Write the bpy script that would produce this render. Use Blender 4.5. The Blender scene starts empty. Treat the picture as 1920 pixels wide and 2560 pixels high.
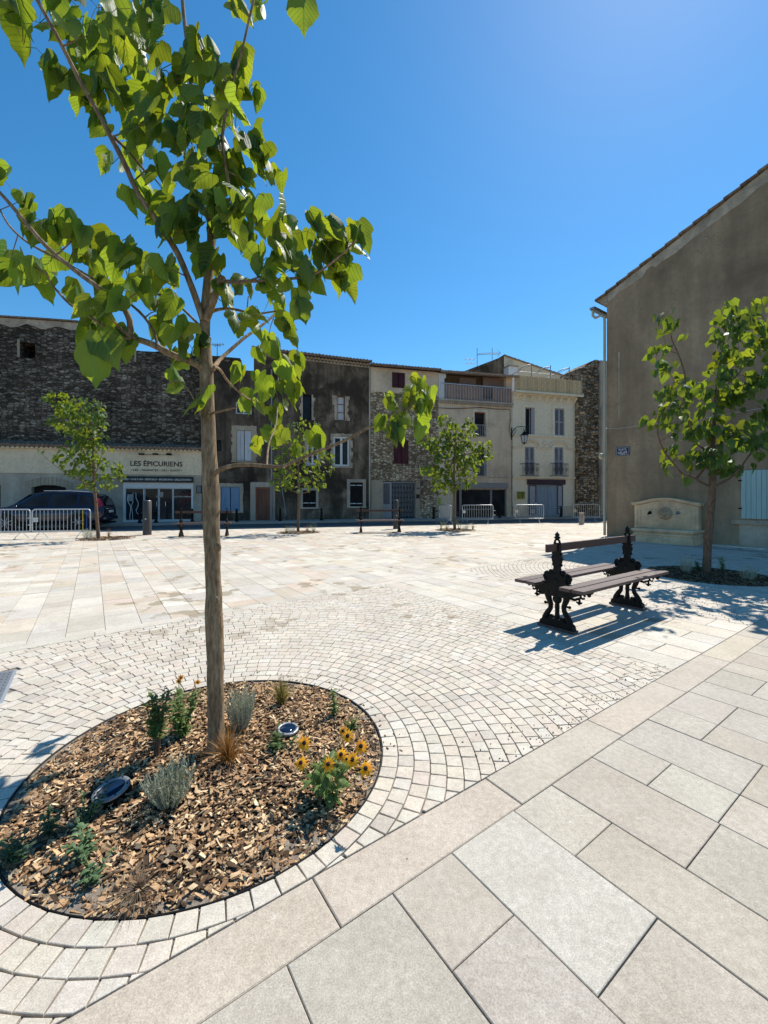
import bpy, math, random
from mathutils import Vector, Matrix
rad = math.radians
sc = bpy.context.scene
COL = sc.collection
RN = random.Random(11)

# ------------------------------------------------------------------ camera
H = 1.5; F = 1037.0; HY = 1243.0
cam_d = bpy.data.cameras.new('camera'); cam = bpy.data.objects.new('camera', cam_d); COL.objects.link(cam)
cam.location = (0, 0, H); cam.rotation_euler = (rad(90), 0, 0)
cam_d.sensor_fit = 'HORIZONTAL'; cam_d.sensor_width = 36; cam_d.lens = 36 * F / 1920
cam_d.shift_y = -(1280 - HY) / 1920
cam_d.clip_start = 0.05; cam_d.clip_end = 2000
sc.camera = cam
sc.render.resolution_x = 768; sc.render.resolution_y = 1024

# ------------------------------------------------------------------ light
SUN_AZ = 36.0; SUN_EL = 52.5          # azimuth measured from +Y towards +X
w = bpy.data.worlds.new('World'); sc.world = w; w.use_nodes = True
nt = w.node_tree; nt.nodes.clear()
wo = nt.nodes.new('ShaderNodeOutputWorld'); wb = nt.nodes.new('ShaderNodeBackground')
sky = nt.nodes.new('ShaderNodeTexSky'); sky.sky_type = 'NISHITA'; sky.sun_disc = False
sky.sun_elevation = rad(SUN_EL); sky.sun_rotation = rad(SUN_AZ)
sky.altitude = 300; sky.air_density = 1.0; sky.dust_density = 0.15; sky.ozone_density = 4.0
hs = nt.nodes.new('ShaderNodeHueSaturation'); hs.inputs['Saturation'].default_value = 1.27; hs.inputs['Hue'].default_value = .491
nt.links.new(sky.outputs[0], hs.inputs['Color']); nt.links.new(hs.outputs[0], wb.inputs[0])
wb.inputs[1].default_value = 0.128
nt.links.new(wb.outputs[0], wo.inputs[0])
sl = bpy.data.lights.new('sun', 'SUN'); so = bpy.data.objects.new('sun', sl); COL.objects.link(so)
sl.energy = 5.0; sl.angle = rad(0.5); sl.color = (1.0, 0.95, 0.87)
sd = Vector((math.sin(rad(SUN_AZ)) * math.cos(rad(SUN_EL)), math.cos(rad(SUN_AZ)) * math.cos(rad(SUN_EL)), math.sin(rad(SUN_EL))))
so.rotation_euler = sd.to_track_quat('Z', 'Y').to_euler(); so.location = (20, 25, 40)
sc.view_settings.view_transform = 'Standard'; sc.view_settings.look = 'None'
sc.view_settings.exposure = 0.38; sc.view_settings.gamma = 1

# ------------------------------------------------------------------ frames
class Frame:
    def __init__(s, ox, oy, rot):
        s.o = Vector((ox, oy)); s.r = rot
        s.ex = Vector((math.cos(rot), math.sin(rot))); s.ey = Vector((-math.sin(rot), math.cos(rot)))
    def w(s, x, y, z=0):
        p = s.o + s.ex * x + s.ey * y
        return Vector((p.x, p.y, z))
    def inv(s, X, Y):
        d = Vector((X, Y)) - s.o
        return d.dot(s.ex), d.dot(s.ey)
    def px(s, px, py, off=0.0):       # photo pixel seen on the vertical plane y = off of this frame
        kx = (px - 960) / F
        o = s.o + s.ey * off
        x = (kx * o.y - o.x) / (s.ex.x - kx * s.ex.y)
        Y = o.y + s.ex.y * x
        return x, H + (HY - py) * Y / F
def ground(px, py, z=0.0):
    Y = F * (H - z) / (py - HY)
    return Vector(((px - 960) * Y / F, Y, z))
def PW(px, py, Y):
    return Vector(((px - 960) * Y / F, Y, H + (HY - py) * Y / F))
WF = Frame(0, 0, 0)
AB = Frame(0, 0, rad(35.1))                         # x = along the stone bands, y = across the square
FAC = Frame(-12.67, 23.46, math.atan2(.262, .965))    # street front
WAL = Frame(*(AB.w(16.0, 8.03).xy), rad(-54.9))       # gable wall on the right
def wpx(p):
    return (960 + F * p[0] / p[1], HY + F * (H - p[2]) / p[1])

# ------------------------------------------------------------------ object helpers
ORG = {}
def thing(name, label, cat, fr, x, y, z=0, group=None, rot=0):
    o = bpy.data.objects.new(name, None); COL.objects.link(o); o.empty_display_size = .2
    o.location = fr.w(x, y, z); o.rotation_euler = (0, 0, fr.r + rot)
    o['label'] = label; o['category'] = cat
    if group: o['group'] = group
    ORG[o.name] = (x, y, z) if rot == 0 else (0, 0, 0)
    return o
def tag(o, label, cat, group=None):
    o['label'] = label; o['category'] = cat
    if group: o['group'] = group
    return o
def dup(root, loc, rz, label):
    r = root.copy(); COL.objects.link(r); r.location = loc; r.rotation_euler = (0, 0, rz); r['label'] = label
    for ch in root.children:
        c = ch.copy(); COL.objects.link(c); c.parent = r
        for g in ch.children:
            d = g.copy(); COL.objects.link(d); d.parent = c
    return r

class MB:
    def __init__(s): s.v = []; s.f = []; s.c = []; s.sm = []; s.uv = []
    def add(s, vs, fs, col=(1, 1, 1), smooth=False):
        n = len(s.v); s.v.extend([tuple(v) for v in vs])
        for f in fs:
            s.f.append(tuple(i + n for i in f)); s.c.append(col); s.sm.append(smooth)
    def box(s, x0, y0, z0, x1, y1, z1, col=(1, 1, 1)):
        s.add([(x0, y0, z0), (x1, y0, z0), (x1, y1, z0), (x0, y1, z0), (x0, y0, z1), (x1, y0, z1), (x1, y1, z1), (x0, y1, z1)],
              [(0, 3, 2, 1), (4, 5, 6, 7), (0, 1, 5, 4), (1, 2, 6, 5), (2, 3, 7, 6), (3, 0, 4, 7)], col)
    def mbox(s, M, sx, sy, sz, col=(1, 1, 1)):
        P = [M @ Vector((a * sx / 2, b * sy / 2, c * sz / 2)) for c in (-1, 1) for (a, b) in ((-1, -1), (1, -1), (1, 1), (-1, 1))]
        s.add(P, [(0, 3, 2, 1), (4, 5, 6, 7), (0, 1, 5, 4), (1, 2, 6, 5), (2, 3, 7, 6), (3, 0, 4, 7)], col)
    def tube(s, pts, rads, n=8, caps=True, col=(1, 1, 1), smooth=True):
        pts = [Vector(p) for p in pts]
        if not hasattr(rads, '__len__'): rads = [rads] * len(pts)
        vs = []; up = None
        for i, p in enumerate(pts):
            t = (pts[min(i + 1, len(pts) - 1)] - pts[max(i - 1, 0)])
            t = t.normalized() if t.length > 1e-9 else Vector((0, 0, 1))
            if up is None:
                a = Vector((0, 0, 1)) if abs(t.z) < .9 else Vector((1, 0, 0))
                up = (a - t * a.dot(t)).normalized()
            else:
                up = up - t * up.dot(t)
                up = up.normalized() if up.length > 1e-6 else t.orthogonal().normalized()
            sd_ = t.cross(up)
            for k in range(n):
                an = 2 * math.pi * k / n
                vs.append(p + (up * math.cos(an) + sd_ * math.sin(an)) * rads[i])
        fs = [(i * n + k, i * n + (k + 1) % n, (i + 1) * n + (k + 1) % n, (i + 1) * n + k) for i in range(len(pts) - 1) for k in range(n)]
        s.add(vs, fs, col, smooth)
        if caps:
            m = len(pts) - 1
            s.add(vs[:n], [tuple(range(n - 1, -1, -1))], col)
            s.add(vs[m * n:], [tuple(range(n))], col)
    def lathe(s, prof, c=(0, 0, 0), n=20, col=(1, 1, 1), axis='z', smooth=True, sx=1, sy=1):
        vs = []
        for r, z in prof:
            for k in range(n):
                a = 2 * math.pi * k / n; u, v = r * math.cos(a) * sx, r * math.sin(a) * sy
                vs.append((c[0] + u, c[1] + v, c[2] + z) if axis == 'z' else ((c[0] + u, c[1] + z, c[2] + v) if axis == 'y' else (c[0] + z, c[1] + u, c[2] + v)))
        m = len(prof)
        fs = [(i * n + k, i * n + (k + 1) % n, (i + 1) * n + (k + 1) % n, (i + 1) * n + k) for i in range(m - 1) for k in range(n)]
        s.add(vs, fs, col, smooth)
        s.add(vs[:n], [tuple(range(n - 1, -1, -1))], col); s.add(vs[(m - 1) * n:], [tuple(range(n))], col)
    def ball(s, c, r, n=10, col=(1, 1, 1), sc=(1, 1, 1)):
        prof = [(max(.001, r * math.sin(math.pi * i / 7)), -r * math.cos(math.pi * i / 7) * sc[2]) for i in range(8)]
        s.lathe(prof, c, n, col, sx=sc[0], sy=sc[1])
    def prism(s, poly, a0, a1, axis='y', col=(1, 1, 1)):      # poly (u,v) extruded along axis
        def P(u, v, a): return (u, a, v) if axis == 'y' else ((a, u, v) if axis == 'x' else (u, v, a))
        n = len(poly)
        s.add([P(u, v, a0) for u, v in poly] + [P(u, v, a1) for u, v in poly],
              [tuple(range(n)), tuple(range(2 * n - 1, n - 1, -1))] + [(i, i + n, (i + 1) % n + n, (i + 1) % n) for i in range(n)], col)
    def build(s, name, mat, parent=None, bevel=0, org=None, kind=None, recalc=False):
        o3 = org if org is not None else (ORG.get(parent.name, (0, 0, 0)) if parent is not None else (0, 0, 0))
        me = bpy.data.meshes.new(name)
        me.from_pydata([(v[0] - o3[0], v[1] - o3[1], v[2] - o3[2]) for v in s.v], [], s.f)
        at = me.attributes.new('tint', 'FLOAT_COLOR', 'FACE')
        buf = []
        for c in s.c: buf.extend((c[0], c[1], c[2], 1.0))
        at.data.foreach_set('color', buf)
        me.polygons.foreach_set('use_smooth', s.sm)
        if s.uv:
            a2 = me.attributes.new('leafuv', 'FLOAT_VECTOR', 'POINT')
            b = []
            for t in s.uv: b.extend(t)
            a2.data.foreach_set('vector', b)
        if recalc:
            import bmesh
            bm = bmesh.new(); bm.from_mesh(me); bmesh.ops.recalc_face_normals(bm, faces=bm.faces[:]); bm.to_mesh(me); bm.free()
        me.update()
        if mat: me.materials.append(mat)
        o = bpy.data.objects.new(name, me); COL.objects.link(o)
        if parent is not None:
            o.parent = parent; ORG[o.name] = o3
        if bevel:
            m = o.modifiers.new('bevel', 'BEVEL'); m.width = bevel; m.segments = 2; m.limit_method = 'ANGLE'
        if kind: o['kind'] = kind
        return o

# ------------------------------------------------------------------ materials
class N:
    def __init__(s, name, rough=.7, spec=.3):
        s.m = bpy.data.materials.new(name); s.m.use_nodes = True; s.t = s.m.node_tree
        s.b = s.t.nodes['Principled BSDF']; s.b.inputs['Roughness'].default_value = rough
        s.b.inputs['Specular IOR Level'].default_value = spec
        s.tc = None
    def n(s, ty, **kw):
        x = s.t.nodes.new(ty)
        for k, v in kw.items(): setattr(x, k, v)
        return x
    def l(s, a, b): s.t.links.new(a, b)
    def co(s, scale=(1, 1, 1), world=False):
        if world:
            g = s.n('ShaderNodeNewGeometry').outputs['Position']
        else:
            g = s.n('ShaderNodeTexCoord').outputs['Object']
        mp = s.n('ShaderNodeMapping'); mp.inputs['Scale'].default_value = scale; s.l(g, mp.inputs['Vector']); return mp.outputs[0]
    def noise(s, sc_, det=4, rough=.55, vec=None, dist=0):
        x = s.n('ShaderNodeTexNoise'); x.inputs['Scale'].default_value = sc_; x.inputs['Detail'].default_value = det
        x.inputs['Roughness'].default_value = rough; x.inputs['Distortion'].default_value = dist
        s.l(vec if vec is not None else s.co(), x.inputs['Vector']); return x.outputs['Fac']
    def ramp(s, fac, stops, interp='LINEAR'):
        r = s.n('ShaderNodeValToRGB'); r.color_ramp.interpolation = interp
        e = r.color_ramp.elements
        while len(e) < len(stops): e.new(.5)
        for i, (p, c) in enumerate(stops):
            e[i].position = p
            if not hasattr(c, '__len__'): c = (c, c, c)
            e[i].color = (c[0], c[1], c[2], 1)
        s.l(fac, r.inputs[0]); return r.outputs[0]
    def mix(s, fac, a, b, mode='MIX'):
        x = s.n('ShaderNodeMix', data_type='RGBA', blend_type=mode)
        for sk, v in ((x.inputs[0], fac), (x.inputs[6], a), (x.inputs[7], b)):
            if hasattr(v, 'links'): s.l(v, sk)
            elif hasattr(v, '__len__'): sk.default_value = (v[0], v[1], v[2], 1)
            else: sk.default_value = v if sk == x.inputs[0] else (v, v, v, 1)
        return x.outputs[2]
    def math(s, op, a, b=0):
        x = s.n('ShaderNodeMath', operation=op)
        for i, v in enumerate((a, b)):
            if hasattr(v, 'links'): s.l(v, x.inputs[i])
            else: x.inputs[i].default_value = v
        return x.outputs[0]
    def tint(s): 
        a = s.n('ShaderNodeAttribute'); a.attribute_name = 'tint'; return a.outputs['Color']
    def bump(s, h, strength=.3, dist=.01, prev=None):
        b = s.n('ShaderNodeBump'); b.inputs['Strength'].default_value = strength; b.inputs['Distance'].default_value = dist
        s.l(h, b.inputs['Height'])
        if prev is not None: s.l(prev, b.inputs['Normal'])
        return b.outputs[0]
    def out(s, color=None, normal=None, rough=None):
        if color is not None:
            if hasattr(color, 'links'): s.l(color, s.b.inputs['Base Color'])
            else: s.b.inputs['Base Color'].default_value = (*color, 1)
        if normal is not None: s.l(normal, s.b.inputs['Normal'])
        if rough is not None: s.l(rough, s.b.inputs['Roughness'])
        return s.m
def srgb(r, g, b):
    f = lambda c: (c / 255 / 12.92) if c / 255 <= .04045 else ((c / 255 + .055) / 1.055) ** 2.4
    return (f(r), f(g), f(b))

def m_simple(name, col, rough=.6, var=.25, scale=12, metallic=0, spec=.35, bump=.15, bd=.003, streak=False):
    n = N(name, rough, spec); n.b.inputs['Metallic'].default_value = metallic
    v = n.co((1, 1, .15)) if streak else n.co()
    f = n.noise(scale, 5, .6, v)
    lo = [c * (1 - var) for c in col]; hi = [min(1, c * (1 + var)) for c in col]
    c = n.ramp(f, [(.3, lo), (.7, hi)])
    c = n.mix(1, c, n.tint(), 'MULTIPLY')
    nr = n.bump(n.noise(scale * 6, 4, .6), bump, bd)
    r = n.ramp(f, [(.3, min(1, rough * 1.15)), (.7, rough * .85)])
    return n.out(c, nr, r)

def m_paving():
    n = N('paving_stone', .75, .25)
    wv = n.co(world=True)
    c = n.tint()
    fine = n.noise(190, 3, .75, wv); mid = n.noise(34, 6, .7, wv); big = n.noise(3.0, 4, .6, wv)
    c = n.mix(.8, c, n.ramp(fine, [(.35, .70), (.65, 1.25)]), 'MULTIPLY')
    c = n.mix(.8, c, n.ramp(mid, [(.3, (.80, .785, .77)), (.7, (1.12, 1.12, 1.11))]), 'MULTIPLY')
    c = n.mix(.9, c, n.ramp(big, [(.3, (.88, .86, .84)), (.7, (1.07, 1.07, 1.07))]), 'MULTIPLY')
    gum = n.n('ShaderNodeTexVoronoi'); gum.inputs['Scale'].default_value = 2.3; n.l(wv, gum.inputs['Vector'])
    c = n.mix(n.math('MULTIPLY', n.ramp(gum.outputs['Distance'], [(.018, .35), (.03, 0)]), 1.0), c, (.16, .14, .12))
    dr = n.ramp(n.noise(1.1, 6, .7, wv, 1.2), [(.40, .25), (.47, 0)]); c = n.mix(dr, c, (.34, .30, .25))
    # pale veins and scratches
    vein = n.noise(5, 3, .6, n.co((1, 2.6, 1), True), 1.5)
    vm = n.ramp(vein, [(.492, 0), (.4985, .55), (.505, 0)])
    brk = n.ramp(n.noise(9, 2, .5, wv), [(.55, 0), (.7, 1)])
    c = n.mix(n.math('MULTIPLY', vm, brk), c, (.75, .73, .68))
    # sandy dried puddle marks
    st = n.noise(.55, 3, .5, wv); st2 = n.noise(2.7, 3, .55, wv)
    sp = n.n('ShaderNodeSeparateXYZ'); n.l(wv, sp.inputs[0])
    ms = n.math('MULTIPLY', n.ramp(st, [(.50, 0), (.56, 1)]), n.ramp(st2, [(.565, 0), (.58, 1)]))
    ms = n.math('MULTIPLY', ms, n.ramp(n.math('MULTIPLY', sp.outputs[1], .1), [(.36, 0), (.5, 1)]))
    c = n.mix(n.math('MULTIPLY', ms, .75), c, (.27, .215, .14))
    # crumbs of dirt
    dt = n.n('ShaderNodeTexVoronoi'); dt.inputs['Scale'].default_value = 9; n.l(wv, dt.inputs['Vector'])
    dm = n.math('MULTIPLY', n.ramp(dt.outputs['Distance'], [(.035, 1), (.055, 0)]), n.ramp(n.noise(.9, 2, .5, wv), [(.5, 0), (.6, 1)]))
    c = n.mix(n.math('MULTIPLY', dm, .7), c, (.07, .055, .04))
    nr = n.bump(mid, .25, .004); nr = n.bump(fine, .45, .0015, nr)
    return n.out(c, nr, n.ramp(mid, [(.3, .85), (.7, .62)]))
def m_joint():
    n = N('joint_sand', .95, .1); wv = n.co(world=True)
    c = n.ramp(n.noise(60, 5, .7, wv), [(.3, (.12, .10, .08)), (.7, (.33, .28, .22))])
    return n.out(c, n.bump(n.noise(200, 4, .7, wv), .8, .004))
def m_asphalt():
    n = N('asphalt', .9, .2); wv = n.co(world=True)
    c = n.ramp(n.noise(180, 4, .7, wv), [(.3, (.07, .07, .07)), (.7, (.16, .155, .15))])
    c = n.mix(.6, c, n.ramp(n.noise(1.2, 4, .6, wv), [(.3, .75), (.7, 1.15)]), 'MULTIPLY')
    return n.out(c, n.bump(n.noise(220, 4, .7, wv), .6, .004))
def m_rubble(name, stops, mortar, sx=2.1, sz=5.5, dirt=(.3, .3), bump=.9):
    n = N(name, .92, .15)
    base = n.co((sx, sx, sz))
    dis = n.n('ShaderNodeTexNoise'); dis.inputs['Scale'].default_value = 1.3; dis.inputs['Detail'].default_value = 3; n.l(base, dis.inputs['Vector'])
    va = n.n('ShaderNodeVectorMath', operation='MULTIPLY_ADD'); n.l(dis.outputs['Color'], va.inputs[0]); va.inputs[1].default_value = (.4, .4, .4); n.l(base, va.inputs[2])
    v1 = n.n('ShaderNodeTexVoronoi', feature='F1'); v1.inputs['Scale'].default_value = 1; v1.inputs['Randomness'].default_value = .8; n.l(va.outputs[0], v1.inputs['Vector'])
    v2 = n.n('ShaderNodeTexVoronoi', feature='DISTANCE_TO_EDGE'); v2.inputs['Scale'].default_value = 1; v2.inputs['Randomness'].default_value = .8; n.l(va.outputs[0], v2.inputs['Vector'])
    sep = n.n('ShaderNodeSeparateColor'); n.l(v1.outputs['Color'], sep.inputs[0])
    c = n.ramp(sep.outputs[0], stops)
    c = n.mix(.7, c, n.ramp(n.noise(24, 5, .7), [(.3, .55), (.7, 1.4)]), 'MULTIPLY')
    edge = n.ramp(v2.outputs['Distance'], [(.02, 0), (.11, 1)])
    mo = n.mix(1, mortar, n.ramp(n.noise(15, 4, .6), [(.3, .6), (.7, 1.3)]), 'MULTIPLY')
    c = n.mix(edge, mo, c)
    big = n.noise(.45, 5, .6)
    c = n.mix(.85, c, n.ramp(big, [(.35, dirt[0]), (.65, 1.15)]), 'MULTIPLY')
    stv = n.noise(1.1, 4, .6, n.co((1, 1, .25)))
    c = n.mix(.6, c, n.ramp(stv, [(.35, dirt[1]), (.6, 1.1)]), 'MULTIPLY')
    hgt = n.mix(.25, n.ramp(v2.outputs['Distance'], [(0, 0), (.25, 1)]), n.noise(30, 4, .7))
    return n.out(c, n.bump(hgt, bump, .08))
def m_render(name, col, dark, amt=(.35, .62), streak=.5, fine=.2, bump=.35, scale=.5, pale=None, pale_at=(.6, .68)):
    n = N(name, .92, .12)
    c = n.ramp(n.noise(7, 6, .65), [(.3, [x * .86 for x in col]), (.7, [min(1, x * 1.12) for x in col])])
    if pale:
        c = n.mix(n.ramp(n.noise(.9, 5, .65, None, .6), [(pale_at[0], 0), (pale_at[1], 1)]), c, pale)
    big = n.noise(scale, 6, .62, None, .4)
    c = n.mix(n.ramp(big, [(amt[0], .95), (amt[1], 0)]), c, dark)
    s2 = n.noise(1.6, 6, .6, n.co((1.3, 1.3, .16)))
    c = n.mix(n.math('MULTIPLY', n.ramp(s2, [(.38, 1), (.58, 0)]), streak), c, dark)
    c = n.mix(fine, c, n.ramp(n.noise(60, 3, .7), [(.3, .4), (.7, 1.6)]), 'MULTIPLY')
    ck = n.n('ShaderNodeTexVoronoi', feature='DISTANCE_TO_EDGE'); ck.inputs['Scale'].default_value = .8
    dn = n.n('ShaderNodeTexNoise'); dn.inputs['Scale'].default_value = 2.2; dn.inputs['Detail'].default_value = 6; n.l(n.co(), dn.inputs['Vector'])
    dv = n.n('ShaderNodeVectorMath', operation='MULTIPLY_ADD'); n.l(dn.outputs['Color'], dv.inputs[0]); dv.inputs[1].default_value = (.9, .9, .9); n.l(n.co(), dv.inputs[2]); n.l(dv.outputs[0], ck.inputs['Vector'])
    cm = n.math('MULTIPLY', n.ramp(ck.outputs['Distance'], [(.004, 1), (.014, 0)]), n.ramp(n.noise(.7, 3, .5), [(.52, 0), (.6, .6)]))
    c = n.mix(cm, c, dark)
    c = n.mix(1, c, n.tint(), 'MULTIPLY')
    nr = n.bump(n.noise(5, 5, .6), bump, .03); nr = n.bump(n.noise(50, 4, .7), bump, .008, nr)
    return n.out(c, nr)
def m_glass(name='dark_glass', col=(.012, .014, .016), rough=.04):
    n = N(name, rough, .13); n.b.inputs['IOR'].default_value = 1.45
    c = n.ramp(n.noise(1.3, 3, .5), [(.35, col), (.7, [x * 2.6 for x in col])])
    return n.out(c)
def m_leaf(name, base, trans, mixf=.45):
    n = N(name, .5, .3)
    at = n.n('ShaderNodeAttribute'); at.attribute_name = 'leafuv'
    sp = n.n('ShaderNodeSeparateXYZ'); n.l(at.outputs['Vector'], sp.inputs[0])
    aw = n.math('ABSOLUTE', sp.outputs[0])
    k = n.math('MULTIPLY', n.math('SUBTRACT', sp.outputs[1], n.math('MULTIPLY', aw, .75)), 7.0)
    fr = n.math('ABSOLUTE', n.math('SUBTRACT', n.math('FRACT', k), .5))
    side = n.ramp(fr, [(.05, 1), (.13, 0)]); mid = n.ramp(aw, [(.012, 1), (.035, 0)])
    vm = n.math('MAXIMUM', n.math('MULTIPLY', side, .6), n.math('MULTIPLY', mid, .8))
    t = n.tint()
    b = n.mix(1, base, t, 'MULTIPLY'); b = n.mix(.5, b, n.ramp(n.noise(35, 4, .6), [(.3, .7), (.7, 1.3)]), 'MULTIPLY')
    b = n.mix(n.math('MULTIPLY', vm, .8), b, [min(1, x * 4) for x in base])
    tr = n.mix(1, trans, t, 'MULTIPLY'); tr = n.mix(n.math('MULTIPLY', vm, .75), tr, [x * .4 for x in trans])
    tb = n.n('ShaderNodeBsdfTranslucent'); n.l(tr, tb.inputs[0])
    nr = n.bump(n.math('SUBTRACT', 1.0, vm), .5, .004); n.l(nr, tb.inputs['Normal'])
    mx = n.n('ShaderNodeMixShader'); mx.inputs[0].default_value = mixf
    n.out(b, nr)
    n.l(n.b.outputs[0], mx.inputs[1]); n.l(tb.outputs[0], mx.inputs[2])
    n.l(mx.outputs[0], n.t.nodes['Material Output'].inputs[0])
    return n.m
def m_bark(name, c0, c1, c2):
    n = N(name, .9, .2)
    f = n.noise(30, 6, .7, n.co((1.6, 1.6, .35))); g = n.noise(5, 4, .6)
    c = n.ramp(f, [(.32, c0), (.5, c1), (.68, c2)])
    c = n.mix(.7, c, n.ramp(g, [(.3, .65), (.7, 1.2)]), 'MULTIPLY')
    lic = n.ramp(n.noise(8, 5, .7), [(.58, 0), (.66, 1)])
    c = n.mix(n.math('MULTIPLY', lic, .4), c, (.10, .11, .055))
    nr = n.bump(f, .8, .006); nr = n.bump(n.noise(140, 3, .7, n.co((1, 1, .4))), .5, .002, nr)
    return n.out(c, nr)
def m_wood(name, col, rough=.5):
    n = N(name, rough, .4)
    f = n.noise(14, 5, .6, n.co((.12, 1.5, 1.5)), .8)
    c = n.ramp(f, [(.3, [x * .6 for x in col]), (.7, [x * 1.4 for x in col])])
    c = n.mix(1, c, n.tint(), 'MULTIPLY')
    return n.out(c, n.bump(f, .3, .003))
def m_tinted(name, rough=.8, spec=.2, scale=60):
    n = N(name, rough, spec)
    c = n.mix(.7, n.tint(), n.ramp(n.noise(scale, 4, .65, n.co(world=True)), [(.3, .55), (.7, 1.4)]), 'MULTIPLY')
    return n.out(c, n.bump(n.noise(scale * 2, 4, .65), .5, .003))

M = {}
M['pave'] = m_paving(); M['joint'] = m_joint(); M['asphalt'] = m_asphalt()
M['sidewalk'] = m_simple('pale_concrete', (0.374, 0.327, 0.275), .85, .15, 3)
M['earth'] = m_simple('bare_ground', (.22, .19, .15), .95, .3, 2)
M['rampart'] = m_rubble('rampart_rubble', [(.1, (0.085, 0.066, 0.047)), (.5, (0.17, 0.135, 0.10)), (.85, (0.28, 0.23, 0.175)), (1, (0.38, 0.32, 0.25))], (0.042, 0.033, 0.025), 3.9, 8.6, (.5, .6), .8)
M['rubble'] = m_rubble('pale_rubble', [(.1, (0.251, 0.177, 0.113)), (.5, (0.522, 0.392, 0.255)), (.9, (0.82, 0.674, 0.452))], (0.21, 0.146, 0.0876), 4.6, 7.5, (.6, .6))
M['ruin'] = m_rubble('ruin_rubble', [(.1, (0.211, 0.155, 0.0968)), (.5, (0.422, 0.31, 0.194)), (.9, (0.718, 0.534, 0.348))], (0.0845, 0.0586, 0.0347), 3.0, 6.5, (.5, .55), 1)
M['plaster_dark'] = m_render('soot_stained_render', (0.227, 0.171, 0.118), (0.0424, 0.0328, 0.0237), (.42, .6), .75, .5, .7, .55, (0.408, 0.314, 0.219), (.56, .68))
M['plaster_dark2'] = m_render('black_stained_render', (0.165, 0.124, 0.0881), (0.0358, 0.0272, 0.0204), (.42, .6), .7, .5, .7, .5, (0.302, 0.235, 0.166), (.58, .7))
M['plaster_cream'] = m_render('cream_render', (0.70, 0.60, 0.44), (0.46, 0.39, 0.28), (.28, .5), .25, .12)
M['plaster_pink'] = m_render('beige_render', (0.68, 0.53, 0.37), (0.40, 0.31, 0.22), (.3, .5), .35, .15)
M['plaster_shop'] = m_render('shop_render', (0.759, 0.604, 0.406), (0.531, 0.421, 0.286), (.28, .46), .25, .1)
M['plaster_rough'] = m_render('rough_grey_render', (0.52, 0.44, 0.34), (0.30, 0.25, 0.195), (.35, .6), .4, .5, .9)
M['plaster_ornate'] = m_render('ornate_cream_render', (0.82, 0.70, 0.50), (0.62, 0.53, 0.38), (.25, .45), .15, .06, .15)
M['plaster_gable'] = m_render('brown_gable_render', (0.40, 0.29, 0.18), (0.18, 0.13, 0.085), (.36, .62), .5, .4, .45, .4, (0.40, 0.31, 0.22), (.54, .72))
M['plaster_pale'] = m_render('pale_patch_render', (0.506, 0.416, 0.31), (0.242, 0.198, 0.146), (.36, .6), .3, .2, .6, 1.2)
M['stone_pier'] = m_render('dressed_stone', (0.418, 0.337, 0.241), (0.22, 0.178, 0.129), (.3, .55), .3, .2)
M['fountain'] = m_render('fountain_stone', (0.74, 0.53, 0.33), (0.42, 0.30, 0.19), (.3, .56), .3, .25, .3, 1.3)
M['fountain_dark'] = m_render('darker_fountain_stone', (0.56, 0.41, 0.26), (0.3, 0.22, 0.14), (.3, .56), .3, .3, .3, 1.3)  # darker tone of the fountain stone, used on the mask and plates
M['tile'] = m_simple('roof_tile', (.20, .14, .10), .9, .45, 9, bump=.5, bd=.02)
M['tile_pale'] = m_simple('pale_roof_tile', (.30, .22, .16), .9, .4, 9, bump=.5, bd=.02)
M['shut_white'] = m_simple('pale_blue_paint', (.52, .53, .54), .6, .12, 6, streak=True)
M['shut_blue'] = m_simple('blue_paint', (.17, .27, .40), .6, .15, 6, streak=True)
M['shut_red'] = m_simple('burgundy_paint', (.055, .008, .012), .6, .35, 6, streak=True)
M['shut_grey'] = m_simple('grey_shutter_paint', (.37, .35, .35), .6, .12, 6)
M['shut_teal'] = m_simple('turquoise_paint', (.34, .48, .45), .55, .1, 6, streak=True)
M['wood_blue'] = m_simple('blue_grey_paint', (.25, .30, .34), .6, .15, 6, streak=True)
M['navy'] = m_simple('navy_paint', (.012, .02, .07), .5, .2, 8)
M['maroon'] = m_simple('dark_maroon_paint', (.05, .02, .03), .6, .2, 6)
M['frame_white'] = m_simple('white_frame', (.62, .62, .60), .5, .08, 8)
M['frame_red'] = m_simple('faded_red_frame', (.25, .09, .05), .6, .25, 12)
M['door_brown'] = m_simple('brown_door', (.14, .055, .03), .6, .3, 6, streak=True)
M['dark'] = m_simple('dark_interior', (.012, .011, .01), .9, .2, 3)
M['iron'] = m_simple('black_iron', (.005, .0045, .004), .6, .3, 30, spec=.22, bump=.3, bd=.002)
M['anthracite'] = m_simple('anthracite_metal', (.055, .05, .045), .55, .15, 20, spec=.4)
M['galva'] = m_simple('galvanised_steel', (.50, .52, .53), .42, .12, 40, metallic=.55)
M['yellow'] = m_simple('yellow_paint', (.75, .55, .03), .5, .1, 10)
M['bluebar'] = m_simple('blue_bar_paint', (.03, .08, .4), .5, .1, 10)
M['cream_pipe'] = m_simple('cream_painted_pipe', (.42, .36, .25), .6, .12, 8, streak=True)
M['zinc'] = m_simple('zinc', (.25, .26, .27), .5, .2, 12, metallic=.5)
M['glass'] = m_glass(); M['glass_blue'] = m_glass('blue_lens_glass', (.004, .012, .03), .08)
M['black_panel'] = m_simple('black_panel', (.010, .014, .014), .5, .2, 6)
M['white_ink'] = m_simple('white_lettering', (.7, .7, .66), .6, .05, 20)
M['black_ink'] = m_simple('black_lettering', (.015, .012, .01), .5, .1, 20)
M['enamel'] = m_simple('blue_enamel', (.008, .012, .06), .35, .1, 10)
M['reed'] = m_simple('reed_screen', (.66, .47, .27), .9, .35, 30, streak=True)
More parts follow.
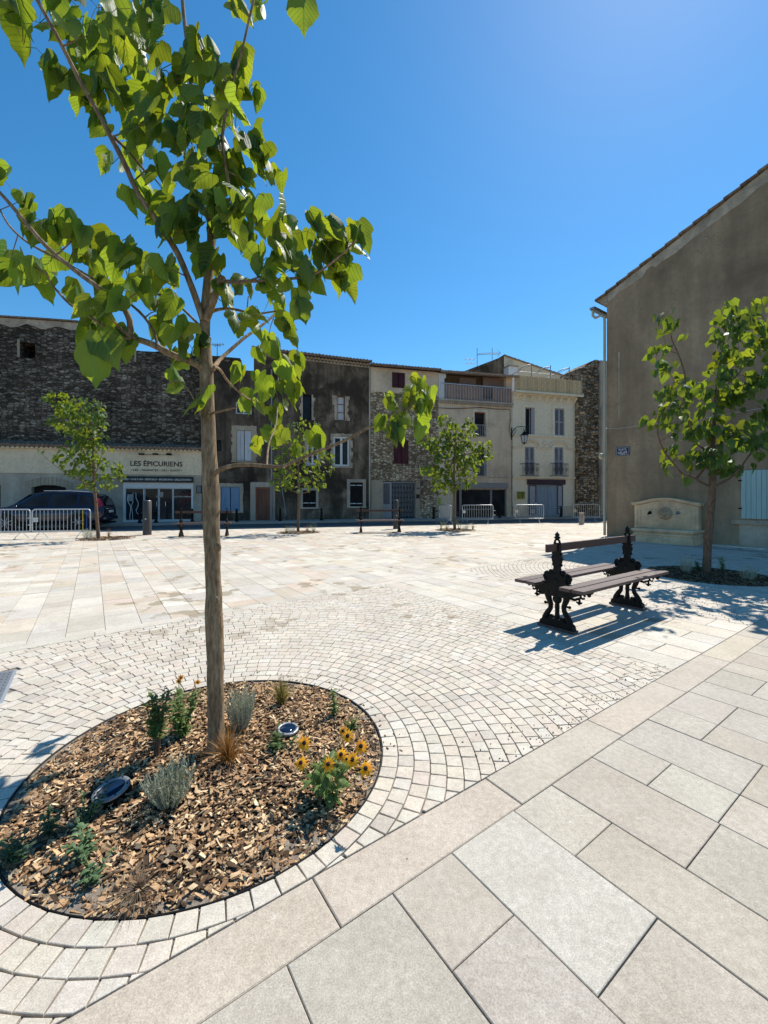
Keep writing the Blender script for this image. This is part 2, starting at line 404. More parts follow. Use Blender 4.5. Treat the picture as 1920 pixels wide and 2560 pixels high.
M['reed_mauve'] = m_simple('faded_reed_screen', (.27, .175, .135), .9, .3, 30, streak=True)
M['bench_wood'] = m_wood('dark_stained_plank', (.085, .052, .045), .55)
M['bench_red'] = m_wood('dark_brown_plank', (.06, .024, .016), .5)
M['chips'] = m_tinted('bark_chips', .85, .2, 45)
M['soil'] = m_simple('dark_soil', (.04, .028, .02), .95, .4, 20, bump=.8, bd=.01)
M['leaf'] = m_leaf('broad_leaf', (.034, .080, .020), (.46, .60, .03), .36)
M['leaf_far'] = m_leaf('young_tree_leaf', (.034, .075, .018), (.40, .52, .03), .30)
M['herb'] = m_leaf('herb_leaf', (.085, .125, .034), (.22, .32, .05), .3)
M['lavender'] = m_leaf('grey_green_leaf', (.30, .32, .21), (.25, .28, .14), .25)
M['sedge'] = m_leaf('orange_sedge', (.34, .17, .05), (.4, .2, .05), .3)
M['sedge_green'] = m_leaf('olive_sedge', (.22, .18, .05), (.3, .25, .06), .3)
M['euph'] = m_leaf('blue_green_leaf', (.055, .09, .045), (.10, .15, .05), .25)
M['drygrass'] = m_leaf('dry_stems', (.16, .11, .07), (.12, .09, .05), .15)
M['petal'] = m_leaf('orange_petal', (.95, .42, .006), (.95, .48, .01), .4)
M['cone'] = m_simple('dark_flower_cone', (.02, .01, .008), .9, .3, 80, bump=.8, bd=.003)
M['bark'] = m_bark('tree_bark', (.10, .064, .036), (.25, .17, .098), (.41, .305, .19))
M['bark_dark'] = m_bark('young_bark', (.08, .05, .035), (.16, .10, .065), (.24, .165, .11))
M['carpaint'] = m_simple('navy_car_paint', (.008, .010, .025), .18, .1, 3, spec=.6, bump=0)
M['rubber'] = m_simple('tyre_rubber', (.012, .012, .012), .85, .2, 30)
M['alloy'] = m_simple('alloy_wheel', (.22, .225, .235), .4, .08, 10, metallic=.6)
M['tail'] = m_simple('red_lamp_plastic', (.30, .012, .015), .25, .1, 10)
M['chrome'] = m_simple('chrome_trim', (.6, .62, .65), .2, .05, 10, metallic=.9)
M['olive'] = m_simple('olive_yellow_box', (.25, .22, .03), .5, .12, 10)

def text(body, width, name, mat, parent, x, y, z, ext=.006, bold=0.0, height=None):
    cu = bpy.data.curves.new(name, 'FONT'); cu.body = body; cu.size = 1; cu.align_x = 'CENTER'; cu.align_y = 'CENTER'
    cu.offset = bold; cu.resolution_u = 3
    t = bpy.data.objects.new('tmp', cu); COL.objects.link(t)
    dg = bpy.context.evaluated_depsgraph_get(); dg.update()
    me = bpy.data.meshes.new_from_object(t.evaluated_get(dg)); bpy.data.objects.remove(t)
    xs = [v.co.x for v in me.vertices]; ys = [v.co.y for v in me.vertices]
    k = width / (max(xs) - min(xs)); kh = k if height is None else height / (max(ys) - min(ys))
    cx = (max(xs) + min(xs)) / 2; cy = (max(ys) + min(ys)) / 2
    b = MB(); b.v = [((v.co.x - cx) * k + x, y, (v.co.y - cy) * kh + z) for v in me.vertices]
    b.f = [tuple(p.vertices) for p in me.polygons]; b.c = [(1, 1, 1)] * len(b.f); b.sm = [False] * len(b.f)
    bpy.data.meshes.remove(me)
    o = b.build(name, mat, parent)
    m = o.modifiers.new('thick', 'SOLIDIFY'); m.thickness = ext; m.offset = 1
    return o

# ------------------------------------------------------------------ paving
def area(p): return .5 * sum(p[i][0] * p[(i + 1) % len(p)][1] - p[(i + 1) % len(p)][0] * p[i][1] for i in range(len(p)))
def clip(poly, a, b, c):            # keep a*x+b*y<=c
    out = []
    for i in range(len(poly)):
        p, q = poly[i], poly[(i + 1) % len(poly)]
        dp = a * p[0] + b * p[1] - c; dq = a * q[0] + b * q[1] - c
        if dp <= 0: out.append(p)
        if (dp < 0 < dq) or (dq < 0 < dp):
            t = dp / (dp - dq); out.append((p[0] + (q[0] - p[0]) * t, p[1] + (q[1] - p[1]) * t))
    return out
def clean(p, eps=.004):
    o = []
    for q in p:
        if not o or math.hypot(q[0] - o[-1][0], q[1] - o[-1][1]) > eps: o.append(q)
    if len(o) > 1 and math.hypot(o[0][0] - o[-1][0], o[0][1] - o[-1][1]) < eps: o.pop()
    return o
def inset(poly, g):
    n = len(poly); L = []
    for i in range(n):
        p, q = poly[i], poly[(i + 1) % n]; dx, dy = q[0] - p[0], q[1] - p[1]; l = math.hypot(dx, dy)
        nx, ny = -dy / l, dx / l
        L.append((nx, ny, nx * p[0] + ny * p[1] + g))
    out = []
    for i in range(n):
        a, b = L[i - 1], L[i]; det = a[0] * b[1] - a[1] * b[0]
        if abs(det) < 1e-4: out.append((poly[i][0] + b[0] * g, poly[i][1] + b[1] * g)); continue
        out.append(((a[2] * b[1] - a[1] * b[2]) / det, (a[0] * b[2] - a[2] * b[0]) / det))
    for i in range(n):       # edges must keep their direction
        e0 = (poly[(i + 1) % n][0] - poly[i][0], poly[(i + 1) % n][1] - poly[i][1])
        e1 = (out[(i + 1) % n][0] - out[i][0], out[(i + 1) % n][1] - out[i][1])
        if e0[0] * e1[0] + e0[1] * e1[1] <= 0: return None
    return out
def stone(mb, poly, gap, col, bev=.003, depth=.02, dz=.0008, tilt=.0012):
    poly = clean(poly)
    if len(poly) < 3: return
    if area(poly) < 0: poly = poly[::-1]
    if area(poly) < .00025: return
    p0 = inset(poly, gap / 2)
    p1 = inset(p0, bev) if p0 and area(p0) > .0003 else None
    if not p1:
        gx, gy = sum(p[0] for p in poly) / len(poly), sum(p[1] for p in poly) / len(poly)
        p0 = [(gx + (p[0] - gx) * .84, gy + (p[1] - gy) * .84) for p in poly]; p1 = [(gx + (p[0] - gx) * .74, gy + (p[1] - gy) * .74) for p in poly]
    z = RN.gauss(0, dz); tx, ty = RN.gauss(0, tilt), RN.gauss(0, tilt); cx, cy = p0[0]
    zz = lambda p: z + (p[0] - cx) * tx + (p[1] - cy) * ty
    n = len(p0)
    vs = [(p[0], p[1], zz(p)) for p in p1] + [(p[0], p[1], zz(p) - bev * .8) for p in p0] + [(p[0], p[1], -depth) for p in p0]
    fs = [tuple(range(n))] + [(i, i + n, (i + 1) % n + n, (i + 1) % n) for i in range(n)] + [(i + n, i + 2 * n, (i + 1) % n + 2 * n, (i + 1) % n + n) for i in range(n)]
    mb.add(vs, [tuple(f) if k == 0 else tuple(f) for k, f in enumerate(fs)], col)
def seen(poly, m=500):
    for p in poly:
        q = AB.w(p[0], p[1])
        if q.y < .75: continue
        x, y = wpx(q)
        if -m < x < 1920 + m: return True
    return False
PAL = [((.56, .535, .485), 6), ((.52, .49, .44), 5), ((.50, .485, .455), 4), ((.57, .55, .51), 4), ((.53, .47, .40), 2), ((.54, .46, .385), 1.1), ((.49, .45, .41), 1.5), ((.50, .47, .46), 1)]
def palc(pal=PAL, j=.05):
    t = RN.uniform(0, sum(w_ for _, w_ in pal))
    for c, w_ in pal:
        t -= w_
        if t <= 0: break
    k = 1 + RN.gauss(0, j)
    return tuple(max(.02, min(.75, x * k * q * (1 + RN.gauss(0, .008)))) for x, q in zip(c, (1.0, .955, .87)))
B1L, B1H = 1.27, 1.505
b2 = lambda a: 5.45 + .095 * a         # near edge of the far stone band
B2W = .17
A0, A1 = -2.95, 4.13                   # first sett field
A2, A3 = 6.25, 13.3                    # second sett field
# road line in AB coordinates
r0 = AB.inv(*(Vector((-6.84, 19.7)))); r1 = AB.inv(-6.84 + .965 * 10, 19.7 + .262 * 10)
rdx, rdy = r1[0] - r0[0], r1[1] - r0[1]
ra, rb = -rdy, rdx; rc = ra * r0[0] + rb * r0[1]      # plaza side: ra*x+rb*y<=rc

def rows(mb, abounds, bstart, sgn, polyclip, blen, gap=.005, pal=PAL, first=None, blimit=40, rigid=None):
    for i in range(len(abounds) - 1):
        x0, x1 = abounds[i], abounds[i + 1]
        y = bstart(x0, x1) if callable(bstart) else bstart
        if first: y0 = y; lens = list(first[i % len(first)])
        else: lens = []; y -= sgn * RN.uniform(0, .5)
        tot = 0
        while tot < blimit:
            L = lens.pop(0) if lens else RN.choice(blen) * RN.uniform(.97, 1.03) if rigid is None else RN.choice(blen)
            ya, yb = y, y + sgn * L; y = yb; tot += L
            if tot > blimit + .6: break
            p = [(x0, min(ya, yb)), (x1, min(ya, yb)), (x1, max(ya, yb)), (x0, max(ya, yb))]
            for c in polyclip: p = clip(p, *c) if p else p
            if len(p) >= 3 and seen(p): stone(mb, p, gap, palc(pal))

# near slabs: rows at right angles to the stone band
ab_n = [-1.62, -1.21, -.9, -.59, -.18, .13, .51, .93, 1.24, 1.65, 1.96, 2.36, 2.67, 3.07, 3.37, 3.77, 4.08, 4.48, 4.78, 5.19, 5.5, 5.9, 6.2]
while ab_n[-1] < 16: ab_n.append(ab_n[-1] + RN.choice((.31, .41, .36)))
near = MB()
NP = [((.43, .405, .365), 4), ((.41, .38, .34), 4), ((.42, .40, .37), 4), ((.43, .395, .35), 2), ((.44, .425, .385), 2)]
fixed = {7: [.32, .60], 8: [.62, .6], 6: [.6, .6], 9: [.31, .62, .3], 10: [.60, .3, .6], 11: [.29, .3, .6], 12: [.59, .6], 13: [.3, .6], 14: [.3, .31], 15: [.6, .3], 16: [.3, .6], 5: [.2, .6], 4: [.6, .6]}
for i in range(len(ab_n) - 1):
    y = B1L; L = list(fixed.get(i, [])); n = 0
    while y > -4.5 and n < 14:
        l = L.pop(0) if L else RN.choice((.3, .45, .6, .6)); n += 1
        p = [(ab_n[i], y - l), (ab_n[i + 1], y - l), (ab_n[i + 1], y), (ab_n[i], y)]; y -= l
        if i == 8 and n == 1: col = (.475, .445, .38)
        else: col = palc(NP, .035)
        if min(q[0] for q in p) < 15.6 and seen(p, 900): stone(near, p, .0045, col, .0028)
slabs_near = near.build('slab_paving', M['pave'], org=(0, 0, 0), kind='structure')
# stone band
band = MB(); a = -3.33
while a < 16:
    p = [(a, B1L), (a + 1.01, B1L), (a + 1.01, B1H), (a, B1H)]
    if seen(p, 900): stone(band, p, .005, palc([((.47, .43, .375), 3), ((.455, .42, .375), 3), ((.465, .43, .385), 2)], .03), .004)
    a += 1.01
a = -3.9
while a < 14.5:
    p = [(a, b2(a)), (a + .98, b2(a + .98)), (a + .98, b2(a + .98) + B2W), (a, b2(a) + B2W)]
    if seen(p): stone(band, p, .005, palc([((.56, .54, .5), 1)], .05), .004)
    a += .98
band_o = band.build('stone_band', M['pave'], kind='structure')
# far plaza slabs
far = MB(); aa = [-22.0]
while aa[-1] < 24: aa.append(aa[-1] + RN.choice((.32, .36, .41)))
PF = [((.58, .56, .52), 6), ((.56, .53, .48), 4), ((.54, .52, .50), 2.5), ((.57, .52, .45), 2), ((.56, .49, .42), 1.3), ((.56, .49, .44), .8), ((.62, .6, .56), 2)]
GW = 15.85
for i in range(len(aa) - 1):
    x0, x1 = aa[i], aa[i + 1]
    y = b2(x0) - RN.uniform(0, .5)
    while y < 34:
        l = RN.choice((.27, .33, .4, .5, .62, .75)); p = [(x0, y), (x1, y), (x1, y + l), (x0, y + l)]; y += l
        p = clip(p, .095, -1, -(5.45 + B2W)) ; 
        if p: p = clip(p, ra, rb, rc)
        if p and x1 > 14.4: p = clip(p, 1, 0, GW) if y < 8.3 else p
        if len(p) >= 3 and seen(p, 250): stone(far, p, .0042, palc(PF, .05), .002, .016)
far_o = far.build('square_paving', M['pave'], kind='structure')
# slabs between the sett fields and by the gable wall
mid = MB()
def midzone(ab):
    for i in range(len(ab) - 1):
        y = B1H; k = i % 2
        L = [.31 if k else .62, .34]
        while y < 8.2:
            l = L.pop(0) if L else RN.choice((.33, .5, .66))
            p = [(ab[i], y), (ab[i + 1], y), (ab[i + 1], y + l), (ab[i], y + l)]; y += l
            p = clip(p, -.095, 1, 5.45)
            if len(p) >= 3 and seen(p): stone(mid, p, .006, palc([((.58, .565, .53), 5), ((.56, .53, .48), 3), ((.54, .525, .5), 3)], .04), .004)
midzone([4.13, 4.46, 4.81, 5.17, 5.49, 5.87, 6.25]); midzone([13.3, 13.66, 14.0, 14.36, 14.7, 15.1, 15.45, 15.85])
mid_o = mid.build('bench_paving', M['pave'], kind='structure')
# curved sett fields
P1 = (.605, 2.555); R1 = .965; P2 = (9.75, 2.95); R2 = 1.05
def setts(mb, c, r0_, xa, xb):
    rr = r0_ + .001; rh = .089
    ymax = b2(xb) + .05
    R_ = max(math.hypot(px - c[0], py - c[1]) for px in (xa, xb) for py in (B1H, ymax))
    k = 0
    while rr < R_:
        h = rh * RN.uniform(.97, 1.03); n = max(12, int(2 * math.pi * (rr + h / 2) / (.094 + .026 * min(1, max(0, rr - r0_ - .25) / .9)))); ph = RN.uniform(0, 1)
        angs = [(j + ph + RN.uniform(-.09, .09)) * 2 * math.pi / n for j in range(n)]; angs.append(angs[0] + 2 * math.pi)
        for j in range(n):
            t0, t1 = angs[j], angs[j + 1]
            tm = (t0 + t1) / 2; mx, my = c[0] + rr * math.cos(tm), c[1] + rr * math.sin(tm)
            if mx < xa - .2 or mx > xb + .2 or my < B1H - .2 or my > ymax + .2: continue
            w0 = .0022 / rr; jj = lambda: RN.uniform(-.0015, .0015)
            p = [(c[0] + (r_ + jj()) * math.cos(t), c[1] + (r_ + jj()) * math.sin(t)) for r_, t in ((rr + .0008, t0 + w0), (rr + h - .0012, t0 + w0 * .0), (rr + h - .0012, t1 - w0 * .0), (rr + .0008, t1 - w0))][::-1]
            if area(p) < 0: p = p[::-1]
            for cc in ((-1, 0, -xa), (1, 0, xb), (0, -1, -B1H), (-.095, 1, 5.45)):
                p = clip(p, *cc) if p else p
            if len(p) < 3 or not seen(p, 300): continue
            if xa < -1 and -1.16 < mx < -.53 and 4.08 < my < 4.78: continue     # access cover sits here
            col = palc([((.57, .54, .49), 5), ((.55, .515, .465), 4), ((.56, .535, .50), 4), ((.575, .525, .475), 2), ((.59, .575, .54), 1.5), ((.50, .475, .445), .5)], .035)
            stone(mb, p, .0042, col, .0019, .02, .0008, .003)
        rr += h; k += 1
sf = MB(); setts(sf, P1, R1, A0, A1); sf.build('curved_sett_paving', M['pave'], kind='structure')
sf = MB(); setts(sf, P2, R2, A2, A3); sf.build('curved_sett_paving', M['pave'], kind='structure')
for o in list(COL.objects):
    if o.name.split('.')[0] in ('slab_paving', 'stone_band', 'square_paving', 'bench_paving', 'curved_sett_paving'):
        o.rotation_euler = (0, 0, AB.r)
# joint sand under everything, and open ground to the horizon
def disc_hole_sheet(name, mat, z, x0, y0, x1, y1):
    b = MB(); b.add([(x0, y0, z), (x1, y0, z), (x1, y1, z), (x0, y1, z)], [(0, 1, 2, 3)]); return b.build(name, mat, kind='structure')
disc_hole_sheet('ground', M['earth'], -.06, -600, -600, 600, 600)
b = MB()
def pl(pts): return [(*p, 0) for p in pts]
q = [FAC.w(-30, -5.152), FAC.w(60, -5.152), Vector((60, -30, 0)), Vector((-60, -30, 0))]
b.add([(p.x, p.y, -.0095) for p in (q[3], q[2], q[1], q[0])], [(0, 1, 2, 3)]); b.build('joint_bed', M['joint'], kind='structure')
# road, sidewalk, kerb
def fstrip(name, mat, y0, y1, z0, z1, x0=-40, x1=60):
    b = MB(); n = 40
    for i in range(n):
        xa, xb = x0 + (x1 - x0) * i / n, x0 + (x1 - x0) * (i + 1) / n
        b.box(xa + .004, y0, z0, xb - .004, y1, z1) if z1 > .05 else b.add([(xa, y0, z1), (xb, y0, z1), (xb, y1, z1), (xa, y1, z1)], [(0, 1, 2, 3)])
    o = b.build(name, mat, kind='structure'); o.location = FAC.w(0, 0); o.rotation_euler = (0, 0, FAC.r); return o
fstrip('road', M['asphalt'], -5.15, -1.5, -.01, -.004)
fstrip('kerb', M['sidewalk'], -1.52, -1.36, -.03, .115)
fstrip('sidewalk', M['sidewalk'], -1.355, 1.2, -.03, .12)
fstrip('gutter_strip', M['sidewalk'], -4.9, -4.55, -.01, .0)
# strip of step stones along the gable wall
b = MB(); x = .1
while x < 6.5: b.box(x, -.35, -.02, x + .9, -.0, .045, palc(PAL)); x += .908
o = b.build('wall_plinth_step', M['pave'], kind='structure', bevel=.006); o.location = WAL.w(0, 0); o.rotation_euler = (0, 0, WAL.r)
b = MB()
b.box(0, -1.25, -.02, 5.2, -.9, .004, (.35, .34, .32)); o = b.build('drain_channel', M['pave'], kind='structure'); o.location = WAL.w(2.6, 0); o.rotation_euler = (0, 0, WAL.r)

# ------------------------------------------------------------------ building helpers
def wallgrid(mb, xa, xb, z0, ztop, ops, y=0.0, depth=.22, col=(1, 1, 1), xbreaks=()):
    """front wall with real openings; ztop(x) gives the top; ops = [(x0,x1,z0,z1)]"""
    xs = sorted(set([xa, xb] + [o[0] for o in ops] + [o[1] for o in ops] + list(xbreaks))); xs = [x for x in xs if xa - 1e-6 <= x <= xb + 1e-6]
    zs = sorted(set([z0] + [o[2] for o in ops] + [o[3] for o in ops])); zs = [z for z in zs if z >= z0 - 1e-6]
    for i in range(len(xs) - 1):
        a, b = xs[i], xs[i + 1]; m = (a + b) / 2
        for j in range(len(zs)):
            lo = zs[j]; last = j == len(zs) - 1
            hi = zs[j + 1] if not last else None
            mz = (lo + hi) / 2 if hi else lo + .01
            if hi and any(o[0] <= m <= o[1] and o[2] <= mz <= o[3] for o in ops): continue
            h0, h1 = (hi, hi) if hi else (ztop(a), ztop(b))
            mb.add([(a, y, lo), (b, y, lo), (b, y, h1), (a, y, h0)], [(0, 1, 2, 3)], col)
    for (a, b, c, d) in ops:
        mb.add([(a, y, c), (b, y, c), (b, y, d), (a, y, d), (a, y + depth, c), (b, y + depth, c), (b, y + depth, d), (a, y + depth, d)],
               [(0, 4, 5, 1), (1, 5, 6, 2), (2, 6, 7, 3), (3, 7, 4, 0)], col)
def shell(mb, xa, xb, z0, za, zb, y, dep, zback=None):
    """sides, back and inside dark floor of a building body behind the front wall"""
    zc = zback if zback is not None else za
    mb.add([(xa, y, z0), (xa, y + dep, z0), (xa, y + dep, zc), (xa, y, za), (xb, y, z0), (xb, y + dep, z0), (xb, y + dep, zc if zback is not None else zb), (xb, y, zb)],
           [(0, 3, 2, 1), (4, 5, 6, 7), (1, 2, 6, 5), (3, 7, 6, 2)])
def linf(xa, za, xb, zb): return lambda x: za + (zb - za) * (x - xa) / (xb - xa)
def R4(fr, L, off=0.0):              # px rect -> frame rect x0,x1,z0,z1
    x0, t0 = fr.px(L[0], L[1], off); x1, t1 = fr.px(L[2], L[3], off)
    xa, zt = fr.px((L[0] + L[2]) / 2, L[1], off); _, zb = fr.px((L[0] + L[2]) / 2, L[3], off)
    return (x0, x1, zb, zt)
def fill(parent, name, r, y, mat, th=.03, kind='pane'):
    b = MB(); b.box(r[0] + .002, y, r[2] + .002, r[1] - .002, y + th, r[3] - .002); return b.build(name, mat, parent)
def window(parent, r, y, fmat, pmat, nx=2, nz=1, fw=.07, name='window'):
    b = MB(); x0, x1, z0, z1 = r; x0 += .003; x1 -= .003; z0 += .003; z1 -= .003
    b.box(x0, y, z0, x0 + fw, y + .06, z1); b.box(x1 - fw, y, z0, x1, y + .06, z1)
    b.box(x0 + fw, y, z0, x1 - fw, y + .06, z0 + fw); b.box(x0 + fw, y, z1 - fw, x1 - fw, y + .06, z1)
    for i in range(1, nx):
        xm = x0 + (x1 - x0) * i / nx; b.box(xm - fw * .6, y - .004, z0 + fw, xm + fw * .6, y + .05, z1 - fw)
    for i in range(1, nz):
        zm = z0 + (z1 - z0) * i / nz; b.box(x0 + fw, y + .006, zm - .02, x1 - fw, y + .045, zm + .02)
    f = b.build(name, fmat, parent)
    p = MB(); p.box(x0 + fw * .5, y + .062, z0 + fw * .5, x1 - fw * .5, y + .075, z1 - fw * .5); p.build('pane', pmat, f)
    return f
def shutter(parent, x0, x1, z0, z1, y, mat, n=6, name='shutter', bars=True, hmat=None):
    b = MB(); wd = (x1 - x0) / n
    for i in range(n): b.box(x0 + wd * i + .004, y, z0, x0 + wd * (i + 1) - .004, y + .028, z1)
    if bars:
        for f in (.14, .86): b.box(x0 + .01, y - .02, z0 + (z1 - z0) * f - .04, x1 - .01, y - .001, z0 + (z1 - z0) * f + .04)
    s = b.build(name, mat, parent)
    if hmat:
        for f in (.14, .86):
            h = MB(); h.box(x0 + .01, y - .032, z0 + (z1 - z0) * f - .018, x1 - .02, y - .021, z0 + (z1 - z0) * f + .018); h.build('hinge', hmat, s)
    return s
def shutters2(parent, r, y, mat, n=5, gap=.02, **k):
    m = (r[0] + r[1]) / 2
    shutter(parent, r[0] + .01, m - gap, r[2] + .01, r[3] - .01, y, mat, n, **k); shutter(parent, m + gap, r[1] - .01, r[2] + .01, r[3] - .01, y, mat, n, **k)
def surround(parent, r, y, mat, w_=.15, name='window_surround', rag=.0, top=True, sill=True, pr=.03):
    b = MB(); x0, x1, z0, z1 = r
    def strip(xa, xb, za, zb, vert):
        n = 8 if rag else 1
        for i in range(n):
            if vert:
                e = RN.uniform(-rag, rag); zz0, zz1 = za + (zb - za) * i / n, za + (zb - za) * (i + 1) / n
                if xa < x0: b.box(xa + e, y - pr, zz0, xb, y - .002, zz1)
                else: b.box(xa, y - pr, zz0, xb + e, y - .002, zz1)
            else:
                e = RN.uniform(-rag, rag) * .5; xx0, xx1 = xa + (xb - xa) * i / n, xa + (xb - xa) * (i + 1) / n
                b.box(xx0, y - pr, za, xx1, y - .002, zb + e)
    strip(x0 - w_, x0, z0, z1, True); strip(x1, x1 + w_, z0, z1, True)
    if top: strip(x0 - w_, x1 + w_, z1, z1 + w_, False)
    if sill: b.box(x0 - w_ * 1.1, y - pr - .05, z0 - .1, x1 + w_ * 1.1, y - .003, z0 - .001)
    if not top and not sill:
        h = len(b.v) // 2; hf = len(b.f) // 2
        for k in (0, 1):
            q = MB(); q.add(b.v[k * h:(k + 1) * h], [tuple(i - k * h for i in f) for f in b.f[k * hf:(k + 1) * hf]]); o = q.build('window_jamb', mat, parent)
        return o
    return b.build(name, mat, parent)
def tiles(parent, xa, xb, za, zb, y0, dep, rise, mat, name='roof', per=.21, col=(1, 1, 1), back=True):
    """canal-tile roof: corrugated sheet climbing from the eave backwards; za, zb eave heights left and right"""
    b = MB(); n = max(2, int((xb - xa) / per)); seg = 6; xs = []; hs = []
    for i in range(n):
        k = RN.uniform(-.012, .012)
        for s_ in range(seg):
            u = s_ / seg; xs.append(xa + (xb - xa) * (i + u) / n); hs.append(.055 * abs(math.sin(math.pi * u)) + k)
    xs.append(xb); hs.append(0)
    rowsn = max(2, int(dep / .38)); vs = []; m = len(xs)
    for j in range(rowsn * 2):
        t = (j // 2) / rowsn if j % 2 == 0 else (j // 2 + 1) / rowsn
        lift = .03 if j % 2 == 0 else 0.0
        for i, x in enumerate(xs):
            base = za + (zb - za) * (x - xa) / (xb - xa)
            vs.append((x, y0 + dep * t, base + rise * t + hs[i] + lift + (RN.uniform(-.008, .008) if j == 0 else 0)))
    fs = [(j * m + i, j * m + i + 1, (j + 1) * m + i + 1, (j + 1) * m + i) for j in range(rowsn * 2 - 1) for i in range(m - 1)]
    for f in fs: pass
    b.add(vs, fs, col)
    # rounded front ends and the board under the tiles
    b.add([(xa, y0 + .03, za - .07), (xb, y0 + .03, zb - .07), (xb, y0 + .03, zb + .03), (xa, y0 + .03, za + .03),
           (xa, y0 + dep, za - .07 + rise), (xb, y0 + dep, zb - .07 + rise)], [(0, 1, 2, 3), (1, 0, 4, 5)], col)
    for i in range(m - 1):
        x0, x1 = xs[i], xs[i + 1]; ba = za + (zb - za) * (x0 - xa) / (xb - xa); bb = za + (zb - za) * (x1 - xa) / (xb - xa)
        b.add([(x0, y0, ba - .01), (x1, y0, bb - .01), (x1, y0, bb + hs[i + 1] + .03), (x0, y0, ba + hs[i] + .03)], [(0, 1, 2, 3)], col)
    return b.build(name, mat, parent)
def genoise(parent, xa, xb, za, zb, y, mat, rows_=2, per=.2, r=.07):
    b = MB(); n = int((xb - xa) / per)
    for k in range(rows_):
        for i in range(n):
            x = xa + (xb - xa) * (i + .5 + .5 * (k % 2)) / (n + .5); z = za + (zb - za) * (i / n) - .15 * k - .08
            pts = [(x + r * math.cos(t), z + r * math.sin(t)) for t in [math.pi * q / 5 for q in range(6)]] + [(x - r * .62, z), (x, z + r * .6), (x + r * .62, z)]
            b.prism([(x + r * math.cos(math.pi * q / 5), z + r * math.sin(math.pi * q / 5)) for q in range(6)], y - .14 + .09 * k, y - .01)
        zz0, zz1 = za - .15 * k - .082, zb - .15 * k - .082
        b.add([(xa, y - .15 + .09 * k, zz0), (xb, y - .15 + .09 * k, zz1), (xb, y, zz1), (xa, y, zz0), (xa, y - .15 + .09 * k, zz0 - .03), (xb, y - .15 + .09 * k, zz1 - .03), (xb, y, zz1 - .03), (xa, y, zz0 - .03)],
              [(0, 1, 2, 3), (7, 6, 5, 4), (0, 4, 5, 1)])
    return b.build('cornice', mat, parent)
def dimx(px, off=0): return FAC.px(px, 1243, off)[0]
def ztp(px, py, off=0): return FAC.px(px, py, off)[1]
ZB = .10

# ------------------------------------------------------------------ rampart wall above the shop
ro = .7
xa, xb = dimx(-420, ro), dimx(601, ro)
T = thing('rampart_wall', 'tall dark rubble stone rampart wall rising behind the cream shop', 'wall', FAC, xa, ro)
prof = [(-420, 772), (0, 793), (100, 799), (197, 806), (199, 845), (260, 860), (316, 868), (337, 869), (339, 882), (342, 877), (420, 881), (500, 886), (520, 889), (560, 891), (563, 894), (601, 897)]
b = MB(); tops = [(dimx(p, ro), ztp(p, q, ro)) for p, q in prof]
hx0, hx1, hz0, hz1 = R4(FAC, (50, 856, 88, 895), ro)
hd = [(50, 856, 88, 895)]
def ztf(x):
    for i in range(len(tops) - 1):
        if tops[i][0] <= x <= tops[i + 1][0] + 1e-6:
            (x0_, z0_), (x1_, z1_) = tops[i], tops[i + 1]; return z0_ + (z1_ - z0_) * (x - x0_) / max(1e-6, x1_ - x0_)
    return tops[-1][1]
brk = [t[0] for t in tops]; x = xa
jag = {}
while x < xb:
    brk.append(x); x += .4
wallgrid(b, xa, xb, ZB, lambda x: ztf(x) + .05 * math.sin(x * 7.3) * math.sin(x * 3.1), [(hx0, hx1, hz0, hz1)], ro, .9, xbreaks=brk)
# thickness: back and top
n = 60; vs = []
for i in range(n + 1):
    x = xa + (xb - xa) * i / n; vs += [(x, ro, ztf(x)), (x, ro + 1.4, ztf(x)), (x, ro + 1.4, ZB)]
b.add(vs, [(i * 3, i * 3 + 3, i * 3 + 4, i * 3 + 1) for i in range(n)] + [(i * 3 + 1, i * 3 + 4, i * 3 + 5, i * 3 + 2) for i in range(n)])
b.add([(xb, ro, ZB), (xb, ro + 1.4, ZB), (xb, ro + 1.4, ztf(xb)), (xb, ro, ztf(xb))], [(0, 1, 2, 3)])
b.build('stonework', M['rampart'], T)
# plaster strip and coping under the left top, jambs of the hole
b = MB(); n = 30; x0, x1 = xa, dimx(197, ro); vs = []
for i in range(n + 1):
    x = x0 + (x1 - x0) * i / n; t = ztf(x); vs += [(x, ro - .03, t - .03), (x, ro - .03, t - .34 - .12 * abs(math.sin(x * 1.9)) - .08 * math.sin(x * 5))]
b.add(vs, [(i * 2 + 1, i * 2 + 3, i * 2 + 2, i * 2) for i in range(n)]); b.build('plaster_strip', M['plaster_pale'], T)
b = MB()
for i in range(n):
    xx0 = x0 + (x1 - x0) * i / n; xx1 = x0 + (x1 - x0) * (i + 1) / n
    b.add([(xx0, ro - .15, ztf(xx0) - .02), (xx1 - .02, ro - .15, ztf(xx1) - .02), (xx1 - .02, ro + .5, ztf(xx1) + .1), (xx0, ro + .5, ztf(xx0) + .1),
           (xx0, ro - .15, ztf(xx0) + .06), (xx1 - .02, ro - .15, ztf(xx1) + .06), (xx1 - .02, ro + .5, ztf(xx1) + .18), (xx0, ro + .5, ztf(xx0) + .18)], [(0, 1, 5, 4), (4, 5, 6, 7), (3, 2, 1, 0)])
b.build('coping', M['tile'], T)
b = MB(); r = R4(FAC, (44, 848, 50, 893), ro); b.box(r[0], ro - .04, r[2], r[1], ro - .003, r[3]); r = R4(FAC, (336.5, 868, 341, 905), ro); b.box(r[0], ro - .05, r[2], r[1], ro - .003, r[3]); b.build('dressed_jamb', M['stone_pier'], T)

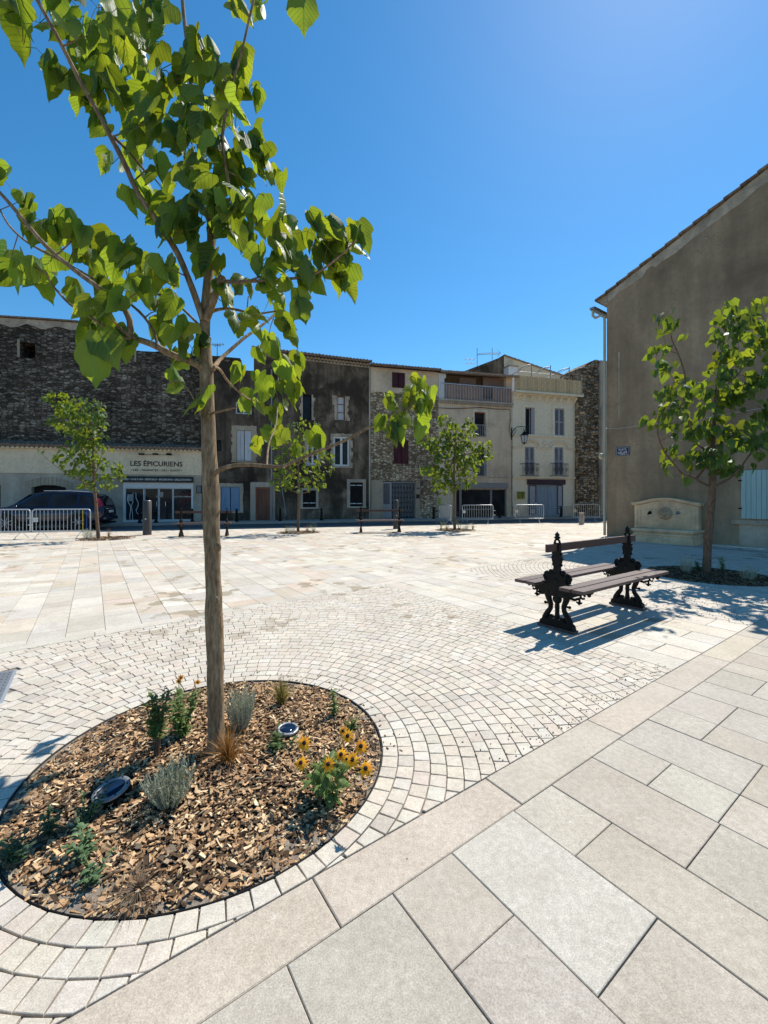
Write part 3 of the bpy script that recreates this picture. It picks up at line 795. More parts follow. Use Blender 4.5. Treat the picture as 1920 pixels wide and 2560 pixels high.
# ------------------------------------------------------------------ the shop
xa, xb = dimx(-420), dimx(504)
T = thing('shop_building', 'cream single storey shop with tiled eave and glazed sliding entrance', 'shop', FAC, xa, 0)
za, zb = ztp(-420, 1109), ztp(504, 1128)
op = R4(FAC, (308, 1207, 483, 1304)); op = (op[0], op[1], ZB + .02, op[3])
ar = R4(FAC, (79.6, 1213, 165.5, 1330)); ar = (ar[0], ar[1], ZB, ar[3] + .0)
lo_ = R4(FAC, (-40, 1212, 1.5, 1330)); lo_ = (lo_[0], lo_[1], ZB, lo_[3])
zmid = ztp(400, 1187)
b = MB(); wallgrid(b, xa, xb, ZB, lambda x: zmid, [op, ar, lo_], 0, .25); 
b.add([(xa, 0, ZB), (xa, 1, ZB), (xa, 1, zmid), (xa, 0, zmid), (xb, 0, ZB), (xb, 1, ZB), (xb, 1, zmid), (xb, 0, zmid)], [(0, 3, 2, 1), (4, 5, 6, 7)])
b.build('lower_wall', M['plaster_rough'], T)
b = MB(); ff = linf(xa, za, xb, zb); y = -.04
b.add([(xa, y, zmid), (xb, y, zmid), (xb, y, zb), (xa, y, za), (xa, .7, za + .3), (xb, .7, zb + .3), (xb, .7, zmid), (xa, .7, zmid)], [(0, 1, 2, 3), (3, 2, 5, 4), (1, 6, 5, 2), (0, 3, 4, 7), (7, 6, 1, 0)])
b.build('upper_wall', M['plaster_shop'], T)
genoise(T, xa, xb, za + .06, zb + .06, -.04, M['plaster_shop'], 1, .21, .08)
tiles(T, xa, xb + .05, za + .11, zb + .11, -.28, 1.0, .3, M['tile'])
# dark sheets standing for the unlit space behind the openings
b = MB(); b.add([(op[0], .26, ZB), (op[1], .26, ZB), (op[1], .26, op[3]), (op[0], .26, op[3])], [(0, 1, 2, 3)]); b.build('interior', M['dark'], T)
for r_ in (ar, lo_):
    b = MB(); b.add([(r_[0], .24, ZB), (r_[1], .24, ZB), (r_[1], .24, r_[3]), (r_[0], .24, r_[3])], [(0, 1, 2, 3)]); b.build('unlit_opening', M['dark'], T)
# flat arch over the opening
b = MB(); sx0, sx1 = ar[0] - .28, ar[1] + .28; n = 12; top = ar[3]
for i in range(n):
    u0, u1 = i / n, (i + 1) / n
    X0, X1 = sx0 + (sx1 - sx0) * u0, sx0 + (sx1 - sx0) * u1 - .012
    c0, c1 = .26 * math.sin(math.pi * u0), .26 * math.sin(math.pi * u1)
    l0 = max(0, min(1, (X0 - ar[0]) / (ar[1] - ar[0]))); l1 = max(0, min(1, (X1 - ar[0]) / (ar[1] - ar[0])))
    d0, d1 = .0 + .0 * l0, 0
    b.add([(X0, -.04, top - .13 + .15 * math.sin(math.pi * l0)), (X1, -.04, top - .13 + .15 * math.sin(math.pi * l1)), (X1, -.04, top + .18 + c1), (X0, -.04, top + .18 + c0),
           (X0, .05, top - .13 + .15 * math.sin(math.pi * l0)), (X1, .05, top - .13 + .15 * math.sin(math.pi * l1)), (X1, .05, top + .18 + c1), (X0, .05, top + .18 + c0)],
          [(0, 1, 2, 3), (4, 0, 3, 7), (1, 5, 6, 2), (3, 2, 6, 7), (5, 1, 0, 4)])
b.box(sx0, -.04, ZB, ar[0] - .002, .0, top - .14); b.box(ar[1] + .002, -.04, ZB, sx1, 0, top - .14)
b.build('arch_surround', M['stone_pier'], T)
# band sign and lettering
r = R4(FAC, (299, 1191.4, 483.4, 1205.4)); b = MB(); b.box(r[0], -.14, r[2], r[1], -.002, r[3]); sg = b.build('fascia_sign', M['black_panel'], T)
text('ÉPICERIE • CAVE À VIN • SPIRITUEUX • ÉPICERIE FINE • DÉGUSTATIONS •', (r[1] - r[0]) * .97, 'lettering', M['white_ink'], sg, (r[0] + r[1]) / 2, -.146, (r[2] + r[3]) / 2, height=.13, bold=.012)
r = R4(FAC, (322, 1144, 464, 1182)); b = MB(); b.box(r[0], -.055, r[2], r[1], -.042, r[3]); sg = b.build('name_panel', M['plaster_shop'], T)
r = R4(FAC, (326.7, 1150, 456.8, 1166)); text('LES ÉPICURIENS', r[1] - r[0], 'lettering', M['black_ink'], sg, (r[0] + r[1]) / 2, -.064, (r[2] + r[3]) / 2, bold=.018, height=(r[3] - r[2]) * .98)
r = R4(FAC, (328, 1172.5, 456, 1178)); text('• LES • NUANCES • DU • GOÛT •', r[1] - r[0], 'lettering', M['black_ink'], sg, (r[0] + r[1]) / 2, -.062, (r[2] + r[3]) / 2, bold=.015, height=.15)
b = MB(); r = R4(FAC, (350, 1136.5, 433, 1137.5)); b.tube([(r[0], -.16, r[2]), (r[1], -.16, r[2])], .012, 6)
b.tube([(r[0] + .9, -.16, r[2]), (r[0] + .9, -.03, r[2] + .1)], .01, 6); sr = b.build('lamp_rail', M['iron'], T)
for cx in (356, 390.5, 424):
    b = MB(); x, z = FAC.px(cx, 1136); b.box(x - .13, -.26, z - .04, x + .13, -.12, z + .04); b.build('spotlight', M['iron'], sr)
# entrance
rh = R4(FAC, (309, 1209, 482, 1220)); b = MB()
b.box(op[0], .0, rh[2], op[1], .1, op[3] - .004); b.box(op[0] + .003, .0, ZB + .02, op[0] + .09, .1, rh[2]); b.box(op[1] - .09, .0, ZB + .02, op[1] - .003, .1, rh[2]); b.box(op[0] + .09, .0, ZB + .02, op[1] - .09, .1, ZB + .09)
fr_ = b.build('entrance_frame', M['frame_white'], T)
cuts = [dimx(p) for p in (312, 360, 396.5, 432, 480)]
for i in range(4):
    x0, x1 = cuts[i] + .01, cuts[i + 1] - .01; z0, z1 = ZB + .1, rh[2] - .01; yy = .03 if i in (0, 3) else .06
    b = MB(); fw = .035
    b.box(x0, yy, z0, x0 + fw, yy + .04, z1); b.box(x1 - fw, yy, z0, x1, yy + .04, z1); b.box(x0 + fw, yy, z0, x1 - fw, yy + .04, z0 + fw); b.box(x0 + fw, yy, z1 - fw, x1 - fw, yy + .04, z1)
    dn = b.build('glass_door' if i in (1, 2) else 'shop_window', M['frame_white'], T)
    b = MB(); b.box(x0 + fw, yy + .015, z0 + fw, x1 - fw, yy + .025, z1 - fw); b.build('pane', M['glass'], dn)
    if i in (1, 2):
        b = MB(); hx = x1 - .09 if i == 1 else x0 + .09; 
        if i == 2: hx += .25
        b.tube([(hx, yy - .04, ZB + .9), (hx, yy - .04, ZB + 1.15)], .014, 6); b.build('handle', M['chrome'], dn)
    if i == 2:
        r = R4(FAC, (400, 1230, 407, 1243)); b = MB(); b.box(r[0], yy + .005, r[2], r[1], yy + .012, r[3]); b.build('notice', M['sidewalk'], dn)
        r = R4(FAC, (390, 1239, 405, 1243)); b = MB(); b.box(r[0], yy - .01, r[2], r[1], yy - .004, r[3]); b.build('notice', M['sidewalk'], dn)
    if i == 3:
        r = R4(FAC, (436, 1239, 478, 1243.5)); text('LES ÉPICURIENS', r[1] - r[0], 'lettering', M['white_ink'], dn, (r[0] + r[1]) / 2, yy + .008, (r[2] + r[3]) / 2, height=.09)
        for k in range(9):
            b = MB(); q = R4(FAC, (452 + RN.uniform(-4, 20), 1225 + RN.uniform(0, 38), 455, 1240)); b.box(q[0], yy + .004, q[3] - .25, q[0] + .12, yy + .01, q[3] - .02, (1.5, .7, .6)); b.build('display_item', M['shut_red'], dn)
    if i == 0:
        b = MB()
        C = lambda u, v: (lambda q: (q[0], .02, q[1]))(FAC.px(280 + u / 5.53, 1120 + v / 5.53))
        fork = [(222, 640), (210, 720), (228, 760), (255, 800), (252, 880), (243, 960), (250, 1000), (268, 1008), (284, 990), (280, 900), (266, 800), (290, 740), (286, 700), (290, 620), (330, 620), (330, 690), (362, 760), (358, 800), (332, 860), (345, 900), (380, 920), (410, 890)]
        b.tube([C(*p) for p in fork], .016, 5)
        for u in (222, 237, 252, 268): b.tube([C(u, 640), C(u + 5, 735)], .012, 5)
        b.build('painted_outline', M['white_ink'], dn)
r = R4(FAC, (490.7, 1214, 504, 1233)); b = MB(); b.box(r[0], -.03, r[2], r[1], -.002, r[3]); hp = b.build('hours_panel', M['black_panel'], T)
b = MB()
for k in range(6): b.box(r[0] + .04, -.036, r[3] - .08 - k * .06, r[0] + .25, -.031, r[3] - .065 - k * .06)
b.build('printed_lines', M['white_ink'], hp)

# ------------------------------------------------------------------ dark house with pale blue shutters
xa, xb = dimx(504) + .01, dimx(634)
T = thing('dark_house', 'narrow soot black house with pale blue shutters behind the big tree trunk', 'house', FAC, xa, 0)
ow = [R4(FAC, L) for L in ((592, 1076, 629, 1152), (553, 1217, 599, 1278), (540, 1100, 553, 1128), (589, 1005, 629, 1035))]
b = MB(); xm = dimx(601)
zt = lambda x: (ztp(520, 891) if x < xm - .001 else ztp(620, 926))
wallgrid(b, xa, xm, ZB, lambda x: ztp(560, 892), [o for o in ow if o[1] < xm] + [(ow[0][0], xm, ow[0][2], ow[0][3]), (ow[3][0], xm, ow[3][2], ow[3][3])], 0, .22)
wallgrid(b, xm, xb, ZB, lambda x: ztp(617, 926), [(xm, ow[0][1], ow[0][2], ow[0][3]), (xm, ow[3][1], ow[3][2], ow[3][3])], 0, .22)
shell(b, xa, xm, ZB, ztp(560, 892), ztp(560, 892), 0, .65); shell(b, xm, xb, ZB, ztp(617, 926), ztp(617, 926), 0, 5)
b.build('wall', M['plaster_dark2'], T)
b = MB(); b.add([(xa, .23, ZB), (xb, .23, ZB), (xb, .23, 8), (xa, .23, 8)], [(0, 1, 2, 3)]); b.build('interior', M['dark'], T)
shutters2(T, ow[0], .03, M['shut_white'], 5, bars=False); shutters2(T, ow[1], .03, M['shut_blue'], 5, bars=False)
surround(T, ow[0], 0, M['stone_pier'], .28, rag=.05, sill=True); surround(T, ow[1], 0, M['plaster_rough'], .2, rag=.03)
window(T, ow[3], .08, M['frame_white'], M['glass'], 2, 1); window(T, ow[2], .1, M['dark'], M['glass'], 1, 1)
b = MB(); z = ztp(600, 1202); b.box(xa, -.05, z - .04, xb, -.002, z + .06); b.build('string_course', M['plaster_dark2'], T)
b = MB(); z = ztp(520, 894)
for i in range(18): 
    x = xa + (xm - xa) * i / 18; b.box(x, -.02, z - .2 * RN.random(), x + .17, .6, z + .1 * RN.random())
b.build('ragged_top', M['rampart'], T)

# ------------------------------------------------------------------ big soot-stained house
xa, xb = dimx(634) + .01, dimx(926)
za, zb = ztp(634, 876), ztp(926, 910)
T = thing('soot_stained_house', 'wide soot stained three storey house with broken plaster around its windows', 'house', FAC, xa, 0)
OW = [R4(FAC, L) for L in ((757, 986, 779, 1050), (842, 990, 862, 1051), (833, 1091, 874, 1166), (767, 1093, 796, 1162), (757, 1226, 790, 1268), (875, 1206, 907, 1266), (639, 1218, 675, 1298))]
OW[6] = (OW[6][0], OW[6][1], ZB + .02, OW[6][3])
b = MB(); wallgrid(b, xa, xb, ZB, linf(xa, za, xb, zb), OW, 0, .25); shell(b, xa, xb, ZB, za, zb, 0, 7, za + 1.2); b.build('wall', M['plaster_dark'], T)
b = MB(); b.add([(xa + .1, .27, ZB), (xb - .1, .27, ZB), (xb - .1, .27, 10.2), (xa + .1, .27, 10.2)], [(0, 1, 2, 3)]); b.build('interior', M['dark'], T)
surround(T, OW[0], 0, M['plaster_pale'], .17, rag=.09, sill=False, top=False); surround(T, OW[1], 0, M['plaster_pale'], .22, rag=.11, sill=False, top=False)
surround(T, OW[2], 0, M['plaster_pale'], .16, rag=.09); surround(T, OW[3], 0, M['plaster_pale'], .14, rag=.05); surround(T, OW[5], 0, M['plaster_rough'], .2); surround(T, OW[4], 0, M['plaster_rough'], .15)
surround(T, OW[6], 0, M['plaster_rough'], .3, name='door_surround', sill=False)
window(T, OW[0], .15, M['dark'], M['glass'], 1, 1)
wi = window(T, OW[1], .1, M['frame_red'], M['shut_white'], 1, 3, .05); window(T, OW[2], .06, M['frame_white'], M['glass'], 2, 1, .12); window(T, OW[3], .06, M['frame_white'], M['glass'], 2, 1, .1)
for k in (4, 5):
    sh_ = shutter(T, OW[k][0] + .02, OW[k][1] - .02, OW[k][2] + .02, OW[k][3] - .02, .08, M['dark'], 6, bars=False)
    o_ = OW[k]
    for f in (.12, .88) if k == 5 else (.25,):
        z = o_[2] + (o_[3] - o_[2]) * f
        for (xa_, xb_) in ((o_[0] + .03, (o_[0] + o_[1]) / 2 - .03), ((o_[0] + o_[1]) / 2 + .03, o_[1] - .03)):
            b = MB(); b.box(xa_, .06, z - .025, xb_, .078, z + .025); b.build('hinge', M['frame_white'], sh_)
b = MB(); o_ = OW[6]; b.box(o_[0] + .005, .05, o_[2], o_[0] + .09, .12, o_[3] - .005); b.box(o_[1] - .09, .05, o_[2], o_[1] - .005, .12, o_[3] - .005); b.box(o_[0] + .09, .05, o_[3] - .1, o_[1] - .09, .12, o_[3] - .005)
dr = b.build('door_frame', M['frame_red'], T); b = MB(); b.box(o_[0] + .09, .08, o_[2], o_[1] - .09, .11, o_[3] - .1); b.build('door', M['door_brown'], T)
b = MB(); z = ztp(800, 1190); b.box(xa, -.04, z - .03, xb - .35, -.002, z + .03); b.build('string_course', M['plaster_dark'], T)
genoise(T, xa, xb, za + .0, zb + .0, 0, M['plaster_rough'], 2, .22, .08)
tiles(T, xa - .1, xb + .02, za + .04, zb + .04, -.45, 7, 1.5, M['tile'])
x, _ = FAC.px(679, 1200); b = MB(); b.tube([(x, -.07, ZB), (x, -.07, 9.2)], .05, 8); b.build('downpipe', M['zinc'], T)
x, _ = FAC.px(923.5, 1200); b = MB(); b.tube([(x, -.07, ZB), (x, -.07, ztp(924, 920))], .055, 8)
b.build('downpipe', M['plaster_rough'], T)
b = MB(); p0 = FAC.px(704, 1215); p1 = FAC.px(715, 1288); b.tube([(p0[0], -.12, p0[1]), (p1[0], -.45, p1[1])], .03, 6); T2 = thing('leaning_pole', 'grey pole leaning against the soot stained house', 'pole', FAC, p0[0], -.2); b.build('pole', M['zinc'], T2)

# ------------------------------------------------------------------ stone house with burgundy shutters
xa, xb = dimx(926) + .01, dimx(1096)
za, zb = ztp(926, 917), ztp(1096, 931)
T = thing('stone_house', 'rubble stone house with burgundy shutters and a folding grille', 'house', FAC, xa, 0)
OW = [R4(FAC, L) for L in ((981, 932, 1010, 970), (984, 1101, 1021, 1159), (956, 1203, 1037, 1292))]; OW[2] = (OW[2][0], OW[2][1], ZB + .02, OW[2][3])
zs = ztp(1010, 984)
b = MB(); wallgrid(b, xa, xb, zs, linf(xa, za, xb, zb), [OW[0]], -.03, .25); b.add([(xa, -.03, zs), (xb, -.03, zs), (xb, .01, zs), (xa, .01, zs)], [(3, 2, 1, 0)]); b.build('upper_wall', M['plaster_pink'], T)
b = MB(); wallgrid(b, xa, xb, ZB, lambda x: zs, OW[1:], 0, .3); shell(b, xa, xb, ZB, za, zb, .005, 7, za + 1.2); b.build('lower_wall', M['rubble'], T)
b = MB(); b.add([(xa + .1, .32, ZB), (xb - .1, .32, ZB), (xb - .1, .32, 9.8), (xa + .1, .32, 9.8)], [(0, 1, 2, 3)]); b.build('interior', M['dark'], T)
o_ = OW[0]; shutters2(T, (o_[0] - .05, o_[1] + .05, o_[2], o_[3]), -.08, M['shut_red'], 4, hmat=M['shut_red']); shutters2(T, OW[1], -.04, M['shut_red'], 5, hmat=M['shut_red'])
for L, nm in (((927, 1201, 955.5, 1294), 'rendered_pier'), ((1037.5, 1201, 1049, 1294), 'rendered_pier')):
    r = R4(FAC, L); b = MB(); b.box(r[0], -.12, ZB, r[1], -.003, r[3]); b.build(nm, M['stone_pier'], T)
r = R4(FAC, (1039, 1236, 1047, 1246)); b = MB(); b.box(r[0], -.17, r[2], r[1], -.122, r[3]); b.build('letterbox', M['black_panel'], T)
r = R4(FAC, (1040.5, 1219, 1046, 1223)); b = MB(); b.box(r[0], -.14, r[2], r[1], -.122, r[3]); b.build('number_plate', M['navy'], T)
o_ = OW[2]; xm = dimx(979); b = MB()
b.box(o_[0] + .01, .05, o_[2], o_[0] + .08, .1, o_[3] - .05); b.box(xm - .09, .05, o_[2], xm, .1, o_[3] - .05); b.box(o_[0] + .08, .05, o_[3] - .14, xm - .09, .1, o_[3] - .05)
zz = ztp(960, 1262)
n = 6
for i in range(n): 
    x = o_[0] + .08 + (xm - .17 - o_[0]) * (i + .5) / n; b.box(x - .03, .06, o_[2], x + .03, .09, zz); b.box(x - .012, .06, zz, x + .012, .09, o_[3] - .14)
b.box(o_[0] + .08, .055, zz - .04, xm - .09, .095, zz + .03)
b.build('barred_door', M['shut_grey'], T)
b = MB(); n = 15; x0, x1, z0, z1 = xm + .02, o_[1] - .02, o_[2] + .05, o_[3] - .1
for i in range(n + 1):
    x = x0 + (x1 - x0) * i / n; b.box(x - .014, .02, z0, x + .014, .045, z1)
for i in range(n):
    xA = x0 + (x1 - x0) * i / n; xB = x0 + (x1 - x0) * (i + 1) / n
    for j in range(7):
        zA = z0 + (z1 - z0) * j / 7; zB_ = z0 + (z1 - z0) * (j + 1) / 7
        b.tube([(xA, .015, zA), (xB, .015, zB_)] if (i + j) % 2 else [(xA, .015, zB_), (xB, .015, zA)], .009, 4, False)
b.box(x0 - .02, 0, z1, x1, .07, z1 + .06); b.build('folding_grille', M['zinc'], T)
tiles(T, xa - .02, xb + .02, za + .05, zb + .05, -.5, 7, 1.5, M['tile'])

# ------------------------------------------------------------------ beige house with loggia
xa, xb = dimx(1096) + .01, dimx(1281)
T = thing('loggia_house', 'beige house with reed screened loggia and a dark shopfront', 'house', FAC, xa, 0)
zf = ztp(1190, 1003)
OW = [R4(FAC, L) for L in ((1186, 1030, 1214, 1092), (1186, 1121, 1215, 1191), (1140, 1222, 1267, 1292))]; OW[2] = (OW[2][0], OW[2][1], ZB + .02, OW[2][3])
b = MB(); wallgrid(b, xa, xb, ZB, lambda x: zf, OW, 0, .25); shell(b, xa, xb, ZB, zf, zf, 0, 7); b.build('wall', M['plaster_pink'], T)
b = MB(); b.add([(xa + .1, .27, ZB), (xb - .1, .27, ZB), (xb - .1, .27, 7.8), (xa + .1, .27, 7.8)], [(0, 1, 2, 3)]); b.build('interior', M['dark'], T)
zr0, zr1 = ztp(1096, 933), ztp(1281, 945)
b = MB(); b.add([(xa, 1.6, zf), (xb, 1.6, zf), (xb, 1.6, zr1 + .5), (xa, 1.6, zr0 + .5)], [(0, 1, 2, 3)]); b.box(xb - .5, 0, zf, xb - .003, 1.6, zr1 + .02); b.build('loggia_wall', M['plaster_pink'], T)
b = MB(); x1 = dimx(1110); b.box(xa, -.06, zf, x1, .5, ztp(1100, 945)); b.box(xa - .03, -.1, ztp(1100, 945), x1 + .1, .52, ztp(1100, 934)); b.build('pilaster', M['frame_white'], T)
zp = ztp(1190, 966); b = MB(); n = 26
for i in range(n + 1):
    x = dimx(1100) + (xb - .1 - dimx(1100)) * i / n; b.tube([(x, -.09, zf + .02), (x, -.09, zp)], .013, 5)
b.box(dimx(1100), -.12, zp, xb - .05, -.06, zp + .05); rl = b.build('balcony_rail', M['galva'], T)
b = MB(); n = 150; x0 = dimx(1101)
for i in range(n):
    x = x0 + (xb - .1 - x0) * i / n
    gp = .58 < i / n < .72
    b.box(x, -.055, zf + .02, x + .035, -.04, zf + .12 + RN.uniform(0, .1) if gp else zp - .02 + RN.uniform(-.05, .08), (1, 1, 1) if RN.random() < .6 else (1.25, 1.2, 1.1))
b.build('reed_screen', M['reed_mauve'], T)
for (pa, pb) in ((1149, 1190), (1208, 1275)):
    b = MB(); r = R4(FAC, (pa, 945, pb, 1000), .3); n = 26
    for i in range(n): x = r[0] + (r[1] - r[0]) * i / n; b.box(x, .3, zf, x + (r[1] - r[0]) / n * .8, .32, r[3] + RN.uniform(-.05, .05))
    b.build('reed_curtain', M['reed_mauve'], T)
b = MB(); n = 40
b.box(xa - .02, -.2, zf - .12, xb - .02, -.001, zf)
for i in range(n): x = xa + (xb - xa) * i / n; b.box(x, -.15, zf - .28, x + .09, -.001, zf - .125)
b.build('balcony_edge', M['plaster_rough'], T)
for k in (0, 1):
    o_ = OW[k]; window(T, o_, .14, M['frame_red'] if k == 0 else M['shut_grey'], M['glass'], 1, 1, .06); surround(T, o_, 0, M['plaster_cream'], .16, top=True, sill=False)
    b = MB(); zz = o_[2] + (o_[3] - o_[2]) * .46
    for i in range(7): x = o_[0] + (o_[1] - o_[0]) * i / 6; b.box(x - .012, -.12, o_[2], x + .012, -.1, zz)
    b.box(o_[0] - .02, -.13, zz, o_[1] + .02, -.09, zz + .03); b.box(o_[0] - .02, -.13, o_[2], o_[1] + .02, -.09, o_[2] + .03); b.build('window_rail', M['shut_grey'], T)
r = R4(FAC, (1140, 1207, 1269, 1221)); b = MB(); b.box(r[0], -.08, r[2], r[1], -.002, r[3]); b.build('shop_fascia', M['zinc'], T)
o_ = OW[2]; cuts = [dimx(p) for p in (1140, 1153, 1230, 1267)]
for i in range(3):
    window(T, (cuts[i], cuts[i + 1] - .01, o_[2] + (.5 if i == 1 else 0), o_[3]), .1, M['zinc'], M['glass'], 1, 1, .07, name='shop_window')
b = MB(); b.box(cuts[1], .08, o_[2], cuts[2], .2, o_[2] + .5); b.build('stall_riser', M['black_panel'], T)
b = MB(); z = ztp(1250, 1194.5); b.box(dimx(1222), -.02, z, xb - .2, -.003, z + .03); b.build('conduit', M['zinc'], T)
tiles(T, xa - .02, dimx(1289), zr0 + .02, zr1 + .0, -.5, 7, 1.5, M['tile_pale'])
b = MB(); r = R4(FAC, (1097, 1244, 1100, 1265)); b.box(r[0], -.02, r[2], r[1] + .05, -.003, r[3], (1.2, 1.9, .5)); b.build('painted_post', M['olive'], T)

# ------------------------------------------------------------------ ornate cream house
xa, xb = dimx(1281) + .01, dimx(1441)
T = thing('ornate_house', 'cream three storey house with arched mouldings and grey louvred shutters', 'house', FAC, xa, 0)
zc = ztp(1360, 986)
OW = [R4(FAC, L) for L in ((1311.5, 1019, 1336, 1088), (1386, 1021, 1410.6, 1089), (1312, 1117, 1336, 1188), (1386, 1118, 1408.5, 1188), (1319, 1199, 1408, 1286))]; OW[4] = (OW[4][0], OW[4][1], ZB + .02, OW[4][3])
b = MB(); wallgrid(b, xa, xb, ZB, lambda x: zc, OW, 0, .25); shell(b, xa, xb, ZB, zc, zc, 0, 7); b.build('wall', M['plaster_ornate'], T)
b = MB(); b.add([(xa + .1, .27, ZB), (xb - .1, .27, ZB), (xb - .1, .27, 8), (xa + .1, .27, 8)], [(0, 1, 2, 3)]); b.build('interior', M['dark'], T)
b = MB(); z0 = ztp(1360, 1008); b.box(xa, -.05, z0, xb, -.002, z0 + .07); b.box(xa, -.18, zc - .18, xb + .05, -.002, zc - .08); b.box(xa - .02, -.42, zc - .08, xb + .3, .3, zc + .06)
n = 9
for i in range(n):
    x = xa + .2 + (xb - xa - .5) * i / (n - 1); b.prism([(-.02, z0 + .09), (-.12, z0 + .2), (-.3, zc - .2), (-.3, zc - .18), (-.002, zc - .18), (-.002, z0 + .09)], x, x + .14, axis='x')
b.build('cornice', M['plaster_ornate'], T)
b = MB()
for z, pr in ((ztp(1360, 1090), .09), (ztp(1360, 1193), .12)): b.box(xa, -pr, z - .07, xb + .04, -.002, z + .06); b.box(xa, -pr * .5, z - .14, xb + .02, -.003, z - .075)
za_ = ztp(1360, 1121)
def archline(cx, half, z0, rise, y, r_, n=14):
    pts = []
    for i in range(n + 1):
        t = math.pi * i / n; pts.append((cx - half * math.cos(t) * 1.0, y, z0 + rise * (math.sin(t) ** .6)))
    return pts
cs = [(OW[2][0] + OW[2][1]) / 2, (OW[3][0] + OW[3][1]) / 2]
pts = [(xa, -.05, za_)]
for c_ in cs: pts += archline(c_, .78, za_, ztp(1360, 1101) - za_, -.05, .04)
pts += [(xb, -.05, za_)]
b.tube(pts, .05, 6, smooth=False)
for c_ in cs: b.tube(archline(c_, .62, za_ - .05, ztp(1360, 1105) - za_, -.03, .03), .025, 5)
b.build('moulding', M['plaster_ornate'], T)
b = MB(); x, z = FAC.px(1362, 1108.5); b.lathe([(.001, 0), (.2, 0), (.17, -.05), (.06, -.05), (.001, -.08)][::-1], (x, -.002, z), 12, axis='y')
for k in range(6): b.ball((x + .12 * math.cos(k * 1.05), -.05, z + .12 * math.sin(k * 1.05)), .045, 6)
b.build('rosette', M['plaster_ornate'], T)
for k in (0, 1): surround(T, OW[k], 0, M['plaster_ornate'], .2, sill=False, pr=.05)
for k in (0, 1, 2, 3):
    o_ = OW[k]
    if k == 0:
        window(T, (o_[0] + .1, o_[1] - .25, o_[2], o_[3]), .12, M['shut_grey'], M['glass'], 1, 1, .06); shutter(T, o_[1] - .26, o_[1] - .01, o_[2] + .01, o_[3] - .01, .0, M['shut_grey'], 2, bars=False)
        shutter(T, o_[0] + .01, o_[0] + .1, o_[2] + .01, o_[3] - .01, .0, M['shut_grey'], 1, bars=False)
    else:
        for (p0, p1) in ((o_[0], (o_[0] + o_[1]) / 2), ((o_[0] + o_[1]) / 2, o_[1])):
            b = MB(); b.box(p0 + .01, .02, o_[2], p0 + .07, .06, o_[3] - .01); b.box(p1 - .07, .02, o_[2], p1 - .01, .06, o_[3] - .01)
            for z in (o_[2], o_[2] + (o_[3] - o_[2]) * .48, o_[3] - .09): b.box(p0 + .07, .02, z, p1 - .07, .06, z + .08)
            zz = o_[2] + .1
            while zz < o_[3] - .1: b.add([(p0 + .07, .03, zz), (p1 - .07, .03, zz), (p1 - .07, .055, zz + .045), (p0 + .07, .055, zz + .045)], [(0, 1, 2, 3)], (.62, .62, .62)); zz += .05
            b.build('louvred_shutter', M['shut_grey'], T)
for k, (pa, pb) in ((2, (1305, 1347)), (3, (1380, 1420))):
    x0, x1 = dimx(pa, -.25), dimx(pb, -.25); zt_, zb_ = ztp((pa + pb) / 2, 1160, -.25), ztp((pa + pb) / 2, 1190, -.25)
    b = MB(); b.box(x0, -.3, zt_, x1, -.26, zt_ + .035); b.box(x0, -.3, zb_, x1, -.26, zb_ + .03)
    n = 12
    for i in range(n + 1): x = x0 + .01 + (x1 - x0 - .02) * i / n; b.tube([(x, -.28, zb_), (x, -.28, zt_)], .011, 5)
    for i in range(4):
        cx = x0 + (x1 - x0) * (i + .5) / 4; cz = (zt_ + zb_) / 2
        b.tube([(cx + .1 * math.cos(t) * (1 - t / 9), -.29, cz + .2 * math.sin(t) * (1 - t / 9)) for t in [q * .7 for q in range(11)]], .014, 5)
    for x in (x0 + .02, x1 - .02): b.box(x - .012, -.28, zb_, x + .012, -.002, zb_ + .03); b.box(x - .012, -.28, zt_, x + .012, -.002, zt_ + .03)
    b.build('balconet', M['iron'], T)
o_ = OW[4]; b = MB(); z1 = ztp(1360, 1211.5); b.box(o_[0] - .06, -.14, z1, o_[1] + .1, .1, o_[3]); b.build('shopfront_fascia', M['maroon'], T)
xs = [dimx(p) for p in (1319, 1322, 1340, 1343, 1391, 1393, 1406, 1408)]
b = MB(); b.box(o_[0], .02, ZB + .03, o_[1], .08, z1 - .01); sf_ = b.build('shopfront_frame', M['wood_blue'], T)
shutters2(T, (xs[3], xs[4], ZB + .05, ztp(1360, 1215)), -.01, M['wood_blue'], 4, name='wooden_leaf', bars=False)
for (pa, pb) in ((1323, 1338.5), (1394, 1405)):
    r = R4(FAC, (pa, 1214, pb, 1266)); b = MB(); b.box(r[0], -.02, r[2], r[1], .018, r[3]); b.box(r[0], -.02, ZB + .2, r[1], .018, r[2] - .15); pn = b.build('side_panel', M['shut_grey'], T)
    b = MB()
    for (x0, x1, z0, z1_) in ((r[0], r[1], r[2], r[3]), (r[0], r[1], ZB + .2, r[2] - .15)):
        for q in ((x0 - .03, z0 - .03, x0 + .02, z1_ + .03), (x1 - .02, z0 - .03, x1 + .03, z1_ + .03), (x0 + .02, z0 - .03, x1 - .02, z0 + .02), (x0 + .02, z1_ - .02, x1 - .02, z1_ + .03)): b.box(q[0], -.035, q[1], q[2], -.022, q[3])
    b.build('panel_border', M['navy'], pn)
b = MB(); b.box(xa, -.05, ZB, o_[0] - .07, -.002, ZB + .75); b.box(o_[1] + .1, -.05, ZB, xb, -.002, ZB + .75); b.build('plinth', M['plaster_pink'], T)
r = R4(FAC, (1293, 1229, 1308, 1247)); b = MB(); b.box(r[0], -.2, r[2], r[1], -.002, r[3] - .05); b.box(r[0] - .02, -.22, r[3] - .05, r[1] + .02, -.002, r[3])
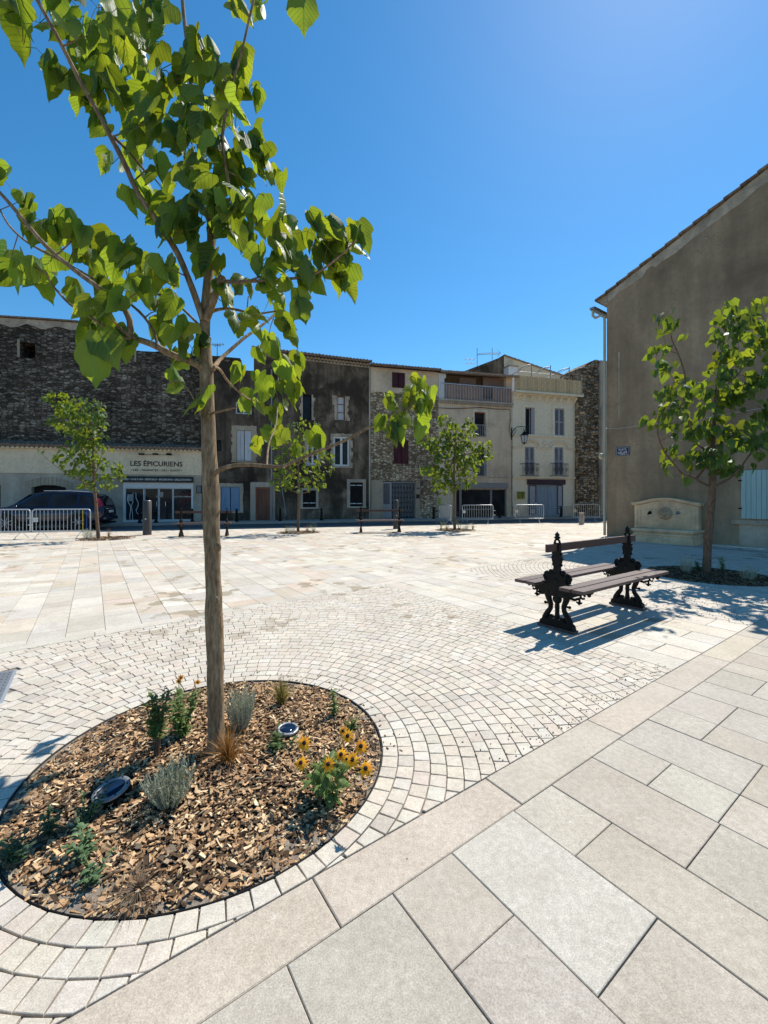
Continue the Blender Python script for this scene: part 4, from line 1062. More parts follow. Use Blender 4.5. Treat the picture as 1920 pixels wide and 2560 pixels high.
b.box(r[0] + .12, -.212, r[3] - .14, r[1] - .03, -.2, r[3] - .1, (.1, .1, .1)); b.box(r[0] + .25, -.212, r[2] + .1, r[0] + .31, -.2, r[3] - .2, (.1, .1, .1))
T2 = thing('post_box', 'olive yellow metal post box fixed on the cream house', 'post box', FAC, r[0], -.2); b.build('box_body', M['olive'], T2)
# roof terrace with reed fence and pergola
b = MB(); z0 = zc + .07; z1 = ztp(1360, 948); n = 170; x0, x1 = xa + .05, xb + .25
for i in range(n):
    x = x0 + (x1 - x0) * i / n; k = RN.uniform(.75, 1.2); b.box(x, -.3, z0, x + .042, -.27 + RN.uniform(0, .015), z1 + RN.uniform(-.04, .04), (k, k * .98, k * .9))
b.build('reed_screen', M['reed'], T)
b = MB(); b.box(x0, -.26, z0, x1, -.24, z0 + .04); b.box(x0, -.26, z1 - .1, x1, -.24, z1 - .07)
for i in range(5): x = x0 + (x1 - x0) * i / 4; b.box(x - .02, -.24, z0, x + .02, -.2, z1)
b.build('terrace_rail', M['zinc'], T)
b = MB(); zp = ztp(1360, 931)
for i, (pa, pb, pt) in enumerate(((1295, 1329, 912), (1342, 1376, 917), (1387, 1423, 921))):
    x0, x1 = dimx(pa, .6), dimx(pb, .6); zt_ = ztp(pb, pt, .6); zl = ztp(pa, pt + 16, .6)
    pts = [(x0 + (x1 - x0) * t, .6, zl + (zt_ - zl) * math.sin(t * math.pi / 2) ** .8) for t in [q / 8 for q in range(9)]]
    b.tube(pts, .035, 6); b.tube([(x1, .6, zc + .07), (x1, .6, zt_ + .1)], .035, 6)
    b.tube([(x0, 2.6, zl), (x1, 2.6, zt_)], .02, 5)
    b.tube([(x1, .6, zt_), (x1, 2.6, zt_)], .02, 5); b.tube([(x0, .6, zl), (x0, 2.6, zl)], .02, 5)
b.tube([(dimx(1295, .6), .6, ztp(1295, 928, .6)), (dimx(1387, .6), .6, ztp(1387, 937, .6))], .02, 5)
T2 = thing('pergola_frame', 'thin curved metal pergola frame above the reed screened terrace', 'pergola', FAC, dimx(1340), .6, 0); b.build('hoops', M['zinc'], T2)

# ------------------------------------------------------------------ gable house behind
off = 6.0
T = thing('gable_house', 'pale gabled house rising behind the terrace and tiled roofs', 'house', FAC, dimx(1260, off), off)
P = lambda px, py, o=off: (lambda q: (q[0], o, q[1]))(FAC.px(px, py, o))
b = MB(); pk = P(1260, 890); pr = P(1436, 950); q0 = (pk[0], off, 2); q1 = (pr[0], off, 2)
b.add([q0, q1, pr, pk, (q0[0], off + 8, 2), (q1[0], off + 8, 2), (pr[0], off + 8, pr[2]), (pk[0], off + 8, pk[2])], [(0, 1, 2, 3), (1, 5, 6, 2), (3, 2, 6, 7)]); b.build('gable_wall', M['plaster_shop'], T)
b = MB(); l = P(1160, 928); b.add([pk, l, (l[0], off, 2), (pk[0], off, 2), (l[0], off + 8, l[2]), (pk[0], off + 8, pk[2])], [(0, 1, 2, 3), (0, 5, 4, 1)]); b.build('side_wall', M['plaster_dark'], T)
b = MB(); e = Vector(pr) - Vector(pk); n = 16
for i in range(n):
    a_ = Vector(pk) + e * (i / n); c_ = Vector(pk) + e * ((i + .94) / n)
    b.add([(a_.x, off - .12, a_.z + .02), (c_.x, off - .12, c_.z - .02), (c_.x, off - .12, c_.z + .08), (a_.x, off - .12, a_.z + .12), (a_.x, off + 8, a_.z + .02), (c_.x, off + 8, c_.z - .02), (c_.x, off + 8, c_.z + .08), (a_.x, off + 8, a_.z + .12)],
          [(0, 1, 2, 3), (3, 2, 6, 7), (0, 4, 5, 1), (1, 5, 6, 2)])
b.build('roof', M['tile_pale'], T)
b = MB(); r = R4(FAC, (1414, 939, 1432, 950), off - .3); b.box(r[0], off - .8, r[2] - 1, r[1], off - .15, r[3]); b.build('chimney', M['tile'], T)
# white block left of the gable wall
b = MB(); r = R4(FAC, (1272, 916, 1293, 945), off - 1); b.box(r[0], off - 1, r[2] - 2, r[1], off - .2, r[3]); b.box(r[0] - .1, off - 1.1, r[3], r[1] + .1, off - .2, r[3] + .06, (.4, .3, .25)); b.build('chimney', M['frame_white'], T)

# ------------------------------------------------------------------ ruined tower wall at the right end of the street
T = thing('ruined_wall', 'tall broken rubble wall between the cream house and the gable wall', 'wall', FAC, dimx(1441, -.2), -.2)
b = MB(); nx, nz = 34, 90; X0, X1 = dimx(1442, -.2), dimx(1497, -.2); ZT = ztp(1480, 899, -.2)
topf = [(1442, 950), (1449, 944), (1452, 934), (1456, 918), (1462, 914), (1478, 903), (1488, 899), (1497, 900)]
def tz(x):
    for i in range(len(topf) - 1):
        a_, b_ = dimx(topf[i][0], -.2), dimx(topf[i + 1][0], -.2)
        if x <= b_ + 1e-6: return ztp(topf[i][0], topf[i][1], -.2) + (ztp(topf[i + 1][0], topf[i + 1][1], -.2) - ztp(topf[i][0], topf[i][1], -.2)) * (x - a_) / (b_ - a_)
    return ZT
from mathutils import noise as NZ
vs = []
for j in range(nz + 1):
    for i in range(nx + 1):
        x = X0 + (X1 - X0) * i / nx; t = tz(x); z = ZB + (t - ZB) * j / nz
        d = .16 * NZ.noise(Vector((x * 2.2, z * 4.5, 0))) + .08 * NZ.noise(Vector((x * 6, z * 11, 3)))
        vs.append((x + .05 * NZ.noise(Vector((z * 3, 1, 2))), -.2 + d + .35 * (1 - (x - X0) / (X1 - X0)) * 0, z))
b.add(vs, [(j * (nx + 1) + i, j * (nx + 1) + i + 1, (j + 1) * (nx + 1) + i + 1, (j + 1) * (nx + 1) + i) for j in range(nz) for i in range(nx)])
tp = [(X0 + (X1 - X0) * i / nx) for i in range(nx + 1)]
b.add([(x, -.1, tz(x)) for x in tp] + [(x, 2.2, tz(x)) for x in tp], [(i, i + 1, i + nx + 2, i + nx + 1) for i in range(nx)])
b.add([(X0, -.2, ZB), (X0, 2.2, ZB), (X0, 2.2, tz(X0)), (X0, -.2, tz(X0))], [(0, 3, 2, 1)])
b.build('broken_face', M['ruin'], T)
b = MB(); X2 = dimx(1545, -.35); ztt = ztp(1505, 901, -.35); b.box(X1, -.35, ZB, X2, 2.2, ztt); b.box(X1 + .02, -.45, ZB, X2, -.352, ztp(1505, 1023)); b.build('rendered_end', M['plaster_rough'], T)

# street lantern on the corner of the loggia house
T = thing('wall_lantern', 'black wrought iron street lantern on a scrolled bracket', 'street lamp', FAC, dimx(1279), -.1, ztp(1279, 1070), rot=0)
L = lambda cx, cy, o=-1.0: (lambda q: (q[0], o, q[1]))(FAC.px(1180 + cx / 4.424, 860 + cy / 4.424, o))
w0 = dimx(1277.5); zt_ = ztp(1279, 1063)
b = MB(); x_end = w0 + .0
def lp(t, z): return (w0 + .05 + .55 * t, -.04 - .8 * t, z)
zk = ztp(1281, 1075)
b.tube([lp(0, zk - .25), lp(.15, zk + .05), lp(.35, zk + .16), lp(.7, zk + .17), lp(.95, zk + .12), lp(1.05, zk), lp(1, zk - .1), lp(.86, zk - .1), lp(.84, zk)], .022, 6)
b.tube([lp(0, zk - .55), lp(.2, zk - .25), lp(.33, zk - .02), lp(.28, zk + .1), lp(.15, zk + .04), lp(.2, zk - .06)], .018, 6)
b.box(w0, -.05, zk - .7, w0 + .06, -.005, zk + .15); b.build('bracket', M['iron'], T)
c0 = lp(.92, zk - .12); lz = c0[2]
b = MB(); b.lathe([(.01, .0), (.03, -.02), (.04, -.08), (.10, -.12), (.13, -.2), (.30, -.34), (.31, -.37), (.26, -.38)][::-1], c0, 6, smooth=False); b.ball((c0[0], c0[1], lz - .95), .035, 6); b.lathe([(.05, -.93), (.15, -.88), (.16, -.86)], c0, 6)
for k in range(6):
    t = k * math.pi / 3; b.tube([(c0[0] + .27 * math.cos(t), c0[1] + .27 * math.sin(t), lz - .37), (c0[0] + .15 * math.cos(t), c0[1] + .15 * math.sin(t), lz - .87)], .015, 4)
cg = b.build('lantern_cage', M['iron'], T)
b = MB(); b.lathe([(.14, -.87), (.25, -.38)], c0, 6, smooth=False); b.build('lantern_glass', M['shut_white'], T)

# wires and aerials
def aerial(name, label, px, py0, py1, off, els, lab2=None):
    T = thing(name, label, 'aerial', FAC, dimx(px, off), off, ztp(px, py0, off))
    b = MB(); x = dimx(px, off); b.tube([(x, off, ztp(px, py0, off)), (x, off, ztp(px, py1, off))], .025, 5); b.build('mast', M['zinc'], T)
    b = MB()
    for (pa, pya, pb, pyb, n) in els:
        A_ = FAC.px(pa, pya, off); B_ = FAC.px(pb, pyb, off); b.tube([(A_[0], off, A_[1]), (B_[0], off, B_[1])], .016, 4)
        for i in range(n): 
            u = (i + .5) / n; cx, cz = A_[0] + (B_[0] - A_[0]) * u, A_[1] + (B_[1] - A_[1]) * u; b.tube([(cx, off - .25, cz), (cx, off + .25, cz)], .01, 4); b.tube([(cx, off, cz - .07), (cx, off, cz + .07)], .008, 4)
    b.build('antenna_array', M['zinc'], T)
aerial('roof_aerial', 'leftmost aerial on a short mast above the dark house', 543, 892, 860, .4, [(528, 861, 561, 861, 5), (533, 864, 553, 864, 2)])
aerial('roof_aerial', 'tall aerial with low side arms, left one above the tiled roofs', 1193, 915, 870, 3.0, [(1159, 897, 1190, 899, 3), (1163, 908, 1190, 908.5, 3), (1193, 886, 1222, 884, 9)])
aerial('roof_aerial', 'aerial with a folded reflector beside the gable peak', 1230.5, 900, 870, 3.0, [(1222, 884, 1250, 884, 9), (1243, 892, 1252, 882, 0), (1243, 873, 1252, 883, 0)])
T = thing('facade_cable', 'thin dark cable looping along the beige loggia house', 'cable', FAC, dimx(1100), -.03)
b = MB(); b.tube([(dimx(p), -.05, ztp(p, q)) for p, q in ((1097, 1020), (1130, 1022), (1165, 1021), (1200, 1019), (1240, 1023), (1274, 1024), (1275, 1050), (1272, 1075), (1279, 1100), (1278.5, 1190), (1279, 1288))], .018, 5); b.build('wire', M['iron'], T)

# ------------------------------------------------------------------ gable building on the right
T = thing('gable_building', 'large brown rendered building with sloping tiled verge at the right', 'building', WAL, 0, 0)
sh_r = R4(WAL, (1854, 1174, 1990, 1298))
e0 = (0.0, WAL.px(1519, 735)[1]); e1 = WAL.px(1920, 420); sl_ = (e1[1] - e0[1]) / (e1[0] - e0[0]); LW = 9.0
zt = lambda x: e0[1] + sl_ * x
b = MB(); wallgrid(b, 0, LW, -.05, zt, [], 0)
n = 2
b.add([(0, 0, -.05), (0, 14, -.05), (0, 14, zt(0)), (0, 0, zt(0)), (LW, 0, -.05), (LW, 14, -.05), (LW, 14, zt(LW)), (LW, 0, zt(LW))], [(0, 3, 2, 1), (1, 2, 6, 5), (4, 5, 6, 7)])
b.build('gable_wall', M['plaster_gable'], T)
b = MB(); n = 60; vs = []
for i in range(n + 1):
    x = .05 + (LW - .1) * i / n; w_ = .16 + .14 * min(1, i / 8) + .12 * NZ.noise(Vector((x * 2.4, 0, 0))) + .08 * NZ.noise(Vector((x * 7, 5, 0)))
    if i in (9, 10): w_ *= .35
    vs += [(x, -.012, zt(x) - .02), (x, -.012, zt(x) - max(.05, w_) - .1), (x, -.0, zt(x) - max(.05, w_) - .1)]
b.add(vs, [(i * 3 + 1, i * 3 + 4, i * 3 + 3, i * 3) for i in range(n)] + [(i * 3 + 2, i * 3 + 5, i * 3 + 4, i * 3 + 1) for i in range(n)]); b.build('bare_mortar_strip', M['plaster_pale'], T)
b = MB(); x = -.42; st = .40
while x < LW:
    z0, z1 = zt(x), zt(x + st); k = RN.uniform(.8, 1.2)
    b.add([(x, -.1, z0 + .03), (x + st * 1.08, -.1, z1 + .0), (x + st * 1.08, -.1, z1 + .06), (x, -.1, z0 + .10), (x, 14, z0 + .03), (x + st * 1.08, 14, z1), (x + st * 1.08, 14, z1 + .06), (x, 14, z0 + .10)],
          [(0, 1, 2, 3), (0, 3, 7, 4), (3, 2, 6, 7), (0, 4, 5, 1)], (k, k, k)); x += st
b.build('roof', M['tile'], T)
# eave end with small stepped cornice, gutter and downpipe
b = MB()
for k in range(3): b.box(-.16 - .09 * k + .0, .0, zt(0) - .36 + .11 * k, -.001, 13, zt(0) - .26 + .11 * k - .004)
b.build('eave_cornice', M['stone_pier'], T)
b = MB(); gx, gz = -.52, zt(0) - .42
b.add([(gx - .1, y, gz + .1) for y in (-.1, 13)] + [(gx - .08, y, gz) for y in (-.1, 13)] + [(gx + .08, y, gz) for y in (-.1, 13)] + [(gx + .1, y, gz + .1) for y in (-.1, 13)],
      [(0, 1, 3, 2), (2, 3, 5, 4), (4, 5, 7, 6), (0, 2, 4, 6)]); b.build('gutter', M['zinc'], T)
b = MB(); zz = gz - .02
b.tube([(gx, -.03, zz), (gx, -.03, zz - .2), (gx + .1, -.03, zz - .32), (-.2, -.05, zz - .30), (-.07, -.05, zz - .42), (-.06, -.05, zz - .6), (-.06, -.05, .05)], .048, 10)
for z in (1.6, 4.3, 6.6): b.lathe([(.055, -.03), (.06, 0), (.055, .03)], (-.06, -.05, z), 10)
b.build('downpipe', M['cream_pipe'], T)
b = MB(); r = R4(WAL, (1504, 1135, 1511, 1147)); b.ball((-.16, -.1, (r[2] + r[3]) / 2), .11, 8, sc=(1, 1, 1.1)); b.build('wall_box', M['cream_pipe'], T)
b = MB(); b.tube([(x, -.02, z) for x, z in (WAL.px(1516, 1071), WAL.px(1545, 1072), WAL.px(1600, 1064), WAL.px(1750, 1047), WAL.px(1920, 1018))], .008, 5); b.build('cable', M['galva'], T)
b = MB(); p = WAL.px(1546, 880); q = WAL.px(1546, 1050); b.box(p[0], -.012, q[1], p[0] + .05, -.001, p[1]); b.build('conduit', M['plaster_pale'], T)
sr = sh_r; xm = sr[0] + .82
s1 = shutter(T, sr[0], xm - .005, sr[2], sr[3], -.06, M['shut_teal'], 7, bars=False); s2 = shutter(T, xm + .005, xm + .82, sr[2], sr[3], -.06, M['shut_teal'], 7, bars=False)
b = MB()
for z in (sr[2] + .3, sr[3] - .3): b.box(sr[0] - .06, -.075, z - .02, sr[0] + .02, -.03, z + .02)
b.box(xm - .1, -.1, (sr[2] + sr[3]) / 2 - .02, xm + .06, -.062, (sr[2] + sr[3]) / 2 + .02); b.build('latch', M['iron'], s1)
b = MB(); b.box(sr[0] - .22, -.12, sr[2] - .17, sr[0] + 2.1, .0, sr[2] - .04); b.build('window_sill', M['stone_pier'], T)
b = MB()
x0 = sr[0] - .05
b.box(x0, -.015, .045, x0 + 2.3, -.001, sr[2] - .175); b.build('repair_patch', M['plaster_rough'], T)
# street name plate
r = R4(WAL, (1540, 1117, 1575, 1139)); Ts = thing('street_name_plate', 'dark blue enamel plate reading PLACE NEUVE on the brown gable wall', 'sign', WAL, (r[0] + r[1]) / 2, -.02, (r[2] + r[3]) / 2)
b = MB(); b.box(r[0], -.022, r[2], r[1], -.004, r[3]); b.build('plate', M['enamel'], Ts, bevel=.004)
b = MB(); t = .007; i_ = .022
for q in ((r[0] + i_, r[2] + i_, r[1] - i_, r[2] + i_ + t), (r[0] + i_, r[3] - i_ - t, r[1] - i_, r[3] - i_), (r[0] + i_, r[2] + i_ + t, r[0] + i_ + t, r[3] - i_ - t), (r[1] - i_ - t, r[2] + i_ + t, r[1] - i_, r[3] - i_ - t)): b.box(q[0], -.026, q[1], q[2], -.0225, q[3])
b.build('border', M['white_ink'], Ts)
cx = (r[0] + r[1]) / 2; hh = r[3] - r[2]
text('PLACE', (r[1] - r[0]) * .56, 'lettering', M['white_ink'], Ts, cx, -.026, r[2] + hh * .69, bold=.0, height=hh * .25); text('NEUVE', (r[1] - r[0]) * .68, 'lettering', M['white_ink'], Ts, cx, -.026, r[2] + hh * .34, bold=.0, height=hh * .25)
b = MB(); b.box(cx - .07, -.028, r[2] + hh * .145, cx + .09, -.024, r[2] + hh * .18); b.build('small_print', M['white_ink'], Ts)

# ------------------------------------------------------------------ wall fountain
fp = lambda cx, cy, off: WAL.px(1480 + cx / 3.77, 950 + cy / 3.77, off)
xl, zl = fp(383, 1165, -.3); xr, zr = fp(1015, 1165, -.3); xc, zpk = fp(690, 1118, -.3)
Tf = thing('wall_fountain', 'carved pale stone wall fountain with a lion face and long trough', 'fountain', WAL, (xl + xr) / 2, -.3)
W_ = xr - xl; ztr = fp(600, 1400, -.75)[1]; zsh = (zl + zr) / 2
def toparc(x): 
    u = (x - xl) / W_
    return zsh + (zpk - zsh) * (max(0, math.sin(math.pi * u)) ** 1.6)
b = MB(); n = 24
poly = [(xl + .04, .1), (xr - .04, .1)] + [(xl + .04 + (W_ - .08) * (1 - i / n), toparc(xl + W_ * (1 - i / n)) - .07) for i in range(n + 1)]
b.prism(poly, -.26, -.002); b.build('back_slab', M['fountain'], Tf, bevel=.012)
b = MB()
for i in range(n):
    xA, xB = xl - .03 + (W_ + .06) * i / n, xl - .03 + (W_ + .06) * (i + 1) / n; zA, zB_ = toparc(xl + W_ * i / n), toparc(xl + W_ * (i + 1) / n)
    for (y0, d0, d1) in ((-.34, -.03, .03), (-.30, -.069, -.031)):
        b.add([(xA, y0, zA + d0), (xB, y0, zB_ + d0), (xB, y0, zB_ + d1), (xA, y0, zA + d1), (xA, -.002, zA + d0), (xB, -.002, zB_ + d0), (xB, -.002, zB_ + d1), (xA, -.002, zA + d1)],
              [(0, 1, 2, 3), (3, 2, 6, 7), (0, 4, 5, 1)] + ([(0, 3, 7, 4)] if i == 0 else []) + ([(1, 5, 6, 2)] if i == n - 1 else []))
b.build('crown_moulding', M['fountain'], Tf)
b = MB(); pz0, pz1 = ztr + .07, zsh - .2
for q in ((xl + .12, pz0, xl + .14, pz1), (xr - .14, pz0, xr - .12, pz1), (xl + .24, pz0, xl + .255, pz1), (xr - .255, pz0, xr - .24, pz1), (xl + .26, pz1 - .015, xr - .26, pz1), (xl + .26, pz0 + .02, xr - .26, pz0 + .035)): b.box(q[0], -.272, q[1], q[2], -.261, q[3])
b.build('panel_moulding', M['fountain'], Tf)
# lion face in a medallion
lx, lz = fp(685, 1258, -.3); b = MB()
b.lathe([(.21, 0), (.21, -.03), (.18, -.045), (.001, -.045)], (lx, -.26, lz), 24, axis='y')
for k in range(16):
    t = k * math.pi / 8 + .2
    b.ball((lx + .15 * math.cos(t), -.315, lz + .15 * math.sin(t)), .04, 7); b.ball((lx + .105 * math.cos(t + .2), -.335, lz + .105 * math.sin(t + .2)), .035, 7)
b.ball((lx, -.33, lz), .1, 10, sc=(1, .8, 1.1)); b.ball((lx, -.40, lz - .03), .05, 8, sc=(1, .8, .8)); b.tube([(lx, -.39, lz + .07), (lx, -.425, lz - .01)], [.02, .028], 7)
for s_ in (-1, 1): b.ball((lx + s_ * .045, -.385, lz + .03), .012, 6); b.ball((lx + s_ * .035, -.415, lz - .045), .026, 7); b.ball((lx + s_ * .045, -.39, lz + .07), .022, 6, sc=(1.4, 1, .6))
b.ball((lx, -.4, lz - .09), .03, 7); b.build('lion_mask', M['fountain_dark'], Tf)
for cx_ in (542, 806):
    sx, sz = fp(cx_, 1250, -.3); b = MB(); b.lathe([(.055, -.0), (.055, -.02), (.03, -.03)], (sx, -.261, sz), 12, axis='y')
    b.tube([(sx, -.29, sz), (sx, -.36, sz), (sx, -.40, sz - .03), (sx, -.405, sz - .07)], [.022, .022, .024, .027], 8); b.build('spout', M['iron'] if cx_ == 542 else M['zinc'], Tf)
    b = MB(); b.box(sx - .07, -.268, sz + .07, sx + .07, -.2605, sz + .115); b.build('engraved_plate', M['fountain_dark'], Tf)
# trough
tx0, _ = fp(372, 1420, -.95); tx1, _ = fp(955, 1440, -.95)
TY = -.95
b = MB()
def ring(x0, x1, y0, y1, z0, z1, e=0): b.box(x0 - e, y0 - e, z0, x1 + e, y1, z1)
prof = [(0.0, .0), (0.0, .16), (-.05, .2), (-.05, .23), (-.02, .26), (-.04, .30), (-.07, ztr - .14), (-.035, ztr - .12), (-.0, ztr - .09), (.015, ztr - .05), (0.0, ztr - .015), (-.03, ztr)]
for (p0, p1) in zip(prof[:-1], prof[1:]):
    a0, a1 = p0[0], p1[0]
    b.add([(tx0 - a0, TY - a0, p0[1]), (tx1 + a0, TY - a0, p0[1]), (tx1 + a1, TY - a1, p1[1]), (tx0 - a1, TY - a1, p1[1])], [(0, 1, 2, 3)])
    b.add([(tx1 + a0, TY - a0, p0[1]), (tx1 + a0, -.002, p0[1]), (tx1 + a1, -.002, p1[1]), (tx1 + a1, TY - a1, p1[1])], [(0, 1, 2, 3)])
    b.add([(tx0 - a0, -.002, p0[1]), (tx0 - a0, TY - a0, p0[1]), (tx0 - a1, TY - a1, p1[1]), (tx0 - a1, -.002, p1[1])], [(0, 1, 2, 3)])
o_, i_ = .03, .15; zr_ = ztr
X0, X1 = tx0 + o_, tx1 - o_; Y0 = TY + o_
b.add([(X0, Y0, zr_), (X1, Y0, zr_), (X1, -.27, zr_), (X0, -.27, zr_), (X0 + i_, Y0 + i_, zr_), (X1 - i_, Y0 + i_, zr_), (X1 - i_, -.27, zr_), (X0 + i_, -.27, zr_),
       (X0 + i_, Y0 + i_, zr_ - .3), (X1 - i_, Y0 + i_, zr_ - .3), (X1 - i_, -.27, zr_ - .3), (X0 + i_, -.27, zr_ - .3)],
      [(0, 1, 5, 4), (1, 2, 6, 5), (3, 0, 4, 7), (4, 5, 9, 8), (5, 6, 10, 9), (7, 4, 8, 11), (8, 9, 10, 11)])
b.build('trough', M['fountain'], Tf, recalc=False)

# ------------------------------------------------------------------ double-sided bench
def end_frame(b):
    X = lambda s_: s_
    t = .022
    b.prism([(-.21, .03), (-.20, .075), (-.165, .10), (-.12, .095), (-.09, .12), (.09, .12), (.12, .095), (.165, .10), (.20, .075), (.21, .03)], -.035, .035, axis='x')
    for s_ in (-1, 1):
        b.ball((0, s_ * .15, .085), .045, 8, sc=(.8, 1, 1)); b.ball((0, s_ * .07, .12), .035, 8)
        b.tube([(0, s_ * .15, .10), (0, s_ * .125, .16), (0, s_ * .085, .22), (0, s_ * .08, .27), (0, s_ * .105, .33), (0, s_ * .12, .38), (0, s_ * .1, .42)], [.042, .034, .028, .028, .034, .04, .04], 8)
        b.ball((0, s_ * .15, .275), .018, 7); b.tube([(0, s_ * .1, .275), (0, s_ * .15, .275)], .012, 6)
        # arms reaching under the planks
        b.prism([(s_ * .06, .38), (s_ * .13, .37), (s_ * .22, .405), (s_ * .30, .44), (s_ * .40, .465), (s_ * .415, .49), (s_ * .06, .49)][::s_], -t, t, axis='x')
        b.tube([(0, s_ * (.2 + .055 * math.cos(q)), .425 + .055 * math.sin(q)) for q in [k * .7 for k in range(9)]], .016, 6)
        b.tube([(0, s_ * (.3 + .025 * math.cos(q)), .425 + .025 * math.sin(q)) for q in [k * .8 for k in range(8)]], .012, 6)
        b.tube([(0, s_ * .26, .41), (0, s_ * .265, .365), (0, s_ * .25, .35)], .012, 6); b.ball((0, s_ * .26, .345), .02, 7); b.ball((0, s_ * .37, .452), .022, 7)
        b.ball((0, s_ * .285, .352), .011, 6); b.ball((0, s_ * .235, .352), .011, 6)
        # scrolls above the seat
        b.ball((0, s_ * .105, .60), .045, 9, sc=(.75, 1, 1)); b.ball((0, s_ * .15, .585), .03, 8); b.ball((0, s_ * .075, .645), .03, 8); b.tube([(0, s_ * .05, .56), (0, s_ * .16, .55)], .02, 6)
        b.tube([(0, s_ * (.12 + .04 * math.cos(q)), .60 + .04 * math.sin(q)) for q in [k * .7 for k in range(9)]], .013, 6)
        b.ball((0, s_ * .05, .80), .022, 7); b.ball((0, s_ * .048, .73), .018, 7); b.ball((0, s_ * .055, .86), .014, 6)
    b.tube([(0, 0, .10), (0, 0, .2), (0, 0, .25), (0, 0, .3), (0, 0, .4)], [.035, .024, .028, .024, .04], 8)
    b.ball((0, 0, .34), .055, 9, sc=(.7, 1, 1))
    b.prism([(-.12, .37), (.12, .37), (.15, .44), (.14, .50), (.12, .56), (.06, .63), (-.06, .63), (-.12, .56), (-.14, .50), (-.15, .44)], -.03, .03, axis='x')
    b.ball((0, 0, .55), .055, 9, sc=(.8, 1, 1))
    b.prism([(-.05, .62), (.05, .62), (.035, .70), (.05, .76), (.058, .79), (.058, .83), (.045, .845), (.04, .90), (.033, .98), (-.033, .98), (-.04, .90), (-.045, .845), (-.058, .83), (-.058, .79), (-.05, .76), (-.035, .70)], -.022, .022, axis='x')
    # arch with hole and finial
    b.tube([(0, .03 * math.cos(q), .985 + .035 * math.sin(q)) for q in [k * math.pi / 8 for k in range(9)]], .012, 6)
    b.tube([(0, -.03, .96), (0, -.03, .99)], .013, 6); b.tube([(0, .03, .96), (0, .03, .99)], .013, 6)
    b.lathe([(.016, 1.02), (.034, 1.035), (.036, 1.045), (.02, 1.055), (.028, 1.07), (.022, 1.085), (.008, 1.098), (.004, 1.108)], (0, 0, 0), 10)
BC = AB.w(5.16, 2.73)
TB = thing('double_bench', 'near dark cast iron and wood double sided bench casting a long shadow', 'bench', Frame(BC.x, BC.y, AB.r), 0, 0, 0, 'double sided benches')
HL = .83
for x in (-HL, HL):
    b = MB(); end_frame(b); b.v = [(v[0] + x, v[1], v[2]) for v in b.v]; ef = b.build('end_frame', M['iron'], TB)
    b = MB(); b.box(x - .05, -.225, .0, x + .05, .225, .03); b.build('foot_plate', M['bench_wood'], ef, bevel=.004)
for y0, y1 in ((-.425, -.295), (-.278, -.148), (.148, .278), (.295, .425)):
    b = MB(); b.box(-1.04, y0, .492, 1.04, y1, .528); pk = b.build('seat_plank', M['bench_wood'], TB, bevel=.006)
    b = MB()
    for x in (-HL, HL):
        for yy in (y0 + .035, y1 - .035): b.ball((x, yy, .529), .007, 6)
    b.build('bolt', M['galva'], pk)
b = MB(); b.box(-1.04, -.016, .885, 1.04, .016, .975); b.build('back_board', M['bench_red'], TB, bevel=.006)
for (x1_, y1_, x2_, y2_, lab) in ((453.6, 1341.5, 566.6, 1339.7, 'far double bench half hidden behind the big tree trunk, facing the shop'), (905.6, 1331.3, 995, 1330, 'far double bench in front of the folding grille of the stone house')):
    p, q = ground(x1_, y1_), ground(x2_, y2_); c = (p + q) / 2; c.z = 0
    dup(TB, c, math.atan2(q.y - p.y, q.x - p.x), lab)

# ------------------------------------------------------------------ barriers and bollards
def barrier(name, label, p, q, nb, hgt=1.06, special=False, tabs=(0, 0)):
    fr = Frame(p.x, p.y, math.atan2(q.y - p.y, q.x - p.x)); Lb = (q - p).length
    T = thing(name, label, 'barrier', fr, 0, 0, 0, 'crowd control barriers')
    b = MB(); z0, z1, r = .27, hgt, .1
    pts = [(.02, 0, z0)] + [(.02, 0, z1 - r)] + [(.02 + r - r * math.cos(t), 0, z1 - r + r * math.sin(t)) for t in (.5, 1.0)] + [(.02 + r, 0, z1), (Lb - .02 - r, 0, z1)] + [(Lb - .02 - r + r * math.sin(t), 0, z1 - r + r * math.cos(t)) for t in (.5, 1.0)] + [(Lb - .02, 0, z1 - r), (Lb - .02, 0, z0)]
    b.tube(pts, .021, 8); b.tube([(.02, 0, z0), (Lb - .02, 0, z0)], .019, 8)
    b.box(.05, -.006, hgt - .46, .2, .006, hgt - .30)
    for s_, x in ((-1, 0), (1, Lb)):
        if tabs[0 if s_ < 0 else 1]: b.box(min(x, x + s_ * .12), -.01, hgt - .33, max(x, x + s_ * .12), .01, hgt - .30); b.box(min(x, x + s_ * .12), -.01, .48, max(x, x + s_ * .12), .01, .51)
    b.build('frame', M['galva'], T)
    for i in range(nb):
        x = .02 + (Lb - .04) * (i + 1) / (nb + 1); b = MB(); b.tube([(x, 0, z0), (x, 0, z1)], .009, 6)
        m_ = M['galva']
        if special and i == nb - 2: m_ = M['yellow']
        if special and i == nb - 1: m_ = M['bluebar']
        b.build('bar', m_, T)
    for x in (.3, Lb - .3):
        b = MB(); b.tube([(x, 0, z0), (x - .08, -.26, .012)], .013, 6); b.tube([(x, 0, z0), (x + .08, .26, .012)], .013, 6); b.tube([(x - .1, -.27, .012), (x - .02, -.25, .012)], .013, 6); b.build('foot', M['galva'], T)
    return T
G2 = lambda px, py: Vector(ground(px, py).xy)
def P2d(px, Y): return Vector(((px - 960) * Y / F, Y))
barrier('crowd_barrier', 'steel crowd barrier with one yellow and one blue bar beside the dark car', P2d(79, 15.0), P2d(227.5, 15.35), 14, special=True, tabs=(1, 0))
barrier('crowd_barrier', 'steel crowd barrier cut by the left picture edge in front of the car', P2d(-65, 14.7), P2d(77, 15.0), 14)
